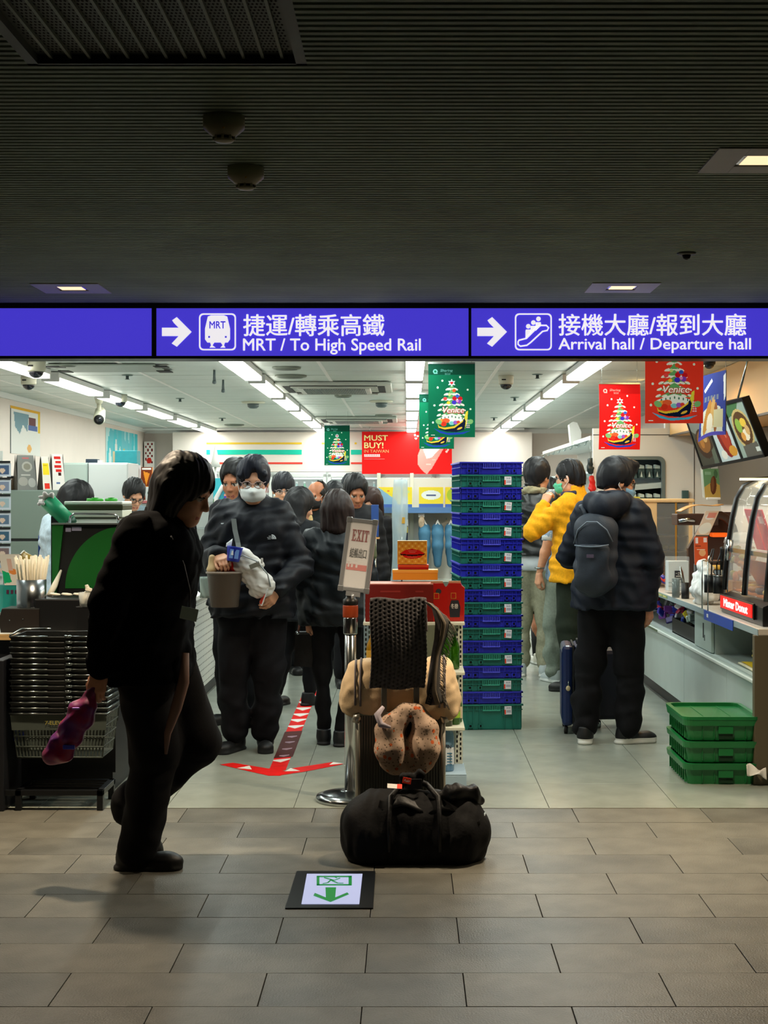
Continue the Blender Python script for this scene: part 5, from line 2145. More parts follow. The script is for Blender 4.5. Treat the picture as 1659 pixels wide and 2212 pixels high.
pc = Pic(.17, .26, 50, (112, 112, 108))
pc.ell(.55, .5, .3, .22, (150, 148, 138)).ell(.55, .5, .2, .14, (120, 116, 104)).rect(.3, .1, .7, .16, (170, 90, 90)).ell(.3, 1.15, .25, .2, (140, 138, 130)).ell(.75, 1.2, .2, .2, (150, 150, 144)).rect(.2, .85, .7, .9, (160, 158, 150))
m_gus = mat('gusset_dark', (62, 60, 52), .5)
gusset_bag('big grey printed product bag standing on the filing cabinet', (-2.86, 11.08, 1.5105), .15, .26, .14, pc, m_gus, rz=R(30))
pc = Pic(.1, .2, 30, (214, 208, 196))
pc.rect(.1, .4, .9, 1.1, (226, 196, 40)).rect(.2, 1.6, .8, 1.95, (214, 50, 34)).rect(.2, .5, .7, .56, (190, 160, 30))
gusset_bag('pale product bag with yellow label on the filing cabinet', (-2.715, 11.08, 1.5105), .07, .25, .1, pc, m_gus, rz=R(40))
pc = Pic(.12, .26, 36, (222, 216, 210))
for i in range(4):
    pc.rect(.2 + .1 * (i % 2), .15 + i * .26, .8, .3 + i * .26, (204, 40, 34))
pc.rect(.5, 1.1, .75, 1.3, (60, 20, 20)).rect(.3, 1.7, .6, 1.8, (90, 110, 150))
gusset_bag('white product bag with red print on the filing cabinet', (-2.64, 11.15, 1.5105), .1, .27, .1, pc, m_gus, rz=R(35))
t = thing('product_jar', 'brown jar next to the grey product bag', 'jar', (-2.97, 11.1, 1.5105))
MB().lathe([(.035, 0), (.038, .01), (.034, .08), (.028, .09)], 16).build('jar', mat('brown_jar', (70, 56, 40), .3), t)
MB().lathe([(.03, .09), (.03, .105), (.002, .106)], 16).build('lid', m_dk, t)

# hanging card strip at the edge
t = thing('card_rack', 'tall clip strip of hanging picture cards at the edge of the picture', 'rack', (-2.5, 9.4, 0))
MB().box(-.12, -.07, .0, .012, 0, 1.75).build('post', m_ctw, t)
q = MB()
q.box(-.14, .0, -.02, .0, 0, .02)
q.build('foot', m_ctw, t)
for i in range(7):
    z = 1.63 - i * .105
    pc = Pic(.11, .085, 18, (190, 196, 204))
    pc.rect(.1, .1, .9, .6, ((70, 90, 120), (120, 130, 150), (150, 170, 176), (90, 110, 130), (60, 90, 110), (120, 100, 100), (160, 170, 180))[i]).ell(.5, .4, .15, .15, (206, 180, 160))
    o = link('picture_card', pc.mesh(), t, None, (-.065, -.02, z))
    MB().boxc((-.065, -.02, z + .05), (.1, .01, .014)).build('clip', m_dk, t)

# packed shelf between lockers and the far cashier
t = thing('packed_shelf', 'white side shelf loaded with small packages near the teal mural', 'shelf', (-2.5, 13.6, 0))
MB().box(-.36, .3, -.2, .2, 1.40, 1.43, .003).build('shelf_board', m_ctw, t)
MB().box(-.36, .3, -.2, .2, .0, 1.40, .004).build('carcass', mat('shelf_body', (190, 196, 192), .5), t)
MB().box(-.36, .3, -.215, -.2, 1.40, 1.425, .003).build('red_rail', mat('rail_pink', (214, 120, 120), .5), t)
items = [(-.3, .05, .16, (40, 60, 160), 'blue striped packet at the end of the packed shelf'), (-.2, .11, .2, (196, 196, 206), 'pale grey carton on the packed shelf'), (-.09, .03, .2, (96, 30, 30), 'narrow maroon box on the packed shelf'),
         (-.045, .03, .18, (160, 40, 44), 'narrow red box on the packed shelf'), (.01, .05, .18, (60, 80, 170), 'blue and white packet on the packed shelf')]
for i, (x, w, h, c, lab) in enumerate(items):
    tt = thing('package', lab, 'package', (-2.5 + x, 13.5, 1.4302))
    MB().box(-w / 2, w / 2, -.05, .05, 0, h, .004).build('box', mat('pack_%d' % i, c, .5, noise=.2, ns=40), tt)
    MB().boxc((0, -.051, h * .6), (w * .7, .002, h * .3)).build('print', mat('pack_print', (224, 220, 214), .5), tt)
for i, (x, z, w, h, c, lab) in enumerate(((-.08, 1.6302, .25, .12, (216, 216, 222), 'white carton with a dark line stacked on the packed shelf'), (-.06, 1.7505, .2, .13, (40, 150, 160), 'teal box on the white carton'))):
    tt = thing('carton', lab, 'box', (-2.5 + x, 13.56, z))
    MB().box(-w / 2, w / 2, -.09, .09, 0, h, .003).build('box', mat('carton_%d' % i, c, .5, noise=.06), tt)
    MB().box(-w / 2 + .0, w / 2 - .0, -.0915, -.09, .01, .014).build('seam', m_dk, tt)
    MB().boxc((-w / 2 - .012, -.02, h / 2), (.022, .1, h * .9), .002).build('side_flap', mat('carton_tan', (196, 176, 140), .6), tt)
for i, (x, z, c, c2, lab) in enumerate(((.16, 1.43, (214, 216, 214), (50, 90, 70), 'silver snack bag with green corner by the mural'), (.235, 1.43, (200, 205, 210), (40, 60, 130), 'pale snack bag behind the far cashier'),
                                         (.12, 1.6, (120, 50, 20), (230, 140, 40), 'brown and orange gift bag beside the red poster'), (.28, 1.55, (220, 60, 20), (240, 150, 40), 'red and orange snack bag by the back corner'))):
    pc = Pic(.1, .16, 24, c)
    pc.poly([(.2, .2), (.8, .3), (.5, .9)], c2).ell(.5, 1.1, .3, .2, c2).rect(.1, .05, .9, .12, (230, 226, 220))
    tt = thing('snack_bag', lab, 'bag', (-2.5 + x, 13.55, 1.4302))
    hh = .2 + .1 * (i == 2)
    link('printed_front', pc.mesh(fn=lambda u, v: ((u - .5) * .1, -.03 - .02 * math.sin(math.pi * v), hh * (1 - v))), tt)
    MB().prism([(-.05, 0), (.05, 0), (.05, hh), (-.05, hh)], -.029, .02).build('bag', mat('pack_%d' % (20 + i), c2, .4), tt)

# wall pictures on the pale wall
def wallpic(name, lab, y0, y1, z0, z1, pic, cat='poster'):
    o = link(name, pic.mesh(fn=lambda u, v: (XL + .006, y0 + (y1 - y0) * u, z1 + (z0 - z1) * v)))
    o2 = MB().box(XL + .001, XL + .005, y0, y1, z0, z1).build('backing', mat('paper_white'), o)
    return tag(o, lab, cat)


pc = Pic(.7, .5, 50, (222, 220, 214))
pc.rect(0, 0, 1, .05, (226, 170, 50)).rect(.93, .05, 1, .35, (226, 190, 60)).poly([(.1, .08), (.6, .08), (.55, .35), (.4, .25), (.3, .4), (.15, .3)], (120, 150, 160)).rect(.6, .12, .85, .25, (110, 70, 70)).rect(.58, .25, .9, .33, (90, 110, 160)).ell(.62, .6, .08, .06, (224, 170, 100)).rect(0, .05, .02, .7, (40, 60, 70))
wallpic('wall_poster', 'pale poster with yellow top edge high on the side wall', 13.6, 14.7, 1.86, 2.3, pc)
pc = Pic(1.0, .7, 60, (176, 214, 214))
for i in range(26):
    pc.ell(random.random(), random.random() * .35, .05, random.uniform(.1, .3), (70 + random.randint(0, 40), 186, 196))
for i in range(10):
    pc.ell(random.random(), .3 + random.random() * .4, .04, .14, (206, 222, 220))
pc.ell(.55, .3, .03, .12, (220, 180, 70)).ell(.12, .5, .06, .13, (226, 196, 156)).ell(.42, .45, .06, .14, (226, 176, 110)).ell(.3, .2, .03, .1, (226, 226, 220))
wallpic('wall_mural', 'teal and white mural panel on the side wall near the far corner', 17.9, 20.0, 1.45, 2.3, pc, 'mural')
pc = Pic(.5, .9, 36, (226, 222, 216))
for i in range(7):
    for jx in range(4):
        if (i + jx) % 2:
            pc.rect(.1 + jx * .2, .05 + i * .12, .26 + jx * .2, .14 + i * .12, (110, 30, 30))
pc.ell(.5, .75, .25, .12, (206, 50, 40)).poly([(.3, 1.1), (.45, 1.1), (.4, 1.6)], (206, 60, 50)).poly([(.6, 1.1), (.8, 1.1), (.75, 1.6)], (206, 60, 50)).ell(.5, 1.0, .3, .08, (230, 228, 222))
o = link('wall_poster', pc.mesh(fn=lambda u, v: (-3.63 + .14 * u, 20.42, 2.22 - .62 * v)))
MB().box(-3.63, -3.49, 20.423, 20.6, 1.6, 2.22).build('backing', mat('paper_white'), o)
tag(o, 'white poster with a red and maroon patch pattern in the far corner', 'poster')
o = MB().box(XL + .001, XL + .008, 12.6, 13.1, 1.62, 1.78).build('wall_notice', mat('notice_yellow', (222, 214, 170), .6))
tag(o, 'small pale yellow notice on the side wall above the bags', 'notice')

# teal stand with white paper loop, purple box, pennant near the queue
t = thing('promo_stand', 'turquoise promotion board with a white paper loop hanging on it beside the masked man', 'stand', ((486 - VX) / FPX * 12.6, 12.75, 0))
MB().box(-.12, .055, .0, .03, .1, 1.62, .004).build('board', mat('turquoise', (60, 176, 190), .5), t)
MB().box(-.14, .14, -.1, .12, 0, .03, .004).build('foot', m_cbk, t)
MB().box(-.12, -.06, -.004, 0, 1.36, 1.44).build('green_patch', m_grn, t)
MB().tube([(-.1, -.02, 1.2), (-.09, -.03, 1.45), (-.03, -.04, 1.55), (.0, -.04, 1.52), (.03, -.03, 1.35)], [.018, .02, .022, .02, .016], 8).build('paper_loop', mat('paper_white'), t)
t = thing('gift_box', 'purple blue box on a pedestal behind the masked man', 'box', ((502 - VX) / FPX * 12.3, 12.5, 0))
MB().box(-.085, .085, -.07, .07, 1.16, 1.48, .004).build('box', mat('purple_box', (60, 40, 170), .4, c2=(120, 50, 180), ns=4), t)
MB().box(-.09, .09, -.075, .075, 0, 1.16, .004).build('pedestal', m_ctw, t)
MB().box(-.086, .086, -.071, .071, 1.465, 1.483).build('lid_edge', mat('pink_card'), t)
t = thing('pennant', 'pointed white paper pennant standing above the queue', 'pennant', ((465 - VX) / FPX * 13, 13.0, 0))
q = MB()
q.lathe([(.045, 0), (.03, .07), (.003, .2)], 16, (0, 0, 1.72))
q.build('paper_cone', mat('paper_white'), t)
MB().tube([(0, 0, 0), (0, 0, 1.72)], .01, 8).build('stick', m_ctw, t)
MB().box(-.1, .1, -.1, .1, 0, .02, .003).build('foot', m_ctw, t)

# ------------------------------------------------------------------ chillers along the back wall
m_chf = mat('chiller_frame', (214, 216, 212), .35, metal=.1)
m_glass = mat('door_glass', (236, 244, 244), .05, alpha=.12)
CWd = .738
ch = None
dx0 = (356 - VX) / FPX * 20.2
botc = {}
for i in range(6):
    xx = dx0 + CWd * i + CWd / 2
    lab = 'glass door drinks chiller under the white fascia, %s from the pale wall' % ['first', 'second', 'third', 'fourth', 'fifth', 'sixth'][i]
    if ch is None:
        ch = thing('drinks_chiller', lab, 'chiller', (xx, 20.2, 0), 0, 'drinks chillers')
        q = MB()
        for a in ((-CWd / 2, -CWd / 2 + .02, 0, .39), (CWd / 2 - .02, CWd / 2, 0, .39)):
            q.box(*a, 0, 1.79)
        q.box(-CWd / 2, CWd / 2, .36, .39, 0, 1.79)
        q.box(-CWd / 2, CWd / 2, 0, .39, 0, .2)
        q.box(-CWd / 2, CWd / 2, 0, .39, 1.77, 1.795)
        q.build('cabinet', m_chf, ch)
        q = MB()
        w = CWd / 2 - .01
        for a in ((-w, -w + .045, .21, 1.77), (w - .045, w, .21, 1.77), (-w, w, 1.725, 1.77), (-w, w, .21, .26)):
            q.box(a[0], a[1], -.035, -.003, a[2], a[3], .004)
        d_ = q.build('door', m_chf, ch)
        MB().box(-w + .045, w - .045, -.022, -.016, .26, 1.725).build('pane', m_glass, d_)
        MB().box(w - .075, w - .06, -.065, -.035, .9, 1.2, .004).build('handle', m_wire, d_)
        for z in (.3, .66, 1.02, 1.38):
            MB().box(-w + .01, w - .01, .02, .36, z, z + .015).build('shelf', mat('shelf_grey', (120, 130, 130), .4), ch)
        MB().box(-w + .05, w - .05, .03, .05, 1.70, 1.72).build('strip_light', mat('strip_white', (240, 250, 250), .4, emit=2.5), ch)
        c0 = ch
    else:
        dup(c0, (xx, 20.2, 0), None, lab)
BOT = [('green', (60, 160, 110), (210, 40, 40)), ('clear', (150, 190, 190), (60, 90, 180)), ('red', (190, 40, 40), (230, 230, 226)), ('amber', (200, 140, 40), (240, 230, 210)), ('pale', (206, 190, 180), (170, 60, 60))]
bp = {}
for i in range(1, 6):
    for z, n in ((1.395, 6), (1.035, 6)):
        for k in range(n):
            kind = BOT[(1 if i == 3 else i * 2) % 5 if z > 1.2 else (i + k // 3) % 5] if i != 2 else BOT[0 if k % 2 else 1]
            x = dx0 + CWd * i + .1 + k * .108
            nm = kind[0]
            lab = '%s drink bottle on a chiller shelf at the back of the shop' % nm
            if nm not in bp:
                o = thing('drink_bottle', lab, 'bottle', (x, 20.3, z), 0, '%s bottles in the chillers' % nm)
                MB().lathe([(.036, 0), (.038, .01), (.038, .15), (.03, .19), (.015, .22), (.014, .25)], 14).build('bottle', mat('drink_' + nm, kind[1], .2), o)
                MB().lathe([(.0388, .04), (.0388, .12)], 14).build('label_band', mat('drinklabel_' + nm, kind[2], .5), o)
                MB().lathe([(.017, .245), (.017, .27), (.003, .271)], 10).build('cap', mat('drinkcap', (226, 228, 226), .4), o)
                bp[nm] = o
            else:
                dup(bp[nm], (x, 20.3, z), None, lab)
# red banner
pc = Pic(1.21, .57, 150, (226, 24, 22))
pc.poly([(.72, .0), (.86, .02), (.95, .06), (.9, .2), (.84, .3), (.78, .40), (.72, .47), (.66, .42), (.62, .36), (.62, .26), (.66, .16)], (240, 150, 140))
pc.poly([(.76, .0), (.9, .0), (.93, .05), (.86, .2), (.78, .28), (.72, .3), (.68, .2)], (248, 226, 220))
for x, y in ((.59, .04), (.62, .05), (.6, .075), (.93, .18), (.955, .2), (.94, .22)):
    pc.ell(x, y, .012, .012, (244, 200, 190))
pc.ell(.74, .36, .03, .006, (248, 190, 180)).ell(.8, .31, .02, .006, (248, 190, 180))
bn = link('promo_banner', pc.mesh())
bn.location = ((879 - VX) / FPX * 20.0, 19.9, 2.05)
tag(bn, 'large red MUST BUY banner with a pale island shape hanging over the chillers', 'banner')
MB().box(-.605, .605, .002, .012, -.285, .285).build('backing', mat('banner_red', (190, 24, 20), .5), bn)
for s in (-1, 1):
    MB().tube([(s * .5, .006, .28), (s * .5, .006, .35)], .003, 5).build('hanger', m_wire, bn)
q = MB()
for s, z, w, h, c in (('MUST', .2, .32, .075, 0), ('BUY!', .1, .26, .08, 0), ('IN TAIWAN', .022, .33, .04, 1)):
    m = MB()
    m.letters(s, -.575 + w / 2, z, w=w, h=h, y=-.003, bold=.03 if c == 0 else .0)
    m.build('lettering', mat('banner_cream', (246, 224, 150), .5) if c == 0 else mat('banner_gold', (240, 170, 110), .5), bn)
m = MB()
for i in range(9):
    m.boxc((-.565 + i * .024, -.002, -.03), (.019, .002, .02))
m.box(-.575, -.36, -.003, -.001, -.055, -.046)
m.box(-.575, -.3, -.003, -.001, -.085, -.083)
m.build('small_print', mat('banner_white', (246, 230, 226), .5), bn)

# ------------------------------------------------------------------ gondola in the middle
GX, GY = (905 - VX) / FPX * 12.5, 12.5
t = thing('gondola', 'white pegboard gondola with header shelf behind the crate stack', 'shelf', (GX, GY, 0))
MB().box(-.34, .36, .1, .13, .1, 1.62).build('back_panel', m_ctw, t)
for s in (-.34, -.06, .36):
    MB().box(s - .015, s + .015, .06, .1, 0, 1.66, .002).build('upright', m_rk, t)
MB().box(-.34, .36, -.2, .1, 1.345, 1.365, .002).build('header_shelf', m_rk, t)
MB().box(-.34, .36, -.212, -.2, 1.325, 1.372).build('shelf_rail', mat('rail_blue', (90, 130, 180), .4), t)
MB().box(-.36, .38, -.25, .13, 0, .12, .003).build('base', m_rk, t)
for z in (.45, .75):
    MB().box(-.34, .36, -.15, .1, z, z + .015).build('tier', m_rk, t)
q = MB()
for x in (-.28, -.2, -.12, .03, .13, .23, .3):
    q.tube([(x, .1, 1.27), (x, -.14, 1.27), (x, -.15, 1.285)], .003, 5)
q.build('hooks', m_wire, t)['kind'] = 'stuff'
for i, (x, w, lab) in enumerate(((-.2, .29, 'yellow and blue printed carton widest of the three on the gondola header'), (.1, .21, 'yellow carton with a pale oval on the gondola header'), (.28, .13, 'green yellow carton at the crate end of the gondola header'))):
    pc = Pic(w, .14, 60, (228, 206, 60))
    if i == 0:
        pc.poly([(0, 0), (.1, .05), (.55, .3), (.6, .5), (0, .5)], (130, 170, 196)).ell(.78, .3, .1, .08, (240, 236, 230)).ell(.3, .08, .04, .02, (230, 120, 60)).ell(.55, .2, .04, .02, (226, 110, 60)).ell(.9, .1, .03, .03, (190, 206, 120))
    elif i == 1:
        pc.ell(.5, .25, .4, .15, (226, 230, 226)).rect(.3, .24, .7, .28, (80, 90, 130)).ell(.6, .6, .15, .06, (236, 190, 60))
    else:
        pc.ell(.4, .4, .3, .3, (170, 190, 60)).ell(.7, .7, .2, .2, (236, 190, 50)).ell(.6, .3, .08, .08, (230, 226, 220))
    pc.rect(0, .14 / w * .8, 1, 2, (70, 100, 170))
    o = thing('printed_carton', lab, 'box', (GX + x, GY - .1, 1.3655))
    MB().box(-w / 2 + .004, w / 2 - .004, -.05, .05, 0, .175, .003).build('box', m_yel, o)
    link('printed_front', pc.mesh(fn=lambda u, v, w=w: ((u - .5) * (w - .008), -.052, .173 - v * .172)), o)
m_np = mat('pillow_blue', (70, 120, 150), .7, noise=.08, bump=.1, bs=200)
npb = None
for i, x in enumerate((.045, .155, .265)):
    lab = ['blue grey neck pillow hanging nearest the clear sheet', 'middle blue grey neck pillow on the gondola hooks', 'blue grey neck pillow hanging next to the crates'][i]
    if npb is None:
        npb = thing('travel_pillow', lab, 'pillow', (GX + x, GY - .12, .9), 0, 'hanging travel pillows')
        b = Body((-.08, -.12, -.09), (.08, .12, .36), .0075)
        b.chain([(-.0, -.06, .0), (.0, -.065, .15), (0, -.045, .25), (0, .0, .29), (0, .045, .25), (0, .06, .1), (0, .055, .0)], [.03, .046, .048, .046, .045, .04, .03], .02)
        V, Q, mi = b.arrays()
        npmesh('cushion', V, Q, mi, [m_np], npb)
        MB().prism([(-.05, .27), (.0, .37), (.05, .27), (.045, .25), (.0, .345), (-.045, .25)], -.03, .01).build('card_hanger', mat('paper_white'), npb)
        n0 = npb
    else:
        dup(n0, (GX + x, GY - .12, .9), None, lab)
# hanging ties / socks, cards
tp = None
for i in range(5):
    x = -.29 + i * .045
    lab = 'dark striped sock pack hanging on the gondola hooks'
    if tp is None:
        tp = thing('sock_pack', lab, 'socks', (GX + x, GY - .13, 1.02), 0, 'hanging sock packs')
        MB().box(-.016, .016, -.01, .01, 0, .2, .004).build('socks', mat('sock_dark', (34, 40, 60), .8, noise=.4, ns=60), tp)
        MB().box(-.017, .017, -.011, .011, .14, .19).build('band', mat('sock_band', (176, 160, 60), .6), tp)
        MB().box(-.018, .018, -.004, .004, .19, .25).build('card', mat('paper_white'), tp)
        tp0 = tp
    else:
        dup(tp0, (GX + x, GY - .13 - .004 * i, 1.02), None, lab)
PK = [((206, 170, 50), 'yellow'), ((196, 206, 212), 'silver'), ((150, 190, 210), 'pale blue'), ((60, 90, 110), 'slate'), ((190, 200, 120), 'lime')]
for k, (c, nm) in enumerate(PK):
    pr = None
    for i in range(4):
        x, z = -.3 + (i % 4) * .055 + .01 * k, .95 - k * .09
        lab = '%s blister pack hanging on the gondola pegboard' % nm
        if pr is None:
            pr = thing('blister_pack', lab, 'pack', (GX + x, GY - .1, z), 0, '%s blister packs' % nm)
            MB().box(-.024, .024, -.004, .0, 0, .085).build('card', mat('blister_card', (214, 220, 222), .5), pr)
            MB().box(-.018, .018, -.02, -.004, .01, .05, .004).build('blister', mat('blister_%d' % k, c, .25), pr)
            p0_ = pr
        else:
            dup(p0_, (GX + x, GY - .1 - .006 * (i % 2), z), None, lab)
for i, (x, z, c, lab) in enumerate(((.3, .72, (200, 200, 206), 'bagged toy pack hanging above the lower packs by the crates'), (.31, .58, (190, 170, 176), 'lower bagged toy pack by the crates'), (.02, 1.2, (214, 190, 160), 'small face shaped pack beside the pillow hangers'))):
    o = thing('bagged_pack', lab, 'pack', (GX + x, GY - .16, z))
    MB().ball((0, 0, .05), (.026, .014, .055), 12).build('bag', mat('bag_clear_%d' % i, c, .2, noise=.3, ns=30), o)
    MB().box(-.026, .026, -.003, .003, .09, .12).build('header_card', mat('paper_white'), o)
t = thing('clear_sheet', 'tall milky clear plastic sheet hanging in front of the gondola pillows', 'sheet', ((868 - VX) / FPX * 11.9, 11.9, 0))
MB().sheet(lambda u, v: (-.06 + .11 * u - .035 * (1 - v) + .01 * math.sin(6 * v + 4 * u), .01 * math.sin(9 * u), .75 + .85 * v), 10, 20, .002).build('sheet', mat('milky_plastic', (190, 210, 216), .25, alpha=.5), t)
MB().tube([(0, .01, 0), (0, .01, 1.61)], .006, 8).build('post', m_wire, t)
MB().boxc((0, 0, 1.27), (.05, .006, .05)).build('yellow_mark', mat('label_yellow'), t)
MB().box(-.09, .09, -.09, .09, 0, .02).build('foot', m_cbk, t)
t = thing('display_pole', 'blue banded display pole with a hanging bag beside the gondola', 'pole', ((810 - VX) / FPX * 11.1, 11.1, 0))
MB().box(-.028, .028, -.01, .01, 1.16, 1.4, .003).build('blue_panel', mat('panel_navy', (40, 70, 130), .4), t)
MB().tube([(0, .015, 0), (0, .015, 1.4)], .012, 8).build('pole', m_wire, t)
MB().boxc((.0, -.005, 1.15), (.07, .02, .012)).build('rail', mat('rail_wood', (206, 150, 90), .5), t)
b = Body((-.08, -.06, .98), (.06, .05, 1.16), .007)
b.cap((-.015, -.01, 1.12), (-.02, -.01, 1.02), .022, .036, .01)
V, Q, mi = b.arrays()
npmesh('olive_pouch', V, Q, mi, [mat('olive_cloth', (78, 84, 58), .8)], t)
MB().box(-.1, .1, -.1, .1, 0, .02, .003).build('foot', m_cbk, t)
# ------------------------------------------------------------------ end wall with the rounded showcase opening
BY = 13.0
m_pw = mat('panel_white', (214, 212, 206), .4, noise=.02, ns=3)


def rrect(x0, z0, x1, z1, r, n=6):
    o = []
    for cx, cz, s in ((x1 - r, z0 + r, -90), (x1 - r, z1 - r, 0), (x0 + r, z1 - r, 90), (x0 + r, z0 + r, 180)):
        for i in range(n):
            a = R(s + 90 * i / (n - 1))
            o.append((cx + r * math.cos(a), cz + r * math.sin(a)))
    return o


ox0, ox1, oz0, oz1 = 1.74, 2.262, 1.02, 1.815
wb = struct(MB().box(ox1, XR, BY, BY + .06, 0, STC).build('wall_showcase', m_pw))
q = MB()
q.box(1.63, ox0, BY, BY + .06, 0, oz1)
q.box(ox0, ox1, BY, BY + .06, 0, oz0)
q.box(1.63, ox1, BY, BY + .06, oz1, 2.06)
for cx, sx_ in ((ox0, 1), (ox1, -1)):                  # rounded upper corners
    r = .06
    pts = [(cx, oz1)] + [(cx + sx_ * (r - r * math.sin(R(a))), oz1 - r + r * math.cos(R(a))) for a in range(0, 91, 15)]
    q.prism(pts if sx_ < 0 else pts[::-1], BY, BY + .06)
q.build('panel', m_pw, wb)
MB().box(2.515, 2.52, BY - .003, BY, .79, 2.0).build('seam', m_dk, wb)
MB().box(1.63, 2.52, BY - .003, BY, 2.0, 2.006).build('seam', m_dk, wb)
q = MB()
A, B = rrect(ox0 - .0, oz0, ox1, oz1, .06), rrect(ox0 + .03, oz0 + .03, ox1 - .03, oz1 - .03, .045)
n = len(A)
q.raw([(x, BY - .012, z) for x, z in A] + [(x, BY - .012, z) for x, z in B] + [(x, BY + .04, z) for x, z in B],
      [(i, i + n, (i + 1) % n + n, (i + 1) % n) for i in range(n)] + [(i + n, i + 2 * n, (i + 1) % n + 2 * n, (i + 1) % n + n) for i in range(n)])
q.build('opening_frame', mat('frame_teal_grey', (112, 126, 126), .35, metal=.4), wb)
t = thing('showcase', 'chilled showcase with sloping shelves of wrapped food behind the rounded opening', 'showcase', (2.0, BY + .07, 0))
q = MB()
q.box(-.29, .29, .38, .40, .9, 1.86)
q.box(-.29, -.27, 0, .4, .9, 1.86)
q.box(.27, .29, 0, .4, .9, 1.86)
q.box(-.29, .29, 0, .4, 1.84, 1.86)
q.box(-.29, .29, 0, .4, .88, .9)
q.build('case', mat('case_dark', (60, 70, 72), .5), t)
m_sh = mat('shelf_pale', (190, 204, 204), .35)
for z in (1.07, 1.33, 1.58):
    q = MB()
    q.M = Matrix.Translation((0, .15, z)) @ Euler((R(14), R(-5), 0)).to_matrix().to_4x4()
    q.box(-.262, .262, -.13, .2, -.01, .0)
    q.box(-.262, .262, -.14, -.13, -.03, .018)
    q.build('shelf', m_sh, t)
MB().box(-.26, .26, .02, .05, 1.825, 1.84).build('strip_light', mat('strip_white'), t)
wp = None
for r_, z in enumerate((1.105, 1.37, 1.625)):
    for i in range(7):
        lab = 'clear wrapped food pack standing in the chilled showcase'
        x = 2.0 - .21 + i * .07
        if wp is None:
            wp = thing('wrapped_pack', lab, 'food pack', (x, BY + .13, z), R(10), 'wrapped packs in the showcase')
            MB().prism([(-.026, 0), (.03, 0), (.022, .11), (-.02, .12)], -.02, .03).build('pack', mat('wrap_dark', (70, 90, 90), .12, spec=.8, noise=.6, ns=30), wp)
            MB().prism([(-.024, .085), (.024, .085), (.022, .11), (-.02, .12)], -.022, .031).build('band', mat('wrap_pale', (200, 214, 206), .3), wp)
            MB().prism([(-.012, .01), (.008, .01), (-.002, .06)], -.0225, -.02).build('print', mat('wrap_pale'), wp)
            w0 = wp
        else:
            dup(w0, (x, BY + .13, z), None, lab)
for (x, z, w, h, lab) in ((1.985, 1.335, .12, .125, 'square yellow card on the middle shelf of the showcase'), (1.87, 1.585, .06, .06, 'small yellow tag on the upper showcase shelf')):
    o = MB().box(x - w / 2, x + w / 2, BY + .02, BY + .026, z, z + h).build('price_card', mat('card_yellow', (206, 190, 60), .6))
    tag(o, lab, 'card')
# open chiller beyond with hook rail
t = thing('open_chiller', 'white open chiller along the far side with a rail of hooks above it', 'chiller', (1.66, 13.6, 0))
q = MB()
q.box(.02, .9, .0, 4.8, 1.98, 2.02)
q.box(.45, .9, .0, 4.8, .0, 1.98)
q.box(-.1, .45, .0, 4.8, 0, .5)
q.build('carcass', m_pw, t)
MB().tube([(0, 0, 1.975), (0.0, 4.8, 1.975)], .006, 6).build('rail', m_wire, t)
q = MB()
for i in range(8):
    q.tube([(0, .1 + i * .6, 1.975), (0, .2 + i * .6, 1.945), (-.015, .2 + i * .6, 1.94)], .005, 5)
q.build('hooks', m_wire, t)['kind'] = 'stuff'
for z in (.95, 1.35, 1.68):
    MB().box(.05, .45, .05, 4.75, z, z + .02).build('shelf', m_sh, t)
q = MB()
q.prism([(0, 1.98), (.10, 1.98), (.10, 2.12), (.06, 2.21), (.02, 2.22), (-.02, 2.19)], 1.4, 1.55)
q.build('curved_header', mat('paper_white'), t)
for i, (x, y, z, c, lab) in enumerate(((1.62, 13.25, 1.5, (200, 30, 24), 'red hanging packet beside the showcase opening'), (1.66, 13.22, 1.36, (220, 220, 216), 'white hanging packet under the red one'), (1.60, 13.2, 1.66, (30, 40, 40), 'black cap shaped pouch hanging beside the showcase'))):
    o = thing('hanging_packet', lab, 'packet', (x, y - .25, z))
    b = Body((-.06, -.04, -.02), (.06, .04, .2), .006)
    b.cap((0, 0, .03), (0, 0, .12), .032, .026, .02, sq=(1, .5, 1))
    b.ruffle(.003, 70, i)
    V, Q, mi = b.arrays()
    npmesh('packet', V, Q, mi, [mat('packet_%d' % i, c, .4)], o)
    MB().tube([(0, 0, .14), (0, .02, .28), (.02, .2, .3)], .002, 5).build('hook_wire', m_wire, o)

# ------------------------------------------------------------------ snack counter
CX = 1.807
m_lam = mat('counter_laminate', (176, 190, 186), .3, noise=.04, ns=5, spec=.5)
m_top = mat('worktop_pale', (206, 198, 186), .3)
t = thing('snack_counter', 'long white snack counter with open shelf under its worktop', 'counter', (0, 0, 0))
MB().box(CX - .03, 2.52, 7.5, 12.95, .757, .79, .004).build('worktop', m_top, t)
MB().box(CX - .034, CX - .03, 7.5, 12.95, .755, .788).build('edge_band', mat('edge_grey_blue', (150, 166, 170), .35), t)
for k, (a, b) in enumerate(((7.56, 8.38), (8.385, 9.68), (9.685, 11.3), (11.305, 12.9))):
    MB().box(CX, CX + .03, a, b, .105, .49, .002).build('front_panel', m_lam, t)
q = MB()
q.box(CX - .018, CX + .03, 7.54, 12.9, .49, .508, .004)
q.build('ledge', mat('ledge_white', (206, 214, 208), .3), t)
MB().box(CX - .006, CX + .6, 7.56, 12.9, .508, .525).build('shelf', m_lam, t)
MB().box(CX + .05, CX + .6, 7.58, 12.9, 0, .105).build('plinth', m_cbk, t)
MB().box(CX + .5, CX + .52, 7.56, 12.9, .525, .757).build('shelf_back', mat('shelf_back', (120, 128, 124), .5), t)
for y in (8.80, 9.33, 12.85):
    MB().box(CX + .02, CX + .5, y - .012, y + .012, .525, .757).build('divider', m_lam, t)
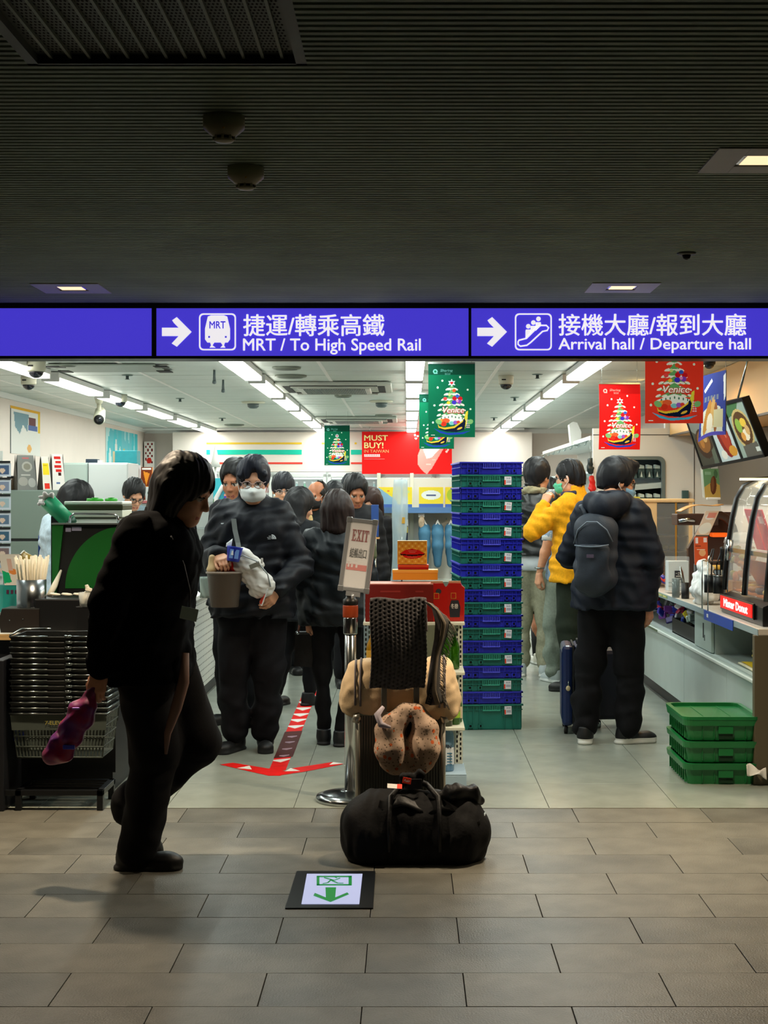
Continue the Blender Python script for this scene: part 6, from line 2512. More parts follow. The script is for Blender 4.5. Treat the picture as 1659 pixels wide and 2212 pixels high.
MB().box(CX - .0, CX + .018, 8.81, 9.32, .53, .755, .003).build('sliding_door', mat('door_pale', (172, 190, 184), .3), t)
q = MB()
q.box(CX - .002, CX, 9.03, 9.055, .60, .69)
q.box(CX - .002, CX, 9.0, 9.01, .585, .62)
q.build('door_mark', m_dk, t)
MB().box(CX - .05, CX + .7, 7.50, 7.545, 0, .757, .003).build('end_panel', mat('end_brown', (92, 84, 66), .5), t)
q = MB()
q.box(CX - .036, CX - .034, 10.1, 11.2, .764, .782)
for i in range(6):
    q.m = 1
    q.box(CX - .037, CX - .036, 10.15 + i * .17, 10.26 + i * .17, .768, .778)
    q.m = 0
q.build('price_strip', [mat('strip_green', (130, 150, 100), .5), mat('strip_yellow', (206, 200, 130), .5)], t)
MB().box(CX - .022, CX - .018, 10.6, 12.0, .492, .506).build('price_strip', mat('strip_olive', (90, 104, 80), .5), t)

# niche contents
wr = [((60, 66, 190), 'blue'), ((40, 34, 90), 'indigo'), ((190, 50, 90), 'pink'), ((214, 214, 222), 'silver'), ((120, 60, 150), 'purple')]
for i in range(64):
    c, nm = wr[i % 5]
    x, y, z = CX + .04 + random.random() * .3, random.uniform(10.25, 12.3), .56 + random.random() * .13
    o = MB().boxc((0, 0, 0), (.05, .07, .022), .008).build('wrapped_sweet', mat('wrap_' + nm, c, .2, metal=.3, spec=.6), None, None, (x, y, z), (random.random() * 3, random.random() * 3, random.random() * 3))
    tag(o, '%s foil wrapped snack heaped in the counter niche' % nm, 'snack', '%s foil snacks in the counter niche' % nm)
t = thing('snack_bin', 'black bin of yellow and white wrapped snacks in the counter niche', 'bin', (CX + .02, 9.8, .526))
q = MB()
for a in ((0, .008, -.42, .42), (.3, .308, -.42, .42), (0, .3, -.42, -.412), (0, .3, .412, .42)):
    q.box(*a, 0, .10)
q.box(0, .3, -.42, .42, 0, .006)
q.build('bin', m_cbk, t)
for i in range(34):
    c, nm = (((226, 206, 40), 'yellow'), ((220, 220, 220), 'white'), ((60, 80, 170), 'navy'), ((170, 190, 180), 'pale green'))[i % 4]
    o = MB().boxc((0, 0, 0), (.05, .075, .024), .009).build('wrapped_snack', mat('foil_' + nm, c, .25, spec=.6), None, None,
                                                            (CX + .05 + random.random() * .25, 9.8 + random.uniform(-.38, .38), .60 + random.random() * .075), (random.random() * 3, random.random() * 3, random.random() * 3))
    tag(o, '%s wrapped snack piled in the black bin' % nm, 'snack', '%s snacks in the black bin' % nm)
for i in range(9):
    c = ((196, 180, 60), (170, 176, 90), (206, 190, 70), (60, 50, 30), (150, 160, 80), (190, 196, 140), (120, 130, 70), (150, 50, 40), (130, 30, 26))[i]
    o = MB().box(-.16, .16, -.11, .11, 0, .0125, .002).build('folder', mat('folder_%d' % i, c, .5), None, None, (CX + .27, 8.1 + .02 * random.random(), .546 + i * .0132), (0, 0, R(random.uniform(-4, 4))))
    tag(o, 'folder in the stack on the open counter shelf, %s from the top' % (ORD[8 - i] if i < 8 else 'first'), 'folder', 'folders in the counter')
t = thing('magazine', 'yellow and black magazine lying open under the folders on the counter shelf', 'magazine', (CX + .2, 8.05, .5255))
MB().sheet(lambda u, v: (-.17 + .34 * u, -.16 + .34 * v, .008 + .004 * math.sin(3 * u + 2 * v)), 8, 8, .009).build('pages', mat('mag_pages', (206, 200, 170), .5), t)
pc = Pic(.3, .3, 40, (216, 190, 50))
pc.rect(.1, .2, .5, .4, (230, 224, 210)).rect(.6, .5, .9, .8, (60, 50, 40)).ell(.3, .7, .15, .12, (200, 90, 40))
link('cover', pc.mesh(fn=lambda u, v: (-.16 + .3 * u, -.15 + .3 * v, .0185 + .004 * math.sin(2.6 * u + 1.8 * v))), t)

# ------------------------------------------------------------------ things on the snack counter
t = thing('donut_case', 'black framed curved glass donut case with a lit red sign on the counter', 'display case', (0, 0, .79))
DX, DY0, DY1 = 1.828, 7.62, 8.62
m_fr2 = mat('case_black', (14, 15, 18), .3, spec=.5)
prof = [(0.02, .13), (.028, .25), (.045, .42), (.065, .55), (.09, .66), (.13, .73), (.19, .765), (.3, .775), (.52, .775)]
for k, y in enumerate((DY0, 8.12, DY1)):
    MB().tube([(DX + x, y, z) for x, z in prof], .017, 8).build('rib', m_fr2, t)
MB().tube([(DX + .037, DY1 - .001, .30), (DX + .05, DY1 - .001, .42)], .0205, 10).build('chrome_clip', m_chr, t)
q = MB()
q.box(DX, DX + .55, DY0, DY1, 0, .1, .004)
q.prism([(DX, .1), (DX + .06, .125), (DX + .55, .125), (DX + .55, .1)], DY0, DY1)
q.build('base', m_fr2, t)
so = MB().box(DX - .012, DX, 7.78, 8.6, .022, .108, .003).build('sign_box', m_fr2, t)
MB().box(DX - .015, DX - .012, 7.80, 8.585, .030, .100, .001).build('red_panel', mat('sign_red', (226, 20, 14), .35, emit=.9), so, 'lit red sign panel')
q = MB()
q.letters('Mister Donut', 0, 0, w=.60, h=.048, bold=.07)
q.M = None
q.v = [(DX - .0165 + v[1] * .4, 8.19 - v[0], .0665 + v[2]) for v in q.v]
q.build('sign_lettering', mat('sign_letter_white', (250, 240, 238), .4, emit=.9), so)
gq = MB()
gq.sheet(lambda u, v: (DX + .006 + np.interp(u, np.linspace(0, 1, 9), [p[0] for p in prof]), DY0 + .02 + (DY1 - DY0 - .04) * v, np.interp(u, np.linspace(0, 1, 9), [p[1] for p in prof])), 24, 4, .003)
gq.build('curved_glass', mat('case_glass', (235, 242, 242), .04, alpha=.10, spec=.6), t)
MB().prism([(DX + x, z) for x, z in prof] + [(DX + .52, .13)], DY1 - .006, DY1 - .003).build('end_glass', mat('case_glass'), t)
MB().box(DX + .52, DX + .55, DY0, DY1, .1, .79).build('back_door', m_fr2, t)
for z in (.36,):
    MB().box(DX + .05, DX + .5, DY0 + .03, DY1 - .03, z, z + .008).build('glass_shelf', mat('shelf_glass', (220, 236, 232), .08, alpha=.5), t)
    MB().box(DX + .045, DX + .055, DY0 + .03, DY1 - .03, z - .01, z + .015).build('shelf_rail', m_chr, t)
for k in range(2):
    y = 8.15 + .22 * k
    q = MB()
    q.M = Matrix.Translation((DX + .17, y, .37)) @ Euler((0, R(-18), 0)).to_matrix().to_4x4()
    q.box(0, .006, -.10, .10, 0, .24)
    q.m = 1
    q.box(-.001, .0, -.06, .04, .16, .2)
    q.build('red_card', [mat('card_red', (206, 40, 50), .5), mat('card_pink', (236, 170, 166), .5)], t)
q = MB()
q.box(DX + .07, DX + .45, DY0 + .05, DY1 - .05, .126, .136)
q.m = 1
q.M = Matrix.Translation((DX + .2, 8.1, .14)) @ Euler((0, R(-30), 0)).to_matrix().to_4x4()
q.box(0, .005, -.42, .42, 0, .2)
q.build('orange_tray_card', [mat('tray_orange', (206, 110, 30), .5), mat('tray_card', (190, 84, 26), .5)], t)
don = None
for i in range(10):
    y = 7.75 + .085 * i
    c, nm = (((176, 112, 54), 'plain'), ((90, 44, 24), 'chocolate'), ((214, 170, 80), 'sugared'))[i % 3]
    lab = '%s donut on the tray of the glass donut case' % nm
    q = MB()
    q.tube([(.032 * math.cos(a), .032 * math.sin(a), .018) for a in np.linspace(0, 6.283, 17)[:-1]], .017, 8, closed=True)
    tag(q.build('donut', mat('donut_' + nm, c, .5, noise=.2, ns=40), None, None, (DX + .12 + .07 * (i % 2), y, .79 + .137)), lab, 'donut', '%s donuts in the case' % nm)
MB().boxc((DX + .27, 8.45, .77), (.4, .03, .012)).build('inner_light', mat('warm_tube', (255, 226, 170), .4, emit=4), t)
area('case_lamp', (DX + .27, 8.1, .79 + .76), .3, .8, 5, (1, .8, .5))
t = thing('blue_notice', 'blue price notice stuck on the worktop edge under the red sign', 'notice', (CX - .036, 8.5, .735))
MB().box(-.004, 0, -.45, .33, -.005, .052).build('card', mat('notice_blue', (30, 70, 170), .4), t)
MB().box(-.006, -.004, .2, .24, .015, .035).build('print', mat('paper_white'), t)

# tongs pots, bag, utensil cup, napkin box
t = thing('tong_holder', 'pair of black tong pots on a wire stand beside the donut case', 'holder', (1.80, 8.82, .79))
for x, y in ((0, .0), (.035, -.09)):
    MB().lathe([(.03, .1), (.033, .1), (.033, .205), (.03, .205), (.028, .11), (.001, .11)], 20, (x, y, 0)).build('pot', m_cbk, t)
    MB().lathe([(.034, .2), (.034, .207), (.03, .207)], 20, (x, y, 0)).build('pot_rim', m_wire, t)
    for k in (-1, 1):
        MB().tube([(x + k * .008, y, .12), (x + k * .012, y, .27), (x + .02 + k * .004, y - .01, .36)], .004, 6).build('tong', m_cbk, t)
MB().tube([(.05, -.1, .24), (.055, -.1, .36), (.05, -.1, .375)], [.01, .014, .010], 8).build('tong_grip', m_cbk, t)
MB().box(-.03, .08, -.12, .06, .285, .292).build('wire_shelf', m_wire, t)
q = MB()
for x, y in ((-.035, .05), (.08, .05), (-.035, -.12), (.08, -.12)):
    q.tube([(x, y, 0), (x, y, .29)], .004, 6)
q.build('wire_stand', m_wire, t)['kind'] = 'stuff'
t = thing('plastic_bag', 'white plastic bag of supplies standing on the snack counter', 'bag', (1.86, 9.25, .79))
b = Body((-.12, -.16, -.01), (.12, .16, .3), .007)
b.ell((0, 0, .09), (.085, .12, .1), .02)
b.ell((0, .02, .19), (.05, .07, .1), .04)
b.ruffle(.010, 40, 5)
b.ruffle(.005, 90, 6)
b.cut((0, 0, -1), 0)
V, Q, mi = b.arrays()
npmesh('bag', V, Q, mi, [mat('bag_white', (224, 228, 226), .3, spec=.6)], t)
t = thing('utensil_cup', 'black utensil cup with steel tongs and a clear cup on the snack counter', 'cup', (1.815, 9.75, .79))
MB().lathe([(.024, 0), (.026, .004), (.027, .105), (.024, .105), (.022, .006), (.001, .006)], 20, (.01, -.02, 0)).build('cup', m_cbk, t)
MB().lathe([(.024, 0), (.026, .004), (.027, .125), (.025, .125), (.023, .006), (.001, .006)], 20, (-.03, .1, 0)).build('clear_cup', mat('clear_grey', (110, 124, 124), .1, alpha=.6), t)
for k in range(4):
    MB().tube([(.0 + .006 * k, -.02, .02), (-.02 + .006 * k, -.01 + .01 * k, .21 - .012 * k)], .0055, 6).build('utensil', m_wire, t)
t = thing('pen', 'small dark pen lying on the snack counter by the napkin box', 'pen', (1.825, 10.02, .79))
MB().tube([(-.02, -.05, .006), (.03, .05, .006)], .005, 6).build('pen', m_blk, t)
t = thing('napkin_box', 'white lined acrylic napkin box with a black emblem on the snack counter', 'box', (1.875, 10.3, .79))
MB().box(-.075, .075, -.06, .06, .0, .255, .003).build('clear_box', mat('acrylic', (236, 240, 240), .06, alpha=.18), t)
MB().box(-.07, .07, -.055, .055, .02, .225, .003).build('white_liner', mat('liner_white', (206, 214, 214), .5), t)
q = MB()
q.boxc((0, -.0635, .135), (.056, .002, .048))
e_ = q.build('emblem', mat('ink_black'), t)
q = MB()
q.letters('一之軒', 0, .14, w=.044, h=.022, y=-.0655, bold=.0)
q.boxc((0, -.0652, .121), (.04, .001, .004))
q.build('emblem_lettering', mat('paper_white'), e_)
MB().boxc((0, -.0635, .1), (.034, .002, .006)).build('small_print', mat('ink_black'), t)
for z in (.05, .075):
    MB().box(-.07, .07, -.0625, -.06, z, z + .003).build('rule', mat('clear_grey'), t)
t = thing('bun_box', 'dark acrylic box of red and white bun packs at the far end of the counter', 'box', (1.86, 11.1, .79))
MB().box(-.085, .06, -.05, .1, .0, .245, .003).build('box', mat('brown_acrylic', (92, 50, 40), .12, alpha=.55), t)
for i in range(14):
    c, nm = (((220, 60, 40), 'red'), ((226, 190, 160), 'cream'), ((60, 60, 160), 'blue'))[i % 3]
    o = MB().boxc((0, 0, 0), (.06, .05, .025), .009).build('bun_pack', mat('bun_' + nm, c, .3), None, None, (1.77 + random.random() * .13, 10.9 + random.random() * .1, .81 + .006 * i), (random.random(), random.random(), random.random() * 3))
    tag(o, '%s wrapped bun pack by the dark acrylic box' % nm, 'bun pack', '%s bun packs on the counter' % nm)
# cream heated cabinet with dark glass
t = thing('heated_cabinet', 'cream heated food cabinet with dark glass shelves on the snack counter', 'cabinet', (1.985, 11.3, .79))
m_crm = mat('cabinet_cream', (226, 192, 142), .4)
q = MB()
q.box(-.20, -.055, .15, .65, 0, .625, .004)
q.box(.19, .22, .15, .65, 0, .625, .004)
q.box(-.2, .22, .62, .65, 0, .625)
q.box(-.2, .22, .15, .65, 0, .03)
q.build('case', m_crm, t)
MB().box(-.215, .235, .135, .66, .625, .655, .012).build('top', m_crm, t)
for z in (.12, .24, .36, .5):
    MB().box(-.055, .19, .17, .6, z, z + .008).build('shelf', mat('shelf_dark', (70, 56, 36), .3), t)
MB().box(-.055, .19, .605, .615, .03, .62).build('back_glass', mat('amber_back', (80, 66, 34), .2), t)
MB().box(.085, .097, .148, .16, .03, .625).build('mullion', mat('brass', (206, 150, 60), .35, metal=.5), t)
MB().box(-.055, .19, .151, .155, .03, .62).build('pane', mat('case_glass'), t)
for i in range(6):
    o = MB().ball((0, 0, 0), (.03, .03, .022), 10).build('steamed_bun', mat('bun_gold', (170, 150, 50), .5), None, None, (1.98 + .055 * (i % 3), 11.6 + .1 * (i // 3), .79 + (.15 if i < 4 else .27)))
    tag(o, 'golden bun on a shelf inside the heated cabinet', 'bun', 'buns in the heated cabinet')
MB().boxc((-.12, .148, .50), (.016, .004, .02)).build('switch', mat('brass'), t)
# brown tray hood and food boxes in front of it
t = thing('roller_grill', 'dark brown curved grill hood with trays over the snack counter', 'grill', (2.06, 10.5, .79))
m_brn = mat('grill_brown', (64, 42, 34), .35)
q = MB()
q.box(-.17, .12, -.12, .1, .47, .55, .006)
q.build('tray_hood', m_brn, t)
MB().prism([(-.05, .0), (.27, .0), (.27, .56), (.1, .56), (.06, .5)] + [(-.05 + .0, .3)], .1, .16).build('side_plate', m_brn, t)
MB().tube([(-.16, -.13, .50), (-.10, -.135, .51), (-.05, -.13, .50)], .014, 8).build('chrome_handle', m_chr, t)
q = MB()
q.tube([(.14 + .12 * math.cos(a), -.02, .35 + .19 * math.sin(a)) for a in np.linspace(0, math.pi, 12)], .03, 8)
q.build('arched_lid', m_brn, t)
MB().boxc((.15, .0, .40), (.12, .1, .03), .01).build('glowing_element', mat('element_orange', (230, 90, 20), .4, emit=.8), t)
q = MB()
q.sheet(lambda u, v: (-.14 + .3 * u, -.1 + .2 * v, .565 + .07 * u + .02 * math.sin(5 * u)), 8, 4, .006)
q.build('tilted_tray', mat('tray_tan', (196, 150, 96), .4), t)
# tall promo strip
t = thing('promo_strip', 'bent red and cream promotion strip standing on the snack counter', 'poster', (1.96, 9.9, .79))
pc = Pic(.09, .42, 40, (226, 196, 170))
pc.rect(0, 2.2, 1, 4.7, (214, 90, 50)).rect(.1, 2.3, .3, 2.8, (236, 220, 220)).rect(.7, 2.3, .95, 2.7, (236, 220, 220)).ell(.6, 3.6, .25, .3, (230, 170, 120)).rect(.1, 3.0, .5, 3.06, (60, 20, 20)).rect(.05, 2.08, 1, 2.2, (90, 80, 70)).ell(.5, .5, .35, .25, (236, 224, 214)).rect(.3, .15, .9, .6, (226, 140, 120)).ell(.5, 1.5, .45, .5, (236, 228, 214)).rect(.2, 3.3, .8, 3.36, (240, 220, 200))
strip_fn = lambda u, v: (-.055 + .09 * u + .085 * max(0, .5 - v) * 2 + .012 * v, -.02 - .005 * math.sin(5 * v), .575 - .36 * v)
link('printed_sheet', pc.mesh(fn=strip_fn), t)
MB().sheet(lambda u, v: tuple(Vector(strip_fn(u, v)) + Vector((0, .003, 0))), 2, 10, .002).build('backing', mat('paper_white'), t)
MB().box(-.04, .03, -.01, .03, 0, .22).build('holder', mat('holder_grey', (80, 90, 96), .4), t)
t = thing('dispenser', 'dark grey sauce dispenser under the promotion strip', 'dispenser', (1.93, 9.55, .79))
MB().box(-.035, .035, -.05, .05, 0, .215, .006).build('body', mat('dispenser_grey', (56, 62, 66), .4), t)
for z in (.17, .19):
    MB().box(-.036, .036, -.052, -.05, z, z + .008).build('slot', m_wire, t)
MB().tube([(.0, -.06, .03), (-.012, -.06, .12), (.005, -.06, .15)], .008, 6).build('lever', m_blk, t)
t = thing('waste_pot', 'slate pot with a yellow rim beside the plastic bag', 'pot', (2.02, 9.6, .79))
MB().lathe([(.045, 0), (.05, .005), (.058, .2)], 20).build('pot', mat('slate', (84, 96, 104), .4), t)
MB().lathe([(.06, .2), (.062, .21), (.058, .225), (.01, .226)], 20).build('pot_rim', mat('label_yellow'), t)
# acrylic food bin
t = thing('food_bin', 'clear acrylic bin of orange fried food with a domed lid on the snack counter', 'bin', (2.03, 9.0, .79))
q = MB()
q.box(-.08, .09, -.1, .1, 0, .04, .003)
q.box(-.075, .085, -.095, .095, .04, .16)
q.build('base', mat('base_amber', (190, 120, 40), .4), t)
q = MB()
q.box(-.085, .095, -.105, .105, .16, .385, .004)
q.build('clear_bin', mat('acrylic'), t)
MB().lathe([(.11, .39), (.1, .42), (.06, .45), (.01, .46)], 20, sx=1, sy=1).build('domed_lid', mat('lid_clear', (240, 244, 244), .05, alpha=.35), t)
for i in range(22):
    c, nm = (((206, 110, 40), 'orange'), ((170, 150, 50), 'golden'))[i % 2]
    o = MB().ball((0, 0, 0), (.035, .024, .02), 8).build('fried_piece', mat('fried_' + nm, c, .5, noise=.3, ns=60), None, None, (2.035 + random.uniform(-.06, .06), 9.0 + random.uniform(-.07, .07), .79 + .185 + .008 * i), (random.random() * 3, random.random() * 3, 0))
    tag(o, '%s fried piece heaped in the clear acrylic bin' % nm, 'food', '%s fried pieces in the bin' % nm)
t = thing('striped_box', 'red and white striped paper tray above the bun packs', 'tray', (1.76, 11.2, .79))
q = MB()
q.box(-.06, .06, 0, .01, .0, .3)
q.build('stand', mat('acrylic'), t)
for i in range(9):
    MB().prism([(-.06 + i * .0145, .30), (-.0465 + i * .0145, .30), (-.0465 + i * .0145 + .004, .36), (-.06 + i * .0145 + .004, .36)], -.04, .04).build('stripe', mat('stripe_red', (214, 50, 36), .5) if i % 2 == 0 else mat('paper_white'), t)
# hanging menu card, grey block on the wall
t = thing('menu_card', 'small green and yellow food card hanging below the menu boards', 'card', (0, 0, 0))
pc = Pic(.12, .17, 40, (110, 160, 120))
pc.poly([(.0, .9), (.6, .6), (1, .8), (1, 1.42), (0, 1.42)], (206, 176, 96)).ell(.6, .8, .2, .45, (100, 60, 40), .15).ell(.55, .75, .1, .35, (130, 90, 60), .15).rect(.1, .15, .5, .3, (140, 190, 160)).ell(.8, .25, .12, .2, (80, 120, 90))
a, b = P(1518, 1012, 9.6), P(1556, 1075, 9.6)
link('printed_sheet', pc.mesh(fn=lambda u, v: (a.x + (b.x - a.x) * u + .015 * v, 9.6 + .06 * u, a.z + (b.z - a.z) * v)), t)
MB().prism([(a.x, a.z), (b.x, a.z), (b.x + .015, b.z), (a.x + .015, b.z)], 9.605 + .06, 9.61 + .06).build('backing', mat('paper_white'), t)
MB().tube([((a.x + b.x) / 2, 9.64, a.z), ((a.x + b.x) / 2 + .05, 9.64, a.z + .25), (2.3, 9.64, 1.995)], .002, 5).build('hanger', m_wire, t)
MB().boxc(((a.x + b.x) / 2 + .012, 9.595, b.z - .006), (.09, .02, .016), .004).build('white_clip', mat('paper_white'), t)
t = thing('socket_box', 'dark teal box fixed on the white panel wall', 'box', P(1480, 1078, 12.98))
MB().box(-.028, .028, -.02, .018, 0, .075, .003).build('box', mat('teal_dark', (56, 84, 84), .5), t)

# soffit and warm lamp over the counter, side wall cladding
so_ = struct(MB().box(2.3, XR, 7.06, 12.98, 1.995, STC - .002).build('wall_soffit', mat('soffit_cream', (222, 174, 108), .5)))
MB().box(2.29, 2.31, 7.06, 12.98, 1.985, 2.0).build('edge_trim', mat('trim_brown', (70, 54, 36), .5), so_)
q = MB()
q.box(2.72, XR - .0, 7.06, 12.98, 1.40, 1.985)
cl = struct(q.build('wall_cladding', mat('clad_dark', (96, 84, 70), .35)))
t = thing('warm_downlight', 'warm round downlight over the snack counter beside the black camera', 'ceiling light', (1.98, 8.35, STC - .001), 0)
MB().lathe([(.07, 0), (.07, -.012), (.05, -.014)], 24).build('ring', m_hous, t)
MB().lathe([(.048, -.008), (.046, -.0135), (.001, -.0135)], 24).build('lens', mat('warm_lens'), t)
for y in (8.35, 10.2, 11.9):
    area('warm_lamp', (1.98, y, STC - .03), .1, .1, WARM_W, (1, .62, .24), (0, R(22), 0))

# ------------------------------------------------------------------ tilted menu board
TL, TR, BR, BL = [Vector(v) for v in ((1.706, 9.1, 1.986), (1.866, 8.2, 2.013), (1.996, 8.2, 1.685), (1.826, 9.1, 1.633))]
t = thing('menu_board', 'tilted black framed menu board with three food photographs over the snack counter', 'menu board', (0, 0, 0))
nrm = (TR - TL).cross(BL - TL).normalized()
if nrm.y > 0:
    nrm = -nrm


def bpt(u, v, d=0):
    return TL.lerp(TR, u).lerp(BL.lerp(BR, u), v) + nrm * d


def bquad(q, u0, u1, v0, v1, d0, d1, m=None):
    vs = [bpt(u, v, d) for d in (d0, d1) for u, v in ((u0, v0), (u1, v0), (u1, v1), (u0, v1))]
    q.raw(vs, [(0, 1, 2, 3), (7, 6, 5, 4), (0, 4, 5, 1), (1, 5, 6, 2), (2, 6, 7, 3), (3, 7, 4, 0)], m=m)


foods = []
for k in range(3):
    pc = Pic(.3, .36, 60, [(70, 66, 54), (186, 196, 196), (150, 166, 156)][k])
    if k == 0:
        pc.ell(.45, .3, .5, .2, (120, 120, 110)).ell(.5, .72, .42, .34, (64, 44, 30)).ell(.5, .68, .33, .25, (130, 84, 40)).ell(.4, .7, .1, .12, (170, 110, 50)).ell(.62, .6, .12, .1, (196, 150, 90)).poly([(.75, .9), (1, .8), (1, 1.2), (.7, 1.2)], (90, 96, 80))
    elif k == 1:
        pc.poly([(0, 0), (.4, 0), (.15, .5), (0, .6)], (90, 110, 60)).ell(.5, .62, .3, .52, (130, 36, 26), -.2).ell(.55, .62, .2, .4, (166, 56, 34), -.2).ell(.6, .5, .06, .2, (206, 110, 80), -.2).ell(.75, 1.0, .2, .12, (200, 140, 50)).ell(.25, 1.05, .15, .1, (220, 214, 200))
    else:
        pc.poly([(0, 0), (.7, 0), (.5, .2), (0, .3)], (70, 110, 70)).ell(.5, .58, .44, .44, (196, 170, 110)).ell(.5, .58, .38, .38, (90, 60, 34)).ell(.35, .5, .14, .16, (140, 170, 70)).ell(.6, .45, .14, .1, (230, 190, 70)).ell(.55, .72, .15, .13, (236, 222, 196)).ell(.4, .75, .1, .1, (216, 150, 70)).ell(.68, .62, .1, .12, (214, 170, 110)).poly([(.2, .95), (.9, .9), (.95, 1.2), (.2, 1.2)], (96, 92, 84)).rect(.75, 1.02, .95, 1.12, (200, 206, 200))
    u0, u1 = k / 3 + .016, (k + 1) / 3 - .012
    po = link('food_photo', pc.mesh(fn=lambda u, v: bpt(u0 + (u1 - u0) * u, .05 + .9 * v, .0125)), t)
q = MB()
bquad(q, 0, 1, 0, 1, -.03, .008)
q.build('back_box', m_fr2, t)
q = MB()
for a in ((0, 1, 0, .05), (0, 1, .95, 1), (0, .016, 0, 1), (.984, 1, 0, 1), (.321, .349, 0, 1), (.655, .682, 0, 1)):
    bquad(q, *a, .008, .018)
q.build('frame', m_fr2, t)
for u in (.1, .9):
    p = bpt(u, 0)
    MB().tube([p, (p.x + .1, p.y, STC)], .006, 6).build('hanger', m_wire, t)

# ------------------------------------------------------------------ hanging festive posters
PW_, PH_ = .28, .445


def festive(bg, bg2, pale=False):
    random.seed(5)
    A = PH_ / PW_
    pc = Pic(PW_, PH_, 150, bg)
    H = lambda y: y / 100 * A           # y in percent of the height
    k = pc.Y < H(16) + .0 * pc.X
    pc.a[k] = lin(bg2)
    for x, y in ((.2, 33), (.13, 57), (.68, 19), (.84, 36), (.9, 62), (.1, 80), (.3, 24)):
        pc.ell(x, H(y), .022, .022, (206, 226, 210))
    wh, gr = (226, 226, 214), (96, 160, 96)
    for y0, w in ((31, .09), (38, .13), (45, .19), (52, .24), (59, .27), (66, .29), (72, .30)):
        pc.poly([(.5 - w, H(y0 + 6)), (.5, H(y0 - 3)), (.5 + w, H(y0 + 6)), (.5 + w * .5, H(y0 + 5)), (.5, H(y0 + 7)), (.5 - w * .5, H(y0 + 5))], gr)
        for i in range(6):
            s = -1 + 2 * i / 5
            pc.ell(.5 + s * w * .95, H(y0 + 4.6 - abs(s) * .5), .05, .02, wh, s * .4)
    star = []
    for i in range(12):
        r = .09 if i % 2 == 0 else .045
        a = math.pi * i / 6
        star.append((.5 + r * math.sin(a), H(27) - r * math.cos(a)))
    pc.poly(star, (200, 216, 222)).ell(.485, H(26.6), .02, .02, (200, 30, 40)).ell(.515, H(26.6), .02, .02, (200, 30, 40)).poly([(.467, H(26.9)), (.533, H(26.9)), (.5, H(29))], (200, 30, 40))
    for x, y, r, c in ((.55, 37, .04, (214, 80, 40)), (.36, 48, .04, (220, 70, 70)), (.56, 47.5, .05, (190, 24, 34)), (.68, 48, .05, (190, 24, 34)), (.62, 44.5, .04, (50, 90, 190)), (.66, 52, .05, (130, 60, 170)), (.55, 53, .05, (60, 50, 180)), (.62, 51, .03, (220, 140, 200)), (.43, 53.5, .035, (236, 190, 50)), (.45, 43, .03, (190, 214, 120))):
        pc.ell(x, H(y), r, r * .9, c)
    pc.poly([(.2, H(75)), (.35, H(71)), (.5, H(68)), (.65, H(71)), (.8, H(75)), (.8, H(80)), (.2, H(80))], (226, 230, 220))
    for i in range(7):
        x = .28 + i * .075
        pc.ell(x, H(74.5 - 2.5 * (1 - abs(i - 3) / 3)), .012, .025, (60, 110, 90))
    pc.ell(.3, H(79), .1, .06, (226, 150, 60)).ell(.38, H(77.5), .08, .05, (220, 90, 50)).ell(.33, H(82), .06, .05, (206, 50, 30)).ell(.5, H(81), .06, .04, (120, 190, 190)).ell(.58, H(80), .05, .04, (150, 90, 190)).ell(.64, H(79.5), .04, .03, (214, 60, 50))
    hull = [(.2, H(82)), (.24, H(86)), (.35, H(88)), (.55, H(86)), (.72, H(79)), (.77, H(74)), (.8, H(66)), (.84, H(66)), (.82, H(80)), (.76, H(90)), (.6, H(93)), (.38, H(92)), (.24, H(89))]
    pc.poly(hull, (18, 26, 50))
    pc.poly([(.2, H(82)), (.24, H(85.5)), (.35, H(87)), (.55, H(85)), (.72, H(78)), (.75, H(76)), (.74, H(79)), (.56, H(87.5)), (.35, H(89.5)), (.22, H(87))], (226, 186, 50))
    pc.poly([(.77, H(74)), (.8, H(66)), (.85, H(64)), (.83, H(80)), (.78, H(89)), (.8, H(78))], (220, 206, 60))
    pc.ell(.67, H(88), .06, .02, (226, 180, 60), -.4)
    bl = (70, 170, 200) if pale else (30, 60, 170)  # pale print: strong light painted in as a washed-out blue
    pc.poly([(.12, H(88)), (.25, H(91)), (.4, H(94)), (.7, H(93.5)), (.9, H(91)), (.75, H(95.5)), (.45, H(97)), (.25, H(94))], bl)
    for x in (.86, .9):
        for i in range(5):
            pc.ell(x - .03, H(77 + i * 2.4), .018, .012, (216, 190, 200))
    pc.ell(.22, H(79), .07, .05, (120, 176, 110), .5).ell(.9, H(79), .06, .05, (120, 176, 110), -.5)
    pc.rect(.06, H(96.5), .14, H(97.3), (220, 226, 220))
    for dx, dy in ((.012, .012), (-.012, .0), (.012, -.008), (0, .018), (0, -.012)):
        pc.text('Venice', .53 + dx, H(63.2) + dy, .47, .125, (176, 50, 40), .22)
    for dx, dy in ((-.004, 0), (.004, 0)):
        pc.text('Venice', .53 + dx, H(63) + dy, .47, .12, (240, 234, 226), .22)
    hc = (206, 140, 130) if bg[0] > 100 else (96, 160, 150)
    pc.text('Sharing', .39, H(10.6), .26, .07, hc, .25).text('2023', .41, H(14.8), .12, .04, hc, .25)
    pc.ell(.15, H(11.5), .05, .05, hc).ell(.15, H(11.5), .025, .025, bg).rect(.12, H(13.8), .2, H(14.6), hc)
    return pc


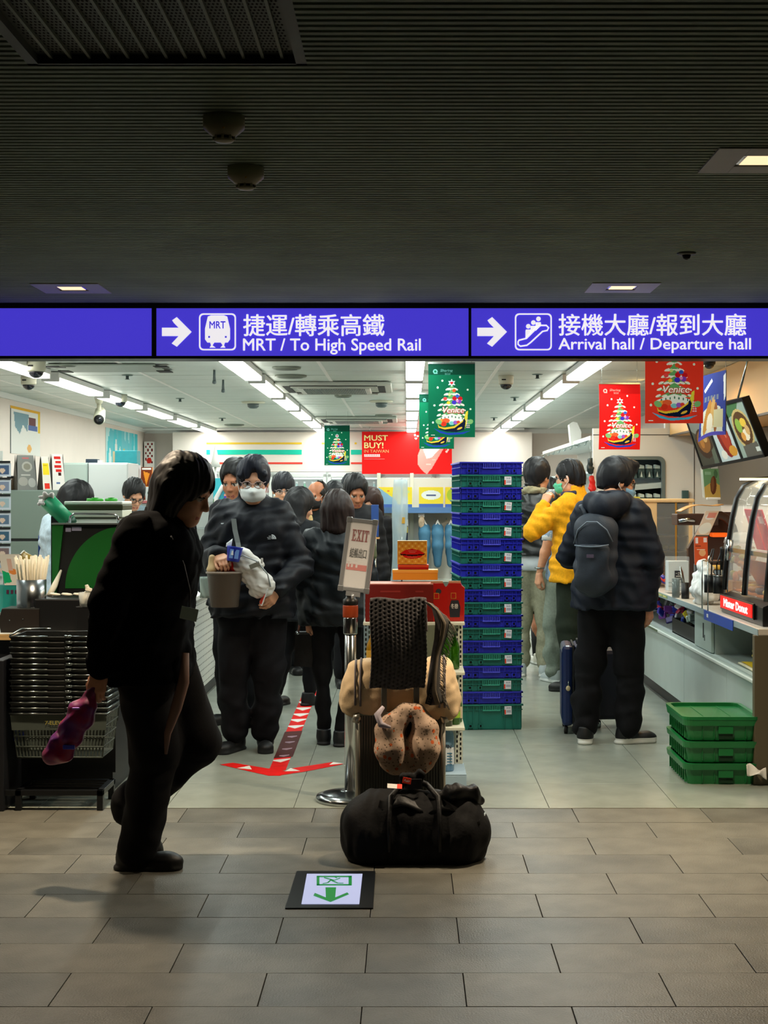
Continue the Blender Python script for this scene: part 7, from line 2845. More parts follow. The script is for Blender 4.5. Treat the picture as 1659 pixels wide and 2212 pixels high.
sets = [('green', festive((6, 96, 66), (6, 60, 44)), [(8.87, 975.5, 784, 0, 'large green festive poster with a Venice tree hanging before the crates'),
                                                      (11.9, 943, 850, 0, 'green festive poster half hidden behind the larger green one'),
                                                      (16.3, 728, 918, 0, 'small looking green festive poster hanging before the white fascia')]),
        ('red', festive((206, 22, 20), (176, 16, 16)), [(9.95, 1338, 828, 4, 'deep red festive poster hanging over the backpack man')]),
        ('bright', festive((226, 56, 38), (226, 60, 44), True), [(7.14, 1456, 715, 0, 'bright red festive poster partly behind the blue sign')])]  # red print again, its overexposed look put into lighter colours
for nm, pc, spots in sets:
    me = None
    for Y, px, py, rz, lab in spots:
        p = P(px, py, Y)
        bend = 3.0 if nm == 'red' else .6
        t = thing('festive_poster', lab, 'poster', (p.x, Y, p.z), R(rz), 'hanging festive posters')
        fn = lambda u, v: ((u - .5) * PW_ + .004 * math.sin(3 * v) * bend * .4, .004 * bend * math.sin(5 * u + 2 * v) * v - .0012, -PH_ * v)
        me = me or pc.mesh(fn=fn, m=thin_print())
        link('printed_sheet', me, t)
        MB().box(-PW_ / 2, PW_ / 2, -.004, .004, -.006, .004).build('top_bar', m_wire, t)
        for s in (-1, 1):
            MB().tube([(s * .12, 0, 0), (s * .12, 0, STC - p.z)], .0012, 4).build('string', m_wire, t)
t = thing('food_banner', 'blue food poster with fried skewers hanging edge on beside the bright red poster', 'poster', (0, 0, 0))
c4_ = [P(1519, 812, 7.74), P(1568, 799, 7.5), P(1567, 935, 7.5), P(1508, 955, 7.74)]
pc = Pic(.3, .38, 70, (40, 56, 140))
pc.poly([(.05, .75), (.45, .6), (.8, .7), (.9, 1.2), (.1, 1.2)], (206, 206, 190)).ell(.3, .85, .1, .35, (190, 130, 50), .3).ell(.5, .8, .09, .35, (206, 160, 90), .1).ell(.62, .9, .08, .3, (150, 90, 40)).ell(.4, 1.0, .12, .2, (226, 214, 190)).rect(0, 1.18, 1, 1.27, (80, 70, 170)).poly([(.1, .3), (.4, .1), (.45, .16), (.15, .36)], (226, 226, 226)).rect(.55, .75, .9, 1.1, (200, 190, 150))
for i in range(5):
    pc.rect(.15 + i * .12, .45, .23 + i * .12, .55, (110, 120, 140))
pc.poly([(.9, .1), (1, .05), (1, .5), (.93, .6)], (226, 226, 226))
bil = lambda u, v: tuple(c4_[0].lerp(c4_[1], u).lerp(c4_[3].lerp(c4_[2], u), v) + Vector((0, 0, .012 * math.sin(4 * u) * v)))
link('printed_sheet', pc.mesh(fn=bil), t)
MB().sheet(lambda u, v: tuple(Vector(bil(u, v)) + Vector((.004, .003, 0))), 6, 6, .002).build('backing', mat('paper_white'), t)
for p in c4_[:2]:
    MB().tube([p, (p.x, p.y, STC)], .0015, 4).build('string', m_wire, t)

# ------------------------------------------------------------------ cameras and fittings on the store ceiling
m_camw = mat('camera_white', (196, 196, 176), .4)
m_dome = mat('camera_dome', (20, 24, 34), .12, spec=.7)
dc = None
for px, py, r, hz, lab in ((78, 779, 21, 0, 'white dome security camera above the end of the checkout counter'), (62, 812, 17, 0, 'white dome security camera behind the one above the counter end'),
                           (260, 852, 15, 0, 'white dome security camera near the bullet camera'), (1093, 811, 17, 1, 'cream dome security camera with tan cap near the crates'), (1532, 772, 14, 1, 'black dome security camera beside the warm ceiling')):
    Y = FPX * (STC - EYE) / (VY - py)
    rr = r / FPX * Y
    t = thing('dome_camera', lab, 'security camera', ((px - VX) / FPX * Y, Y, STC), 0, 'dome security cameras')
    s = rr / .075
    wm = m_camw if not (hz and px > 1400) else m_cbk
    MB().lathe([(.07 * s, 0), (.075 * s, -.01 * s), (.072 * s, -.07 * s), (.068 * s, -.085 * s), (.06 * s, -.086 * s)], 24).build('housing', wm, t)
    MB().lathe([(.058 * s * math.cos(a), -.084 * s - .052 * s * math.sin(a)) for a in np.linspace(0, 1.5, 8)], 24).build('dome', m_dome, t)
    MB().boxc((-.025 * s, -.073 * s, -.045 * s), (.04 * s, .004, .012 * s)).build('slot', m_dk, t)
p = P(214, 862, 14.0)
t = thing('bullet_camera', 'white bullet security camera on a short stem pointing at the queue', 'security camera', (p.x, 14.0, STC))
MB().tube([(0, 0, 0), (0, 0, -.06)], [.045, .03], 14).build('mount', m_camw, t)
MB().tube([(0, 0, -.06), (0, 0, -.14)], .02, 10).build('stem', m_camw, t)
MB().tube([(-.01, .1, -.13), (.02, -.1, -.215)], [.05, .056], 18).build('barrel', m_camw, t)
MB().tube([(.0195, -.098, -.214), (.021, -.108, -.218)], .047, 18).build('lens_ring', m_dk, t)
MB().tube([(.021, -.108, -.218), (.0215, -.111, -.2195)], .026, 14).build('lens', m_dome, t)
# cassette air conditioners
ac = None
for Y, px, lab in ((12.5, 725, 'ceiling cassette air conditioner nearer the shop front over the middle aisle'), (17.7, 772, 'ceiling cassette air conditioner further back over the middle aisle')):
    if ac is None:
        ac = thing('air_conditioner', lab, 'air conditioner', ((px - VX) / FPX * Y, Y, STC - .004), 0, 'cassette air conditioners')
        m_ac = mat('ac_white', (178, 184, 176), .45)
        MB().box(-.475, .475, -.475, .475, -.03, 0, .012).build('panel', m_ac, ac)
        q = MB()
        q.box(-.3, .3, -.3, .3, -.052, -.03, .01)
        q.build('intake_panel', mat('ac_pale', (206, 208, 202), .4), ac)
        for i in range(36):
            MB().box(-.25 + i * .0142, -.243 + i * .0142, -.302, .25, -.056, -.05).build('grille_slat', mat('slat_dark', (70, 84, 84), .5), ac)
        for s in (-1, 1):
            MB().box(-.36, .36, s * .39 - .03, s * .39 + .03, -.034, -.029, .004).build('air_slot', m_dk, ac)
            MB().box(s * .39 - .03, s * .39 + .03, -.36, .36, -.034, -.029, .004).build('air_slot', m_dk, ac)
            MB().box(-.35, .35, s * .40 - .02, s * .40 + .02, -.048, -.036, .003).build('vane', m_ac, ac)
        a0 = ac
    else:
        dup(a0, ((px - VX) / FPX * Y, Y, STC - .004), None, lab)
# round speakers, sprinklers, access hatch
rs = None
for px, py, r, lab in ((619, 793, .105, 'round ceiling speaker nearest the sign'), (628, 811, .125, 'round ceiling speaker just behind the nearest one'), (741, 854, .08, 'small round ceiling speaker behind the air conditioner'), (829, 896, .1, 'round ceiling speaker near the second air conditioner'),
                       (506, 917, .13, 'flat round ceiling speaker far back by the fascia'), (146, 786, .07, 'round ceiling speaker beside the dome cameras')):
    Y = FPX * (STC - EYE) / (VY - py)
    t = thing('ceiling_speaker', lab, 'speaker', ((px - VX) / FPX * Y, Y, STC), 0, 'round ceiling speakers')
    MB().lathe([(r, 0), (r * .98, -.012), (r * .8, -.018)], 28).build('ring', mat('speaker_grey', (120, 128, 116), .5), t)
    MB().lathe([(r * .8, -.014), (r * .75, -.02), (.002, -.022)], 28).build('mesh_cover', mat('speaker_mesh', (96, 104, 96), .6), t)
for px, py, lab in ((547, 868, 'wide dark sprinkler dome over the masked man'), (824, 866, 'round grey detector between the air conditioners')):
    Y = FPX * (STC - EYE) / (VY - py)
    t = thing('ceiling_detector', lab, 'detector', ((px - VX) / FPX * Y, Y, STC), 0)
    MB().lathe([(.12, 0), (.11, -.015), (.06, -.02)], 24).build('plate', m_camw, t)
    MB().lathe([(.06, -.018), (.055, -.05), (.035, -.065), (.002, -.068)], 24).build('dome', mat('det_grey', (90, 104, 106), .4), t)
for i, (px, py) in enumerate(((275, 810), (389, 860), (480, 903), (1161, 808), (1112, 858), (1067, 902), (463, 799), (482, 820))):
    Y = FPX * (STC - EYE) / (VY - py)
    lab = ['small pendant sprinkler beside the flush access hatch', 'small pendant sprinkler between the first light rows', 'small pendant sprinkler far back near the long trim', 'small pendant sprinkler between the crates and the snack lights',
           'small pendant sprinkler second from the sign over the crates', 'small pendant sprinkler third from the sign over the crates', 'slim hanging hook sprinkler near the checkout lights', 'second slim hanging hook sprinkler near the checkout lights'][i]
    t = thing('sprinkler', lab, 'sprinkler', ((px - VX) / FPX * Y, Y, STC), 0)
    if i < 6:
        MB().lathe([(.045, 0), (.04, -.006), (.02, -.008)], 16).build('rosette', mat('rosette_teal', (96, 116, 110), .4), t)
        MB().lathe([(.012, -.006), (.012, -.03), (.022, -.034), (.002, -.036)], 12).build('nozzle', mat('det_grey'), t)
    else:
        MB().tube([(0, 0, 0), (0, 0, -.085)], [.008, .012], 8).build('stem', mat('det_grey'), t)
        MB().lathe([(.014, -.08), (.016, -.1), (.002, -.106)], 10).build('nozzle', mat('det_grey'), t)
p = P(240, 790, 10.7)
t = thing('access_hatch', 'flush grey ceiling hatch with dark corner slots near the sign', 'hatch', (p.x, 10.75, STC - .003))
MB().box(-.4, .36, -.34, .26, -.012, -.002, .003).build('panel', mat('hatch_grey', (140, 150, 140), .45), t)
for a in ((-.42, -.34, .1, .26), (-.42, -.3, -.28, -.16), (.3, .4, .1, .26), (.34, .44, -.28, -.16)):
    MB().box(*a, -.016, -.01).build('slot', m_dk, t)
# ------------------------------------------------------------------ people
from mathutils.bvhtree import BVHTree


def child(root, name):
    return [c for c in root.children if c.name.split('.')[0] == name][0]


def surf(o, p, d, strict=False):
    """where a ray from p along d meets the mesh of o (own coordinates)"""
    me = o.data
    bv = BVHTree.FromPolygons([v.co for v in me.vertices], [tuple(q.vertices) for q in me.polygons])
    h = bv.ray_cast(Vector(p), Vector(d))
    return h[0] if h[0] is not None else (None if strict else Vector(p) + Vector(d) * .38)


def wpos(root, p):
    """a person's own coordinates -> world"""
    return Matrix.Translation(root.location) @ Euler(root.rotation_euler).to_matrix().to_4x4() @ Vector(p)


def band(o, pts, dirs, w, name, m, parent, th=.003, out=.004):
    """a strap laid over the mesh of o through the ray hits"""
    hit = [(surf(o, p, d, True), d) for p, d in zip(pts, dirs)]
    hit = [h - Vector(d).normalized() * out for h, d in hit if h is not None]
    if len(hit) < 2:
        return None
    q = MB()
    q.tube(hit, w, 6)
    return q.build(name, m, parent)


# walking woman
wk, j, Hm, k = person('woman in a dark hooded puffer coat and wide black trousers striding across the hall', (330 - VX) / FPX * 5.86, 5.86, -90, 1.72,
    J=dict(pel=(0, -.02, .87), wai=(0, .0, 1.05), che=(0, .03, 1.22), nek=(0, .045, 1.37), hea=(0, .125, 1.505), shR=(.15, -.03, 1.30), shL=(-.15, .06, 1.31), elR=(.225, -.125, 1.05), wrR=(.215, -.155, .82),
           elL=(-.22, .06, 1.06), wrL=(-.19, .07, .84), hiR=(.08, -.03, .84), knR=(.07, .02, .47), anR=(.05, -.05, .085), hiL=(-.08, .02, .84), knL=(-.07, .165, .48), anL=(-.06, -.1, .225)),
    top=dict(c=(5, 6, 9), spec=.05, rough=.95, p=.045, hem=.13, quilt=.004, hood=True), bot=dict(c=(6, 6, 9), p=.032, cuff=.0), hair=('bob', (7, 7, 9)), look=(-12, -20, 0),
    hands=dict(R=((.02, -.25, -1), (-1, .2, 0), .55), L=((.1, .1, -1), (1, -.2, 0), .7)), shoes=((12, 12, 14), (14, 14, 14)), feet=dict(L=dict(pitch=-58), R=dict(turn=0)), res=.011, hres=.0044)
jk = child(wk, 'jacket')
cc = surf(jk, (.6, .175, 1.015), (-1, 0, 0))
q = MB()
q.M = Matrix.Translation((cc.x + .012, .178, 1.015)) @ Euler((R(-12), 0, R(-8))).to_matrix().to_4x4()
q.box(-.002, .002, -.034, .034, -.024, .024, .002)
q.build('id_card', mat('card_pale', (170, 186, 180), .5), jk)
lp = [surf(jk, (.6, y, z), (-1, 0, 0)) + Vector((.006, 0, 0)) for y, z in ((.1, 1.31), (.15, 1.2), (.18, 1.1), (.178, 1.04))]
MB().tube(lp, .004, 5).build('lanyard', mat('lanyard_dark', (30, 30, 36), .6), jk)
MB().tube([(.17, .155, .86), (.185, .15, .75), (.175, .12, .65), (.165, .085, .55), (.16, .078, .47)], [.014, .022, .022, .014, .006], 8).build('belt_end', mat('belt_tan', (120, 92, 80), .7), jk, 'tan tie end of the coat belt')
# what she carries
hw = wpos(wk, j['wrR'] + np.array((0, -.03, -.09)))
t = thing('soft_bag', 'pink and purple crumpled bag swinging from the striding woman\'s rear hand', 'bag', hw)
b = Body((-.24, -.08, -.33), (.06, .08, .05), .007)
b.cap((0, 0, .0), (-.05, 0, -.1), .016, .04, .02, 1)
b.cap((-.05, 0, -.1), (-.14, 0, -.24), .052, .05, .03, 0)
b.ell((-.15, 0, -.25), (.055, .04, .045), .02, 1)
b.ruffle(.006, 50, 2)
V, Q, mi = b.arrays()
npmesh('pouch', V, Q, mi, [mat('pouch_pink', (150, 20, 60), .4, c2=(90, 30, 110), ns=14), mat('pouch_plum', (80, 24, 66), .5, c2=(150, 40, 90), ns=20)], t)
MB().boxc((-.085, -.055, -.215), (.045, .012, .016), .003).build('blue_tag', mat('tag_blue', (60, 70, 200), .4), t)
MB().boxc((-.06, -.05, -.07), (.03, .01, .008), .003).build('clasp', mat('clasp_lilac', (150, 110, 190), .3, metal=.5), t)

# masked man with his shopping
mm, j, Hm, k = person('man in a white face mask, glasses and black zip jacket carrying shopping towards the exit', (545 - VX) / FPX * 8.55, 8.55, 178, 1.685,
    J=dict(elR=(.27, .02, 1.10), wrR=(.165, .25, 1.16), elL=(-.29, .02, 1.09), wrL=(-.185, .22, .975), nek=(0, .0, 1.47), hea=(-.012, .045, 1.605), anR=(.10, .03, .085), anL=(-.075, -.02, .085), knR=(.1, .05, .49)),
    top=dict(c=(13, 16, 25), p=.04, hem=.14, rough=.6, fold=.009), bot=dict(c=(12, 12, 18), p=.03, fold=.008), hair=('part', (16, 20, 34)), look=(6, -10, 0), mask=(222, 226, 226), glasses=(176, 150, 146),
    hands=dict(R=((-.35, .6, -.2), (-.2, -.2, -1), .75), L=((.42, .45, -.75), (.7, -.5, .1), .5)), shoes=((16, 17, 20), (26, 28, 30)), feet=dict(R=dict(turn=-22)), res=.011, hres=.0042)
jk = child(mm, 'jacket')
lx, lz = -.13, 1.232
q = MB()
s0 = surf(jk, (lx, .6, lz), (0, -1, 0))
dome = [(0, -.011), (.03, -.011)]
q.M = Matrix.Translation((lx, s0.y + .004, lz)) @ Matrix.Rotation(R(180), 4, 'Z')
for i, r in enumerate((.026, .017, .008)):            # quarter dome of three bands
    pts = [(.0, -.012), (r, -.012)] + [(r * math.cos(a), -.012 + r * math.sin(a)) for a in np.linspace(0, math.pi / 2, 8)]
    inn = max(0, r - .0068)
    ring = [(r * math.cos(a), -.012 + r * math.sin(a)) for a in np.linspace(0, math.pi / 2, 8)] + [(inn * math.cos(a), -.012 + inn * math.sin(a)) for a in np.linspace(math.pi / 2, 0, 8)]
    q.prism(ring[::-1], -.001, .001)
q.build('jacket_logo', mat('logo_white', (222, 226, 230), .6), jk)
q = MB()
q.M = Matrix.Translation((lx + .0, s0.y + .0045, lz)) @ Matrix.Rotation(R(180), 4, 'Z')
for i, s in enumerate(('THE', 'NORTH', 'FACE')):
    q.letters(s, -.013 + (0 if i else .003), .004 - i * .0075, h=.0052, y=-.001, bold=.03)
q.build('logo_lettering', mat('logo_white'), jk)
q = MB()
sp = surf(jk, (.155, .5, 1.385), (0, -1, -.2))
q.boxc((sp.x, sp.y + .003, sp.z), (.016, .004, .006))
q.build('shoulder_tab', mat('logo_white'), jk)
# wrist watch
wv = Vector(j['wrL'])
d = Vector((.42, .45, -.75)).normalized()
pts = []
u = d.orthogonal().normalized()
w = d.cross(u)
for a in np.linspace(0, 6.283, 13)[:-1]:
    pts.append(wv + d * .012 + (u * math.cos(a) + w * math.sin(a)) * .033)
MB().tube(pts, .0075, 6, closed=True).build('wrist_watch', m_chr, mm)


def held(name, lab, cat, p, build):
    t = thing(name, lab, cat, wpos(mm, p))
    build(t)
    return t


def sling(t):
    b = Body((-.2, -.12, -.22), (.16, .12, .2), .0065)
    b.cap((-.05, 0, .05), (.03, 0, -.06), .075, .065, .02, 0, sq=(1, .6, 1))
    b.ell((.055, -.01, -.085), (.06, .045, .05), .03, 0)
    b.ell((-.075, 0, .07), (.04, .04, .045), .03, 0)
    b.ruffle(.006, 45, 4)
    b.ruffle(.003, 110, 5)
    V, Q, mi = b.arrays()
    npmesh('bag', V, Q, mi, [mat('sling_white', (206, 204, 200), .7)], t)
    MB().tube([(-.12, -.055, .06), (-.05, -.075, .095), (.03, -.07, .06), (.085, -.055, -.01), (.1, -.045, -.08)], .004, 6).build('zip_piping', mat('piping_grey'), t)
    q = MB()
    q.M = Matrix.Translation((.015, -.066, .04)) @ Euler((0, R(-22), 0)).to_matrix().to_4x4()
    q.box(-.03, .03, -.006, .006, -.013, .013, .002)
    q.build('buckle', mat('buckle_grey', (128, 128, 118), .5), t)
    MB().boxc((.055, -.068, .065), (.012, .008, .03), .002).build('strap_end', mat('sling_white'), t)


sb = held('sling_bag', 'crumpled white sling bag worn on the masked man\'s chest', 'bag', (-.045, .265, 1.04), sling)
sb.rotation_euler = (0, 0, R(-2))
sling_strap = [surf(jk, (x, .6, z), (0, -1, 0)) + Vector((0, .006, 0)) for x, z in ((.085, 1.335), (.078, 1.27), (.062, 1.2), (.05, 1.14))]
q = MB()
for a, c in zip(sling_strap[:-1], sling_strap[1:]):
    q.raw([a + Vector((-.014, 0, 0)), a + Vector((.014, 0, 0)), c + Vector((.014, 0, 0)), c + Vector((-.014, 0, 0)), a + Vector((-.014, .003, 0)), a + Vector((.014, .003, 0)), c + Vector((.014, .003, 0)), c + Vector((-.014, .003, 0))],
          [(0, 1, 2, 3), (7, 6, 5, 4), (0, 4, 5, 1), (2, 6, 7, 3), (1, 5, 6, 2), (0, 3, 7, 4)])
q.build('sling_strap', mat('strap_pale', (140, 146, 144), .7), jk)


def tub(t):
    q = MB()
    q.lathe([(.075, -.19), (.078, -.185), (.098, -.005), (.103, 0), (.098, 0), (.094, -.006), (.073, -.183), (.001, -.183)], 28, sx=1, sy=.85)
    q.build('tub', mat('tub_taupe', (84, 72, 62), .5), t)
    MB().lathe([(.1, -.004), (.105, -.002), (.105, .006), (.099, .008)], 28, sx=1, sy=.85).build('tub_rim', mat('tub_rim', (126, 112, 100), .45), t)


held('shopping_tub', 'taupe plastic shopping tub held low by the masked man', 'tub', (.115, .29, 1.035), tub)


def cup(t):
    MB().lathe([(.032, -.045), (.034, -.043), (.044, .03), (.046, .036), (.001, .037)], 24).build('cup', mat('cup_blue', (24, 44, 170), .35), t)
    q = MB()
    q.box(-.02, .0, -.043, -.04, -.03, .02)
    q.box(.008, .03, -.04, -.036, -.03, .02)
    q.build('label_print', mat('cup_print', (110, 150, 220), .4), t)
    q = MB()
    q.prism([(-.012, -.012), (.002, -.012), (-.002, .012), (-.01, .012)][::-1], -.0445, -.043)
    q.build('drop_mark', mat('logo_white'), t)
    MB().sheet(lambda u, v: (-.05 + .03 * u, -.01, .03 + .03 * u * v + .02 * v), 3, 3, .002).build('lid_foil', mat('logo_white'), t)


held('yogurt_cup', 'blue printed yogurt cup held by the masked man', 'cup', (.055, .33, 1.145), cup).rotation_euler = (R(-6), R(8), 0)


def rp(t):
    b = Body((-.08, -.05, -.06), (.08, .05, .06), .006)
    b.cap((-.025, 0, 0), (.03, 0, -.01), .035, .033, .01)
    b.ruffle(.005, 60, 2)
    V, Q, mi = b.arrays()
    npmesh('pack', V, Q, mi, [mat('pack_red', (200, 34, 22), .35)], t)


held('red_packet', 'red snack packet standing in the masked man\'s tub', 'packet', (.105, .27, 1.075), rp)


def br(t):
    b = Body((-.05, -.05, -.09), (.05, .05, .07), .006)
    b.cap((0, 0, .03), (.0, 0, -.035), .018, .03, .01)
    b.ruffle(.004, 60, 3)
    V, Q, mi = b.arrays()
    npmesh('bag', V, Q, mi, [mat('bread_bag', (206, 178, 134), .3)], t)


held('bread_bag', 'wrapped bread roll dangling from the masked man\'s raised hand', 'bread', (.185, .29, 1.09), br)


def wl(t):
    q = MB()
    q.M = Euler((R(10), R(18), R(20))).to_matrix().to_4x4()
    q.box(-.004, .003, -.03, .03, -.05, .05, .001)
    q.m = 1
    q.box(-.0055, -.004, -.028, .028, -.045, .02)
    q.build('card', [mat('logo_white'), mat('tag_red')], t)


held('card_wallet', 'white and red card held in the masked man\'s lowered hand', 'card', (-.105, .29, .905), wl)
held('white_bag', 'pale thin plastic bag hanging beside the masked man\'s tub', 'bag', (.235, .22, .95), lambda t: MB().sheet(lambda u, v: (-.03 + .06 * u, .012 * math.sin(8 * u + 4 * v), -.06 + .12 * v), 8, 8, .003).build('bag', mat('bag_mint', (170, 190, 186), .3), t))

# bob haired woman behind the EXIT sign and her handbag
bw, j, Hm, k = person('short woman with a dark brown bob seen from behind the EXIT sign, black padded jacket', (727 - VX) / FPX * 8.75, 8.75, -4, 1.495,
    J=dict(hea=(0, .03, 1.60), elL=(-.225, -.01, 1.11), wrL=(-.2, .02, .86), anL=(-.09, .02, .085), anR=(.04, -.05, .085)),
    top=dict(c=(17, 23, 28), p=.03, hem=.12, hood=False, rough=.55, fold=.008), bot=dict(c=(10, 10, 14), p=.0), hair=('bob', (34, 20, 17)), look=(10, -8, 0), hands=dict(L=((.05, .0, -1), (1, 0, 0), .9)),
    shoes=((14, 14, 18), (14, 14, 18)), res=.012)
hp = wpos(bw, (-.185, .02, .66))
t = thing('handbag', 'small black leather handbag with chrome rings hanging from the bob haired woman\'s hand', 'bag', hp)
q = MB()
q.prism([(-.068, -.2), (.062, -.21), (.055, 0), (-.06, 0)], -.035, .035)
q.build('bag', m_leath, t)
for s in (-1, 1):
    MB().tube([(s * .045, s * .01, -.01), (s * .035, s * .012, .06), (.01 + s * .008, 0, .11)], .006, 6).build('handle', mat('strap_pinkish', (150, 96, 84), .5), t)
    MB().ball((s * .045, -.036, -.008), .009, 8).build('ring', m_chr, t)
MB().box(-.062, .057, -.036, -.034, -.012, -.006).build('zip', m_chr, t)

# the queue behind
long_, *_ = person('woman with long black hair and black coat with a red shoulder mark in the queue', (643 - VX) / FPX * 10.4, 10.4, -35, 1.52,
    top=dict(c=(15, 18, 22), p=.03, hem=.26), bot=dict(c=(10, 10, 13), p=.0), hair=('long', (13, 12, 15)), look=(-25, -14, 0), shoes=((14, 14, 16), (14, 14, 16)), res=.014, J=dict(anR=(.09, .05, .085), anL=(-.09, -.16, .085)))
jk = child(long_, 'jacket')
sp = surf(jk, (.10, -.5, 1.18), (0, 1, 0))
q = MB()
q.M = Matrix.Translation(sp - Vector((0, .004, 0))) @ Euler((0, R(-35), 0)).to_matrix().to_4x4()
q.box(-.03, .03, -.002, .003, -.008, .008)
q.build('red_mark', mat('tag_red'), jk)
person('man with tan skin and short black hair looking aside behind the masked man', (516 - VX) / FPX * 9.5, 9.5, 150, 1.70, top=dict(c=(22, 22, 28)), hair=('short', (14, 13, 15)), look=(8, -12, 0), skin='tan', res=.016)
person('young man with fringe, clear glasses and cream hooded coat in the queue', (611 - VX) / FPX * 12.2, 12.2, 188, 1.655, top=dict(c=(218, 186, 128), p=.045, hood=True), hair=('fringe', (15, 16, 24)), look=(0, -8, 0), glasses=(150, 140, 140), res=.016)
person('balding man with a black face mask in the queue', (688 - VX) / FPX * 12.6, 12.6, 148, 1.60, top=dict(c=(16, 22, 24)), hair=('bald', (30, 27, 26)), look=(0, -10, 0), skin='tan', mask=(22, 22, 24), res=.016)
person('person with a low black fringe behind the balding man', (722 - VX) / FPX * 13.6, 13.6, 172, 1.595, top=dict(c=(24, 40, 44)), hair=('fringe', (14, 15, 20)), look=(0, -16, 0), res=.018)
person('tall man at the back of the queue, only his black hair showing', (757 - VX) / FPX * 14.6, 14.6, 10, 1.69, top=dict(c=(22, 26, 38)), hair=('crop', (16, 20, 28)), res=.018)
person('dark haired man in a black jacket looking down beside the EXIT sign', (766 - VX) / FPX * 11.4, 11.4, 196, 1.63, top=dict(c=(15, 16, 20), p=.03), hair=('short', (13, 12, 14)), look=(0, -22, 0), skin='tan', res=.015)
cu, j, Hm, k = person('woman with a brown bob and rust coloured bag strap at the end of the queue', (803 - VX) / FPX * 12.15, 12.15, 160, 1.53, top=dict(c=(18, 16, 18)), hair=('bob', (46, 26, 20)), look=(10, -14, 0), res=.016)
jk = child(cu, 'jacket')
band(jk, [(.12, .5, 1.28), (.1, .5, 1.15), (.04, .5, 1.02), (-.04, .5, .9)], [(0, -1, 0)] * 4, .018, 'bag_strap', mat('strap_rust', (150, 70, 44), .5), jk)

# counter staff
cs, j, Hm, k = person('counter clerk with bobbed black hair and pale blue shirt behind the green soup station', (128 - VX) / FPX * 9.9, 9.9, -62, 1.60,
    J=dict(hea=(0, .12, 1.56), nek=(0, .05, 1.45)), top=dict(c=(186, 204, 216), p=.012, hem=.1, collar=True), hair=('bob', (15, 14, 16)), look=(-10, -30, 0), res=.013)
jk = child(cs, 'jacket')
band(jk, [(-.13, -.5, 1.36), (-.12, -.5, 1.2), (-.1, -.5, 1.05)], [(0, 1, 0)] * 3, .01, 'apron_strap', mat('apron_blue', (40, 70, 140), .7), jk)
person('clerk with short black hair and dark glasses bending over the checkout', (283 - VX) / FPX * 12.5, 12.5, 205, 1.62, J=dict(hea=(0, .09, 1.59)), top=dict(c=(120, 140, 150)), hair=('short', (16, 15, 16)), look=(8, -30, 0), glasses=(20, 20, 24), res=.015)

# men at the snack counter
bp_, j, Hm, k = person('man in black hooded jacket and blue mask seen from behind at the snack counter', (1322 - VX) / FPX * 8.8, 8.8, -22, 1.69,
    J=dict(elR=(.245, .0, 1.12), wrR=(.215, .03, .85), elL=(-.29, .06, 1.12), wrL=(-.24, .28, 1.08), hea=(.02, .06, 1.6), anL=(-.15, -.06, .085), anR=(.10, .02, .085), knL=(-.13, .0, .5)),
    top=dict(c=(18, 25, 38), p=.034, hem=.12, hood=1.55, rough=.65, fold=.007), bot=dict(c=(10, 10, 14), p=.028, fold=.008), hair=('swept', (15, 16, 22)), look=(-52, -12, 0), mask=(130, 176, 214), glasses=(20, 20, 24),
    hands=dict(R=((.05, .12, -1), (-1, .3, 0), .5)), shoes=((14, 14, 16), (206, 206, 200)), feet=dict(R=dict(turn=-52, sole=.034), L=dict(turn=14, sole=.034)), res=.011, hres=.0044)
t = thing('backpack', 'dark grey backpack with front pocket on the hooded man\'s back', 'backpack', wpos(bp_, (-.035, -.25, 1.13)), R(-22))
m_bp = mat('backpack_cloth', (34, 42, 54), .6, noise=.1, ns=40, bump=.15, bs=200)
b = Body((-.19, -.15, -.28), (.19, .17, .28), .008)
b.cap((0, 0, .1), (0, 0, -.12), .12, .13, .03, 0, sq=(1, .62, 1))
b.ell((0, .02, .14), (.12, .08, .09), .05, 0)
b.ruffle(.004, 28, 5)
V, Q, mi = b.arrays()
po = npmesh('pack_body', V, Q, mi, [m_bp], t)
b = Body((-.15, -.16, -.27), (.15, .05, .15), .007)
b.cap((0, -.065, .02), (0, -.07, -.13), .095, .105, .02, 0, sq=(1, .42, 1))
b.cut((0, 0, 1), .055)
b.ruffle(.004, 40, 6)
V, Q, mi = b.arrays()
npmesh('front_pocket', V, Q, mi, [m_bp], t)
MB().tube([(-.10, -.085, .05), (-.05, -.108, .045), (0, -.115, .043), (.05, -.108, .045), (.10, -.085, .055)], .004, 6).build('pocket_zip', mat('zip_pale', (110, 122, 136), .4), t)
MB().tube([(-.115, -.05, .06), (-.085, -.07, .14), (-.03, -.078, .185), (.03, -.078, .185), (.085, -.07, .14), (.115, -.05, .07)], .004, 6).build('main_zip', mat('zip_pale'), t)
MB().boxc((0, -.118, -.01), (.042, .004, .02), .001).build('label_patch', mat('patch_plum', (84, 70, 90), .6), t)
for s in (-1, 1):
    MB().tube([(s * .07, .04, .22), (s * .1, .09, .27), (s * .13, .16, .27)], .016, 8).build('shoulder_strap', m_bp, t)
MB().tube([(-.03, .02, .23), (-.025, .015, .27), (.025, .015, .27), (.03, .02, .23)], .008, 8).build('grab_loop', m_bp, t)

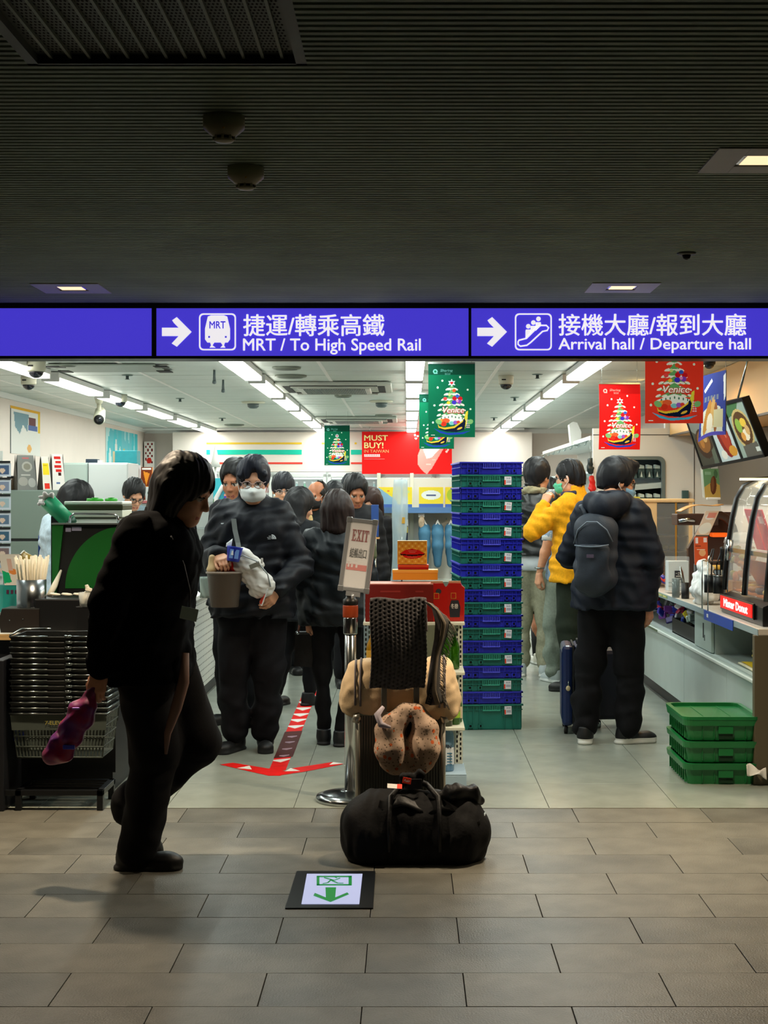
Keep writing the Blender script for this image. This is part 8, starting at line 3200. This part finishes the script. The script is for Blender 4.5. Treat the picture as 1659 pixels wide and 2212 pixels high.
t = thing('suitcase', 'navy blue cabin suitcase standing edge on by the hooded man\'s feet', 'suitcase', ((1237 - VX) / FPX * 9.25, 9.27, 0), R(-4))
m_nv = mat('navy_shell', (24, 40, 84), .3, spec=.5)
for s in (-1, 1):
    q = MB()
    q.box(s * .036 - .033, s * .036 + .033, -.18, .18, .05, .545, .022)
    for i in range(5):
        q.box(s * .07 - .003, s * .07 + .003, -.14 + i * .06, -.12 + i * .06, .09, .5, .002)
    q.build('shell_half', m_nv, t)
MB().box(-.006, .006, -.183, .183, .06, .549, .003).build('zip_band', m_dk, t)
MB().tube([(.03, -.06, .545), (.03, -.05, .565), (.03, .05, .565), (.03, .06, .545)], .008, 8).build('carry_handle', m_dk, t)
MB().tube([(-.03, -.184, .33), (-.032, -.19, .30)], .004, 6).build('tag_cord', m_wire, t)
MB().ball((-.033, -.193, .285), (.014, .006, .017), 10).build('round_tag', mat('tag_cream', (206, 190, 150), .4), t)
for sx2 in (-1, 1):
    for sy2 in (-1, 1):
        q = MB()
        q.M = Matrix.Translation((sx2 * .045, sy2 * .14, .026)) @ Matrix.Rotation(R(90), 4, 'Y')
        q.lathe([(.01, -.012), (.026, -.01), (.026, .01), (.01, .012)], 16)
        q.m = 1
        q.lathe([(.016, -.0135), (.016, .0135)], 12)
        q.build('wheel', [m_dk, m_wire], t)
t = thing('suitcase', 'dark suitcase mostly hidden beyond the hooded man\'s legs', 'suitcase', ((1330 - VX) / FPX * 9.3, 9.42, 0), R(6))
q = MB()
q.box(-.14, .14, -.1, .1, .055, .5, .03)
q.build('shell', mat('plum_shell', (22, 20, 34), .4), t)
for sx2 in (-1, 1):
    for sy2 in (-1, 1):
        MB().tube([(sx2 * .11 - .012, sy2 * .06, .026), (sx2 * .11 + .012, sy2 * .06, .026)], .026, 14).build('wheel', m_wire, t)
MB().tube([(-.05, 0, .5), (-.05, 0, .545), (.05, 0, .545), (.05, 0, .5)], .008, 8).build('carry_handle', m_dk, t)

ye, j, Hm, k = person('man in a yellow jacket with green face mask raising his arm to his chin', (1240 - VX) / FPX * 11.2, 11.2, 66, 1.745,
    J=dict(shL=(-.16, .0, 1.38), elL=(-.2, .26, 1.18), wrL=(-.12, .2, 1.36), hea=(0, .04, 1.6)), top=dict(c=(226, 158, 14), p=.03, hem=.12, fold=.008), bot=dict(c=(34, 42, 32), p=.02), hair=('crop', (14, 14, 18)),
    look=(-4, -6, 0), mask=(84, 186, 146), glasses=(24, 24, 28), hands=dict(L=((.35, -.25, 1), (1, -.3, 0), .9)), shoes=((16, 17, 18), (16, 17, 18)), res=.013, hres=.0046)
jk = child(ye, 'jacket')
band(jk, [(-.1, -.2, 1.6), (-.11, -.05, 1.6), (-.11, .06, 1.6)], [(0, 0, -1)] * 3, .028, 'pack_strap', mat('strap_navy', (26, 34, 66), .7), jk)
ts, j, Hm, k = person('man in pale blue shirt and grey cargo trousers half hidden by the yellow jacket', (1240 - VX) / FPX * 11.72, 11.75, 18, 1.66,
    J=dict(shL=(-.17, 0, 1.38), elL=(-.235, -.02, 1.14), wrL=(-.29, .03, .9), anL=(-.19, -.03, .085), knL=(-.17, .0, .49), hiL=(-.11, 0, .9)), top=dict(c=(140, 166, 192), p=.015, hem=.1, shortL=True, name='shirt'),
    bot=dict(c=(124, 134, 122), p=.03, fold=.008), hair=('short', (16, 15, 17)), look=(-10, -25, 0), bare=('armL',), hands=dict(L=((-.12, .1, -1), (1, .2, 0), .6)), shoes=((170, 180, 180), (206, 210, 206)), res=.012)
sh = child(ts, 'shirt')
e_, s_ = Vector(j['elL']), Vector(j['shL'])
MB().tube([s_.lerp(e_, .72), s_.lerp(e_, .96)], [.062, .058], 14).build('rolled_cuff', mat('cuff_white', (200, 208, 210), .7), sh)
wv = Vector(j['wrL'])
MB().tube([wv + Vector((.034 * math.cos(a), .034 * math.sin(a), .03)) for a in np.linspace(0, 6.28, 13)[:-1]], .007, 6, closed=True).build('wrist_watch', m_wire, ts)
lm, j, Hm, k = person('man in a black leather jacket with fleece collar and red strap, seen from behind', (1152 - VX) / FPX * 12.1, 12.1, -14, 1.775,
    J=dict(hea=(.03, .03, 1.6), elR=(.25, .1, 1.15), wrR=(.12, .28, 1.1), elL=(-.24, .02, 1.14), anL=(-.1, -.03, .085)), top=dict(c=(15, 18, 18), p=.04, hem=-.02, rough=.32, spec=.55, fold=.008), bot=dict(c=(158, 156, 132), p=.025, fold=.007),
    hair=('fringe', (14, 15, 20)), look=(-22, -4, 0), shoes=((190, 200, 202), (214, 216, 212)), res=.013, hres=.0046)
jk = child(lm, 'jacket')
nk = j['nek']
b = Body(nk - .2, nk + .2, .009)
b.chain([nk + np.array((.1 * math.cos(a), -.01 + .085 * math.sin(a), -.02 - .015 * math.sin(a))) for a in np.linspace(-3.6, .5, 12)], [.028] * 12, .01)
b.ruffle(.005, 90, 3)
V, Q, mi = b.arrays()
npmesh('fleece_collar', V, Q, mi, [mat('fleece', (146, 140, 112), .95, noise=.2, ns=80)], jk)
pl = j['pel']
b = Body((-.26, -.22, pl[2] - .16), (.26, .22, pl[2] + .16), .011)
for z in (-.06, .02, .1):
    b.cap(pl + np.array((-.08, 0, z)), pl + np.array((.08, 0, z)), .128, .128, .06)
b.ruffle(.006, 30, 4)
b.cut((0, 0, -1), -(pl[2] - .1))
V, Q, mi = b.arrays()
npmesh('shirt_tail', V, Q, mi, [mat('shirt_white', (206, 212, 216), .7)], lm)
band(jk, [(.11, -.5, 1.46), (.06, -.5, 1.36), (.0, -.5, 1.24)], [(0, 1, 0)] * 3, .014, 'red_strap', mat('strap_red', (186, 34, 26), .5), jk)
band(jk, [(.0, -.5, 1.24), (-.06, -.5, 1.1), (-.12, -.5, .97)], [(0, 1, 0)] * 3, .012, 'dark_strap', mat('strap_maroon', (50, 16, 18), .5), jk)
so, j, Hm, k = person('person in dark shorts and black socks standing behind the beige trousers', 1.235, 12.95, 6, 1.62, top=dict(c=(40, 44, 52)), bot=dict(c=(18, 18, 20), p=.02, len=.9, name='shorts'), hair=('short', (16, 16, 18)),
    look=(0, -20, 0), bare=('legR', 'legL'), skin='tan', shoes=((200, 196, 184), (206, 206, 200)), res=.016)
for s in 'RL':
    an, kn = Vector(j['an' + s]), Vector(j['kn' + s])
    MB().tube([an + Vector((0, 0, -.01)), an.lerp(kn, .3), an.lerp(kn, .62)], [.046, .056, .062], 14).build('sock', mat('sock_black', (14, 14, 15), .8), so)
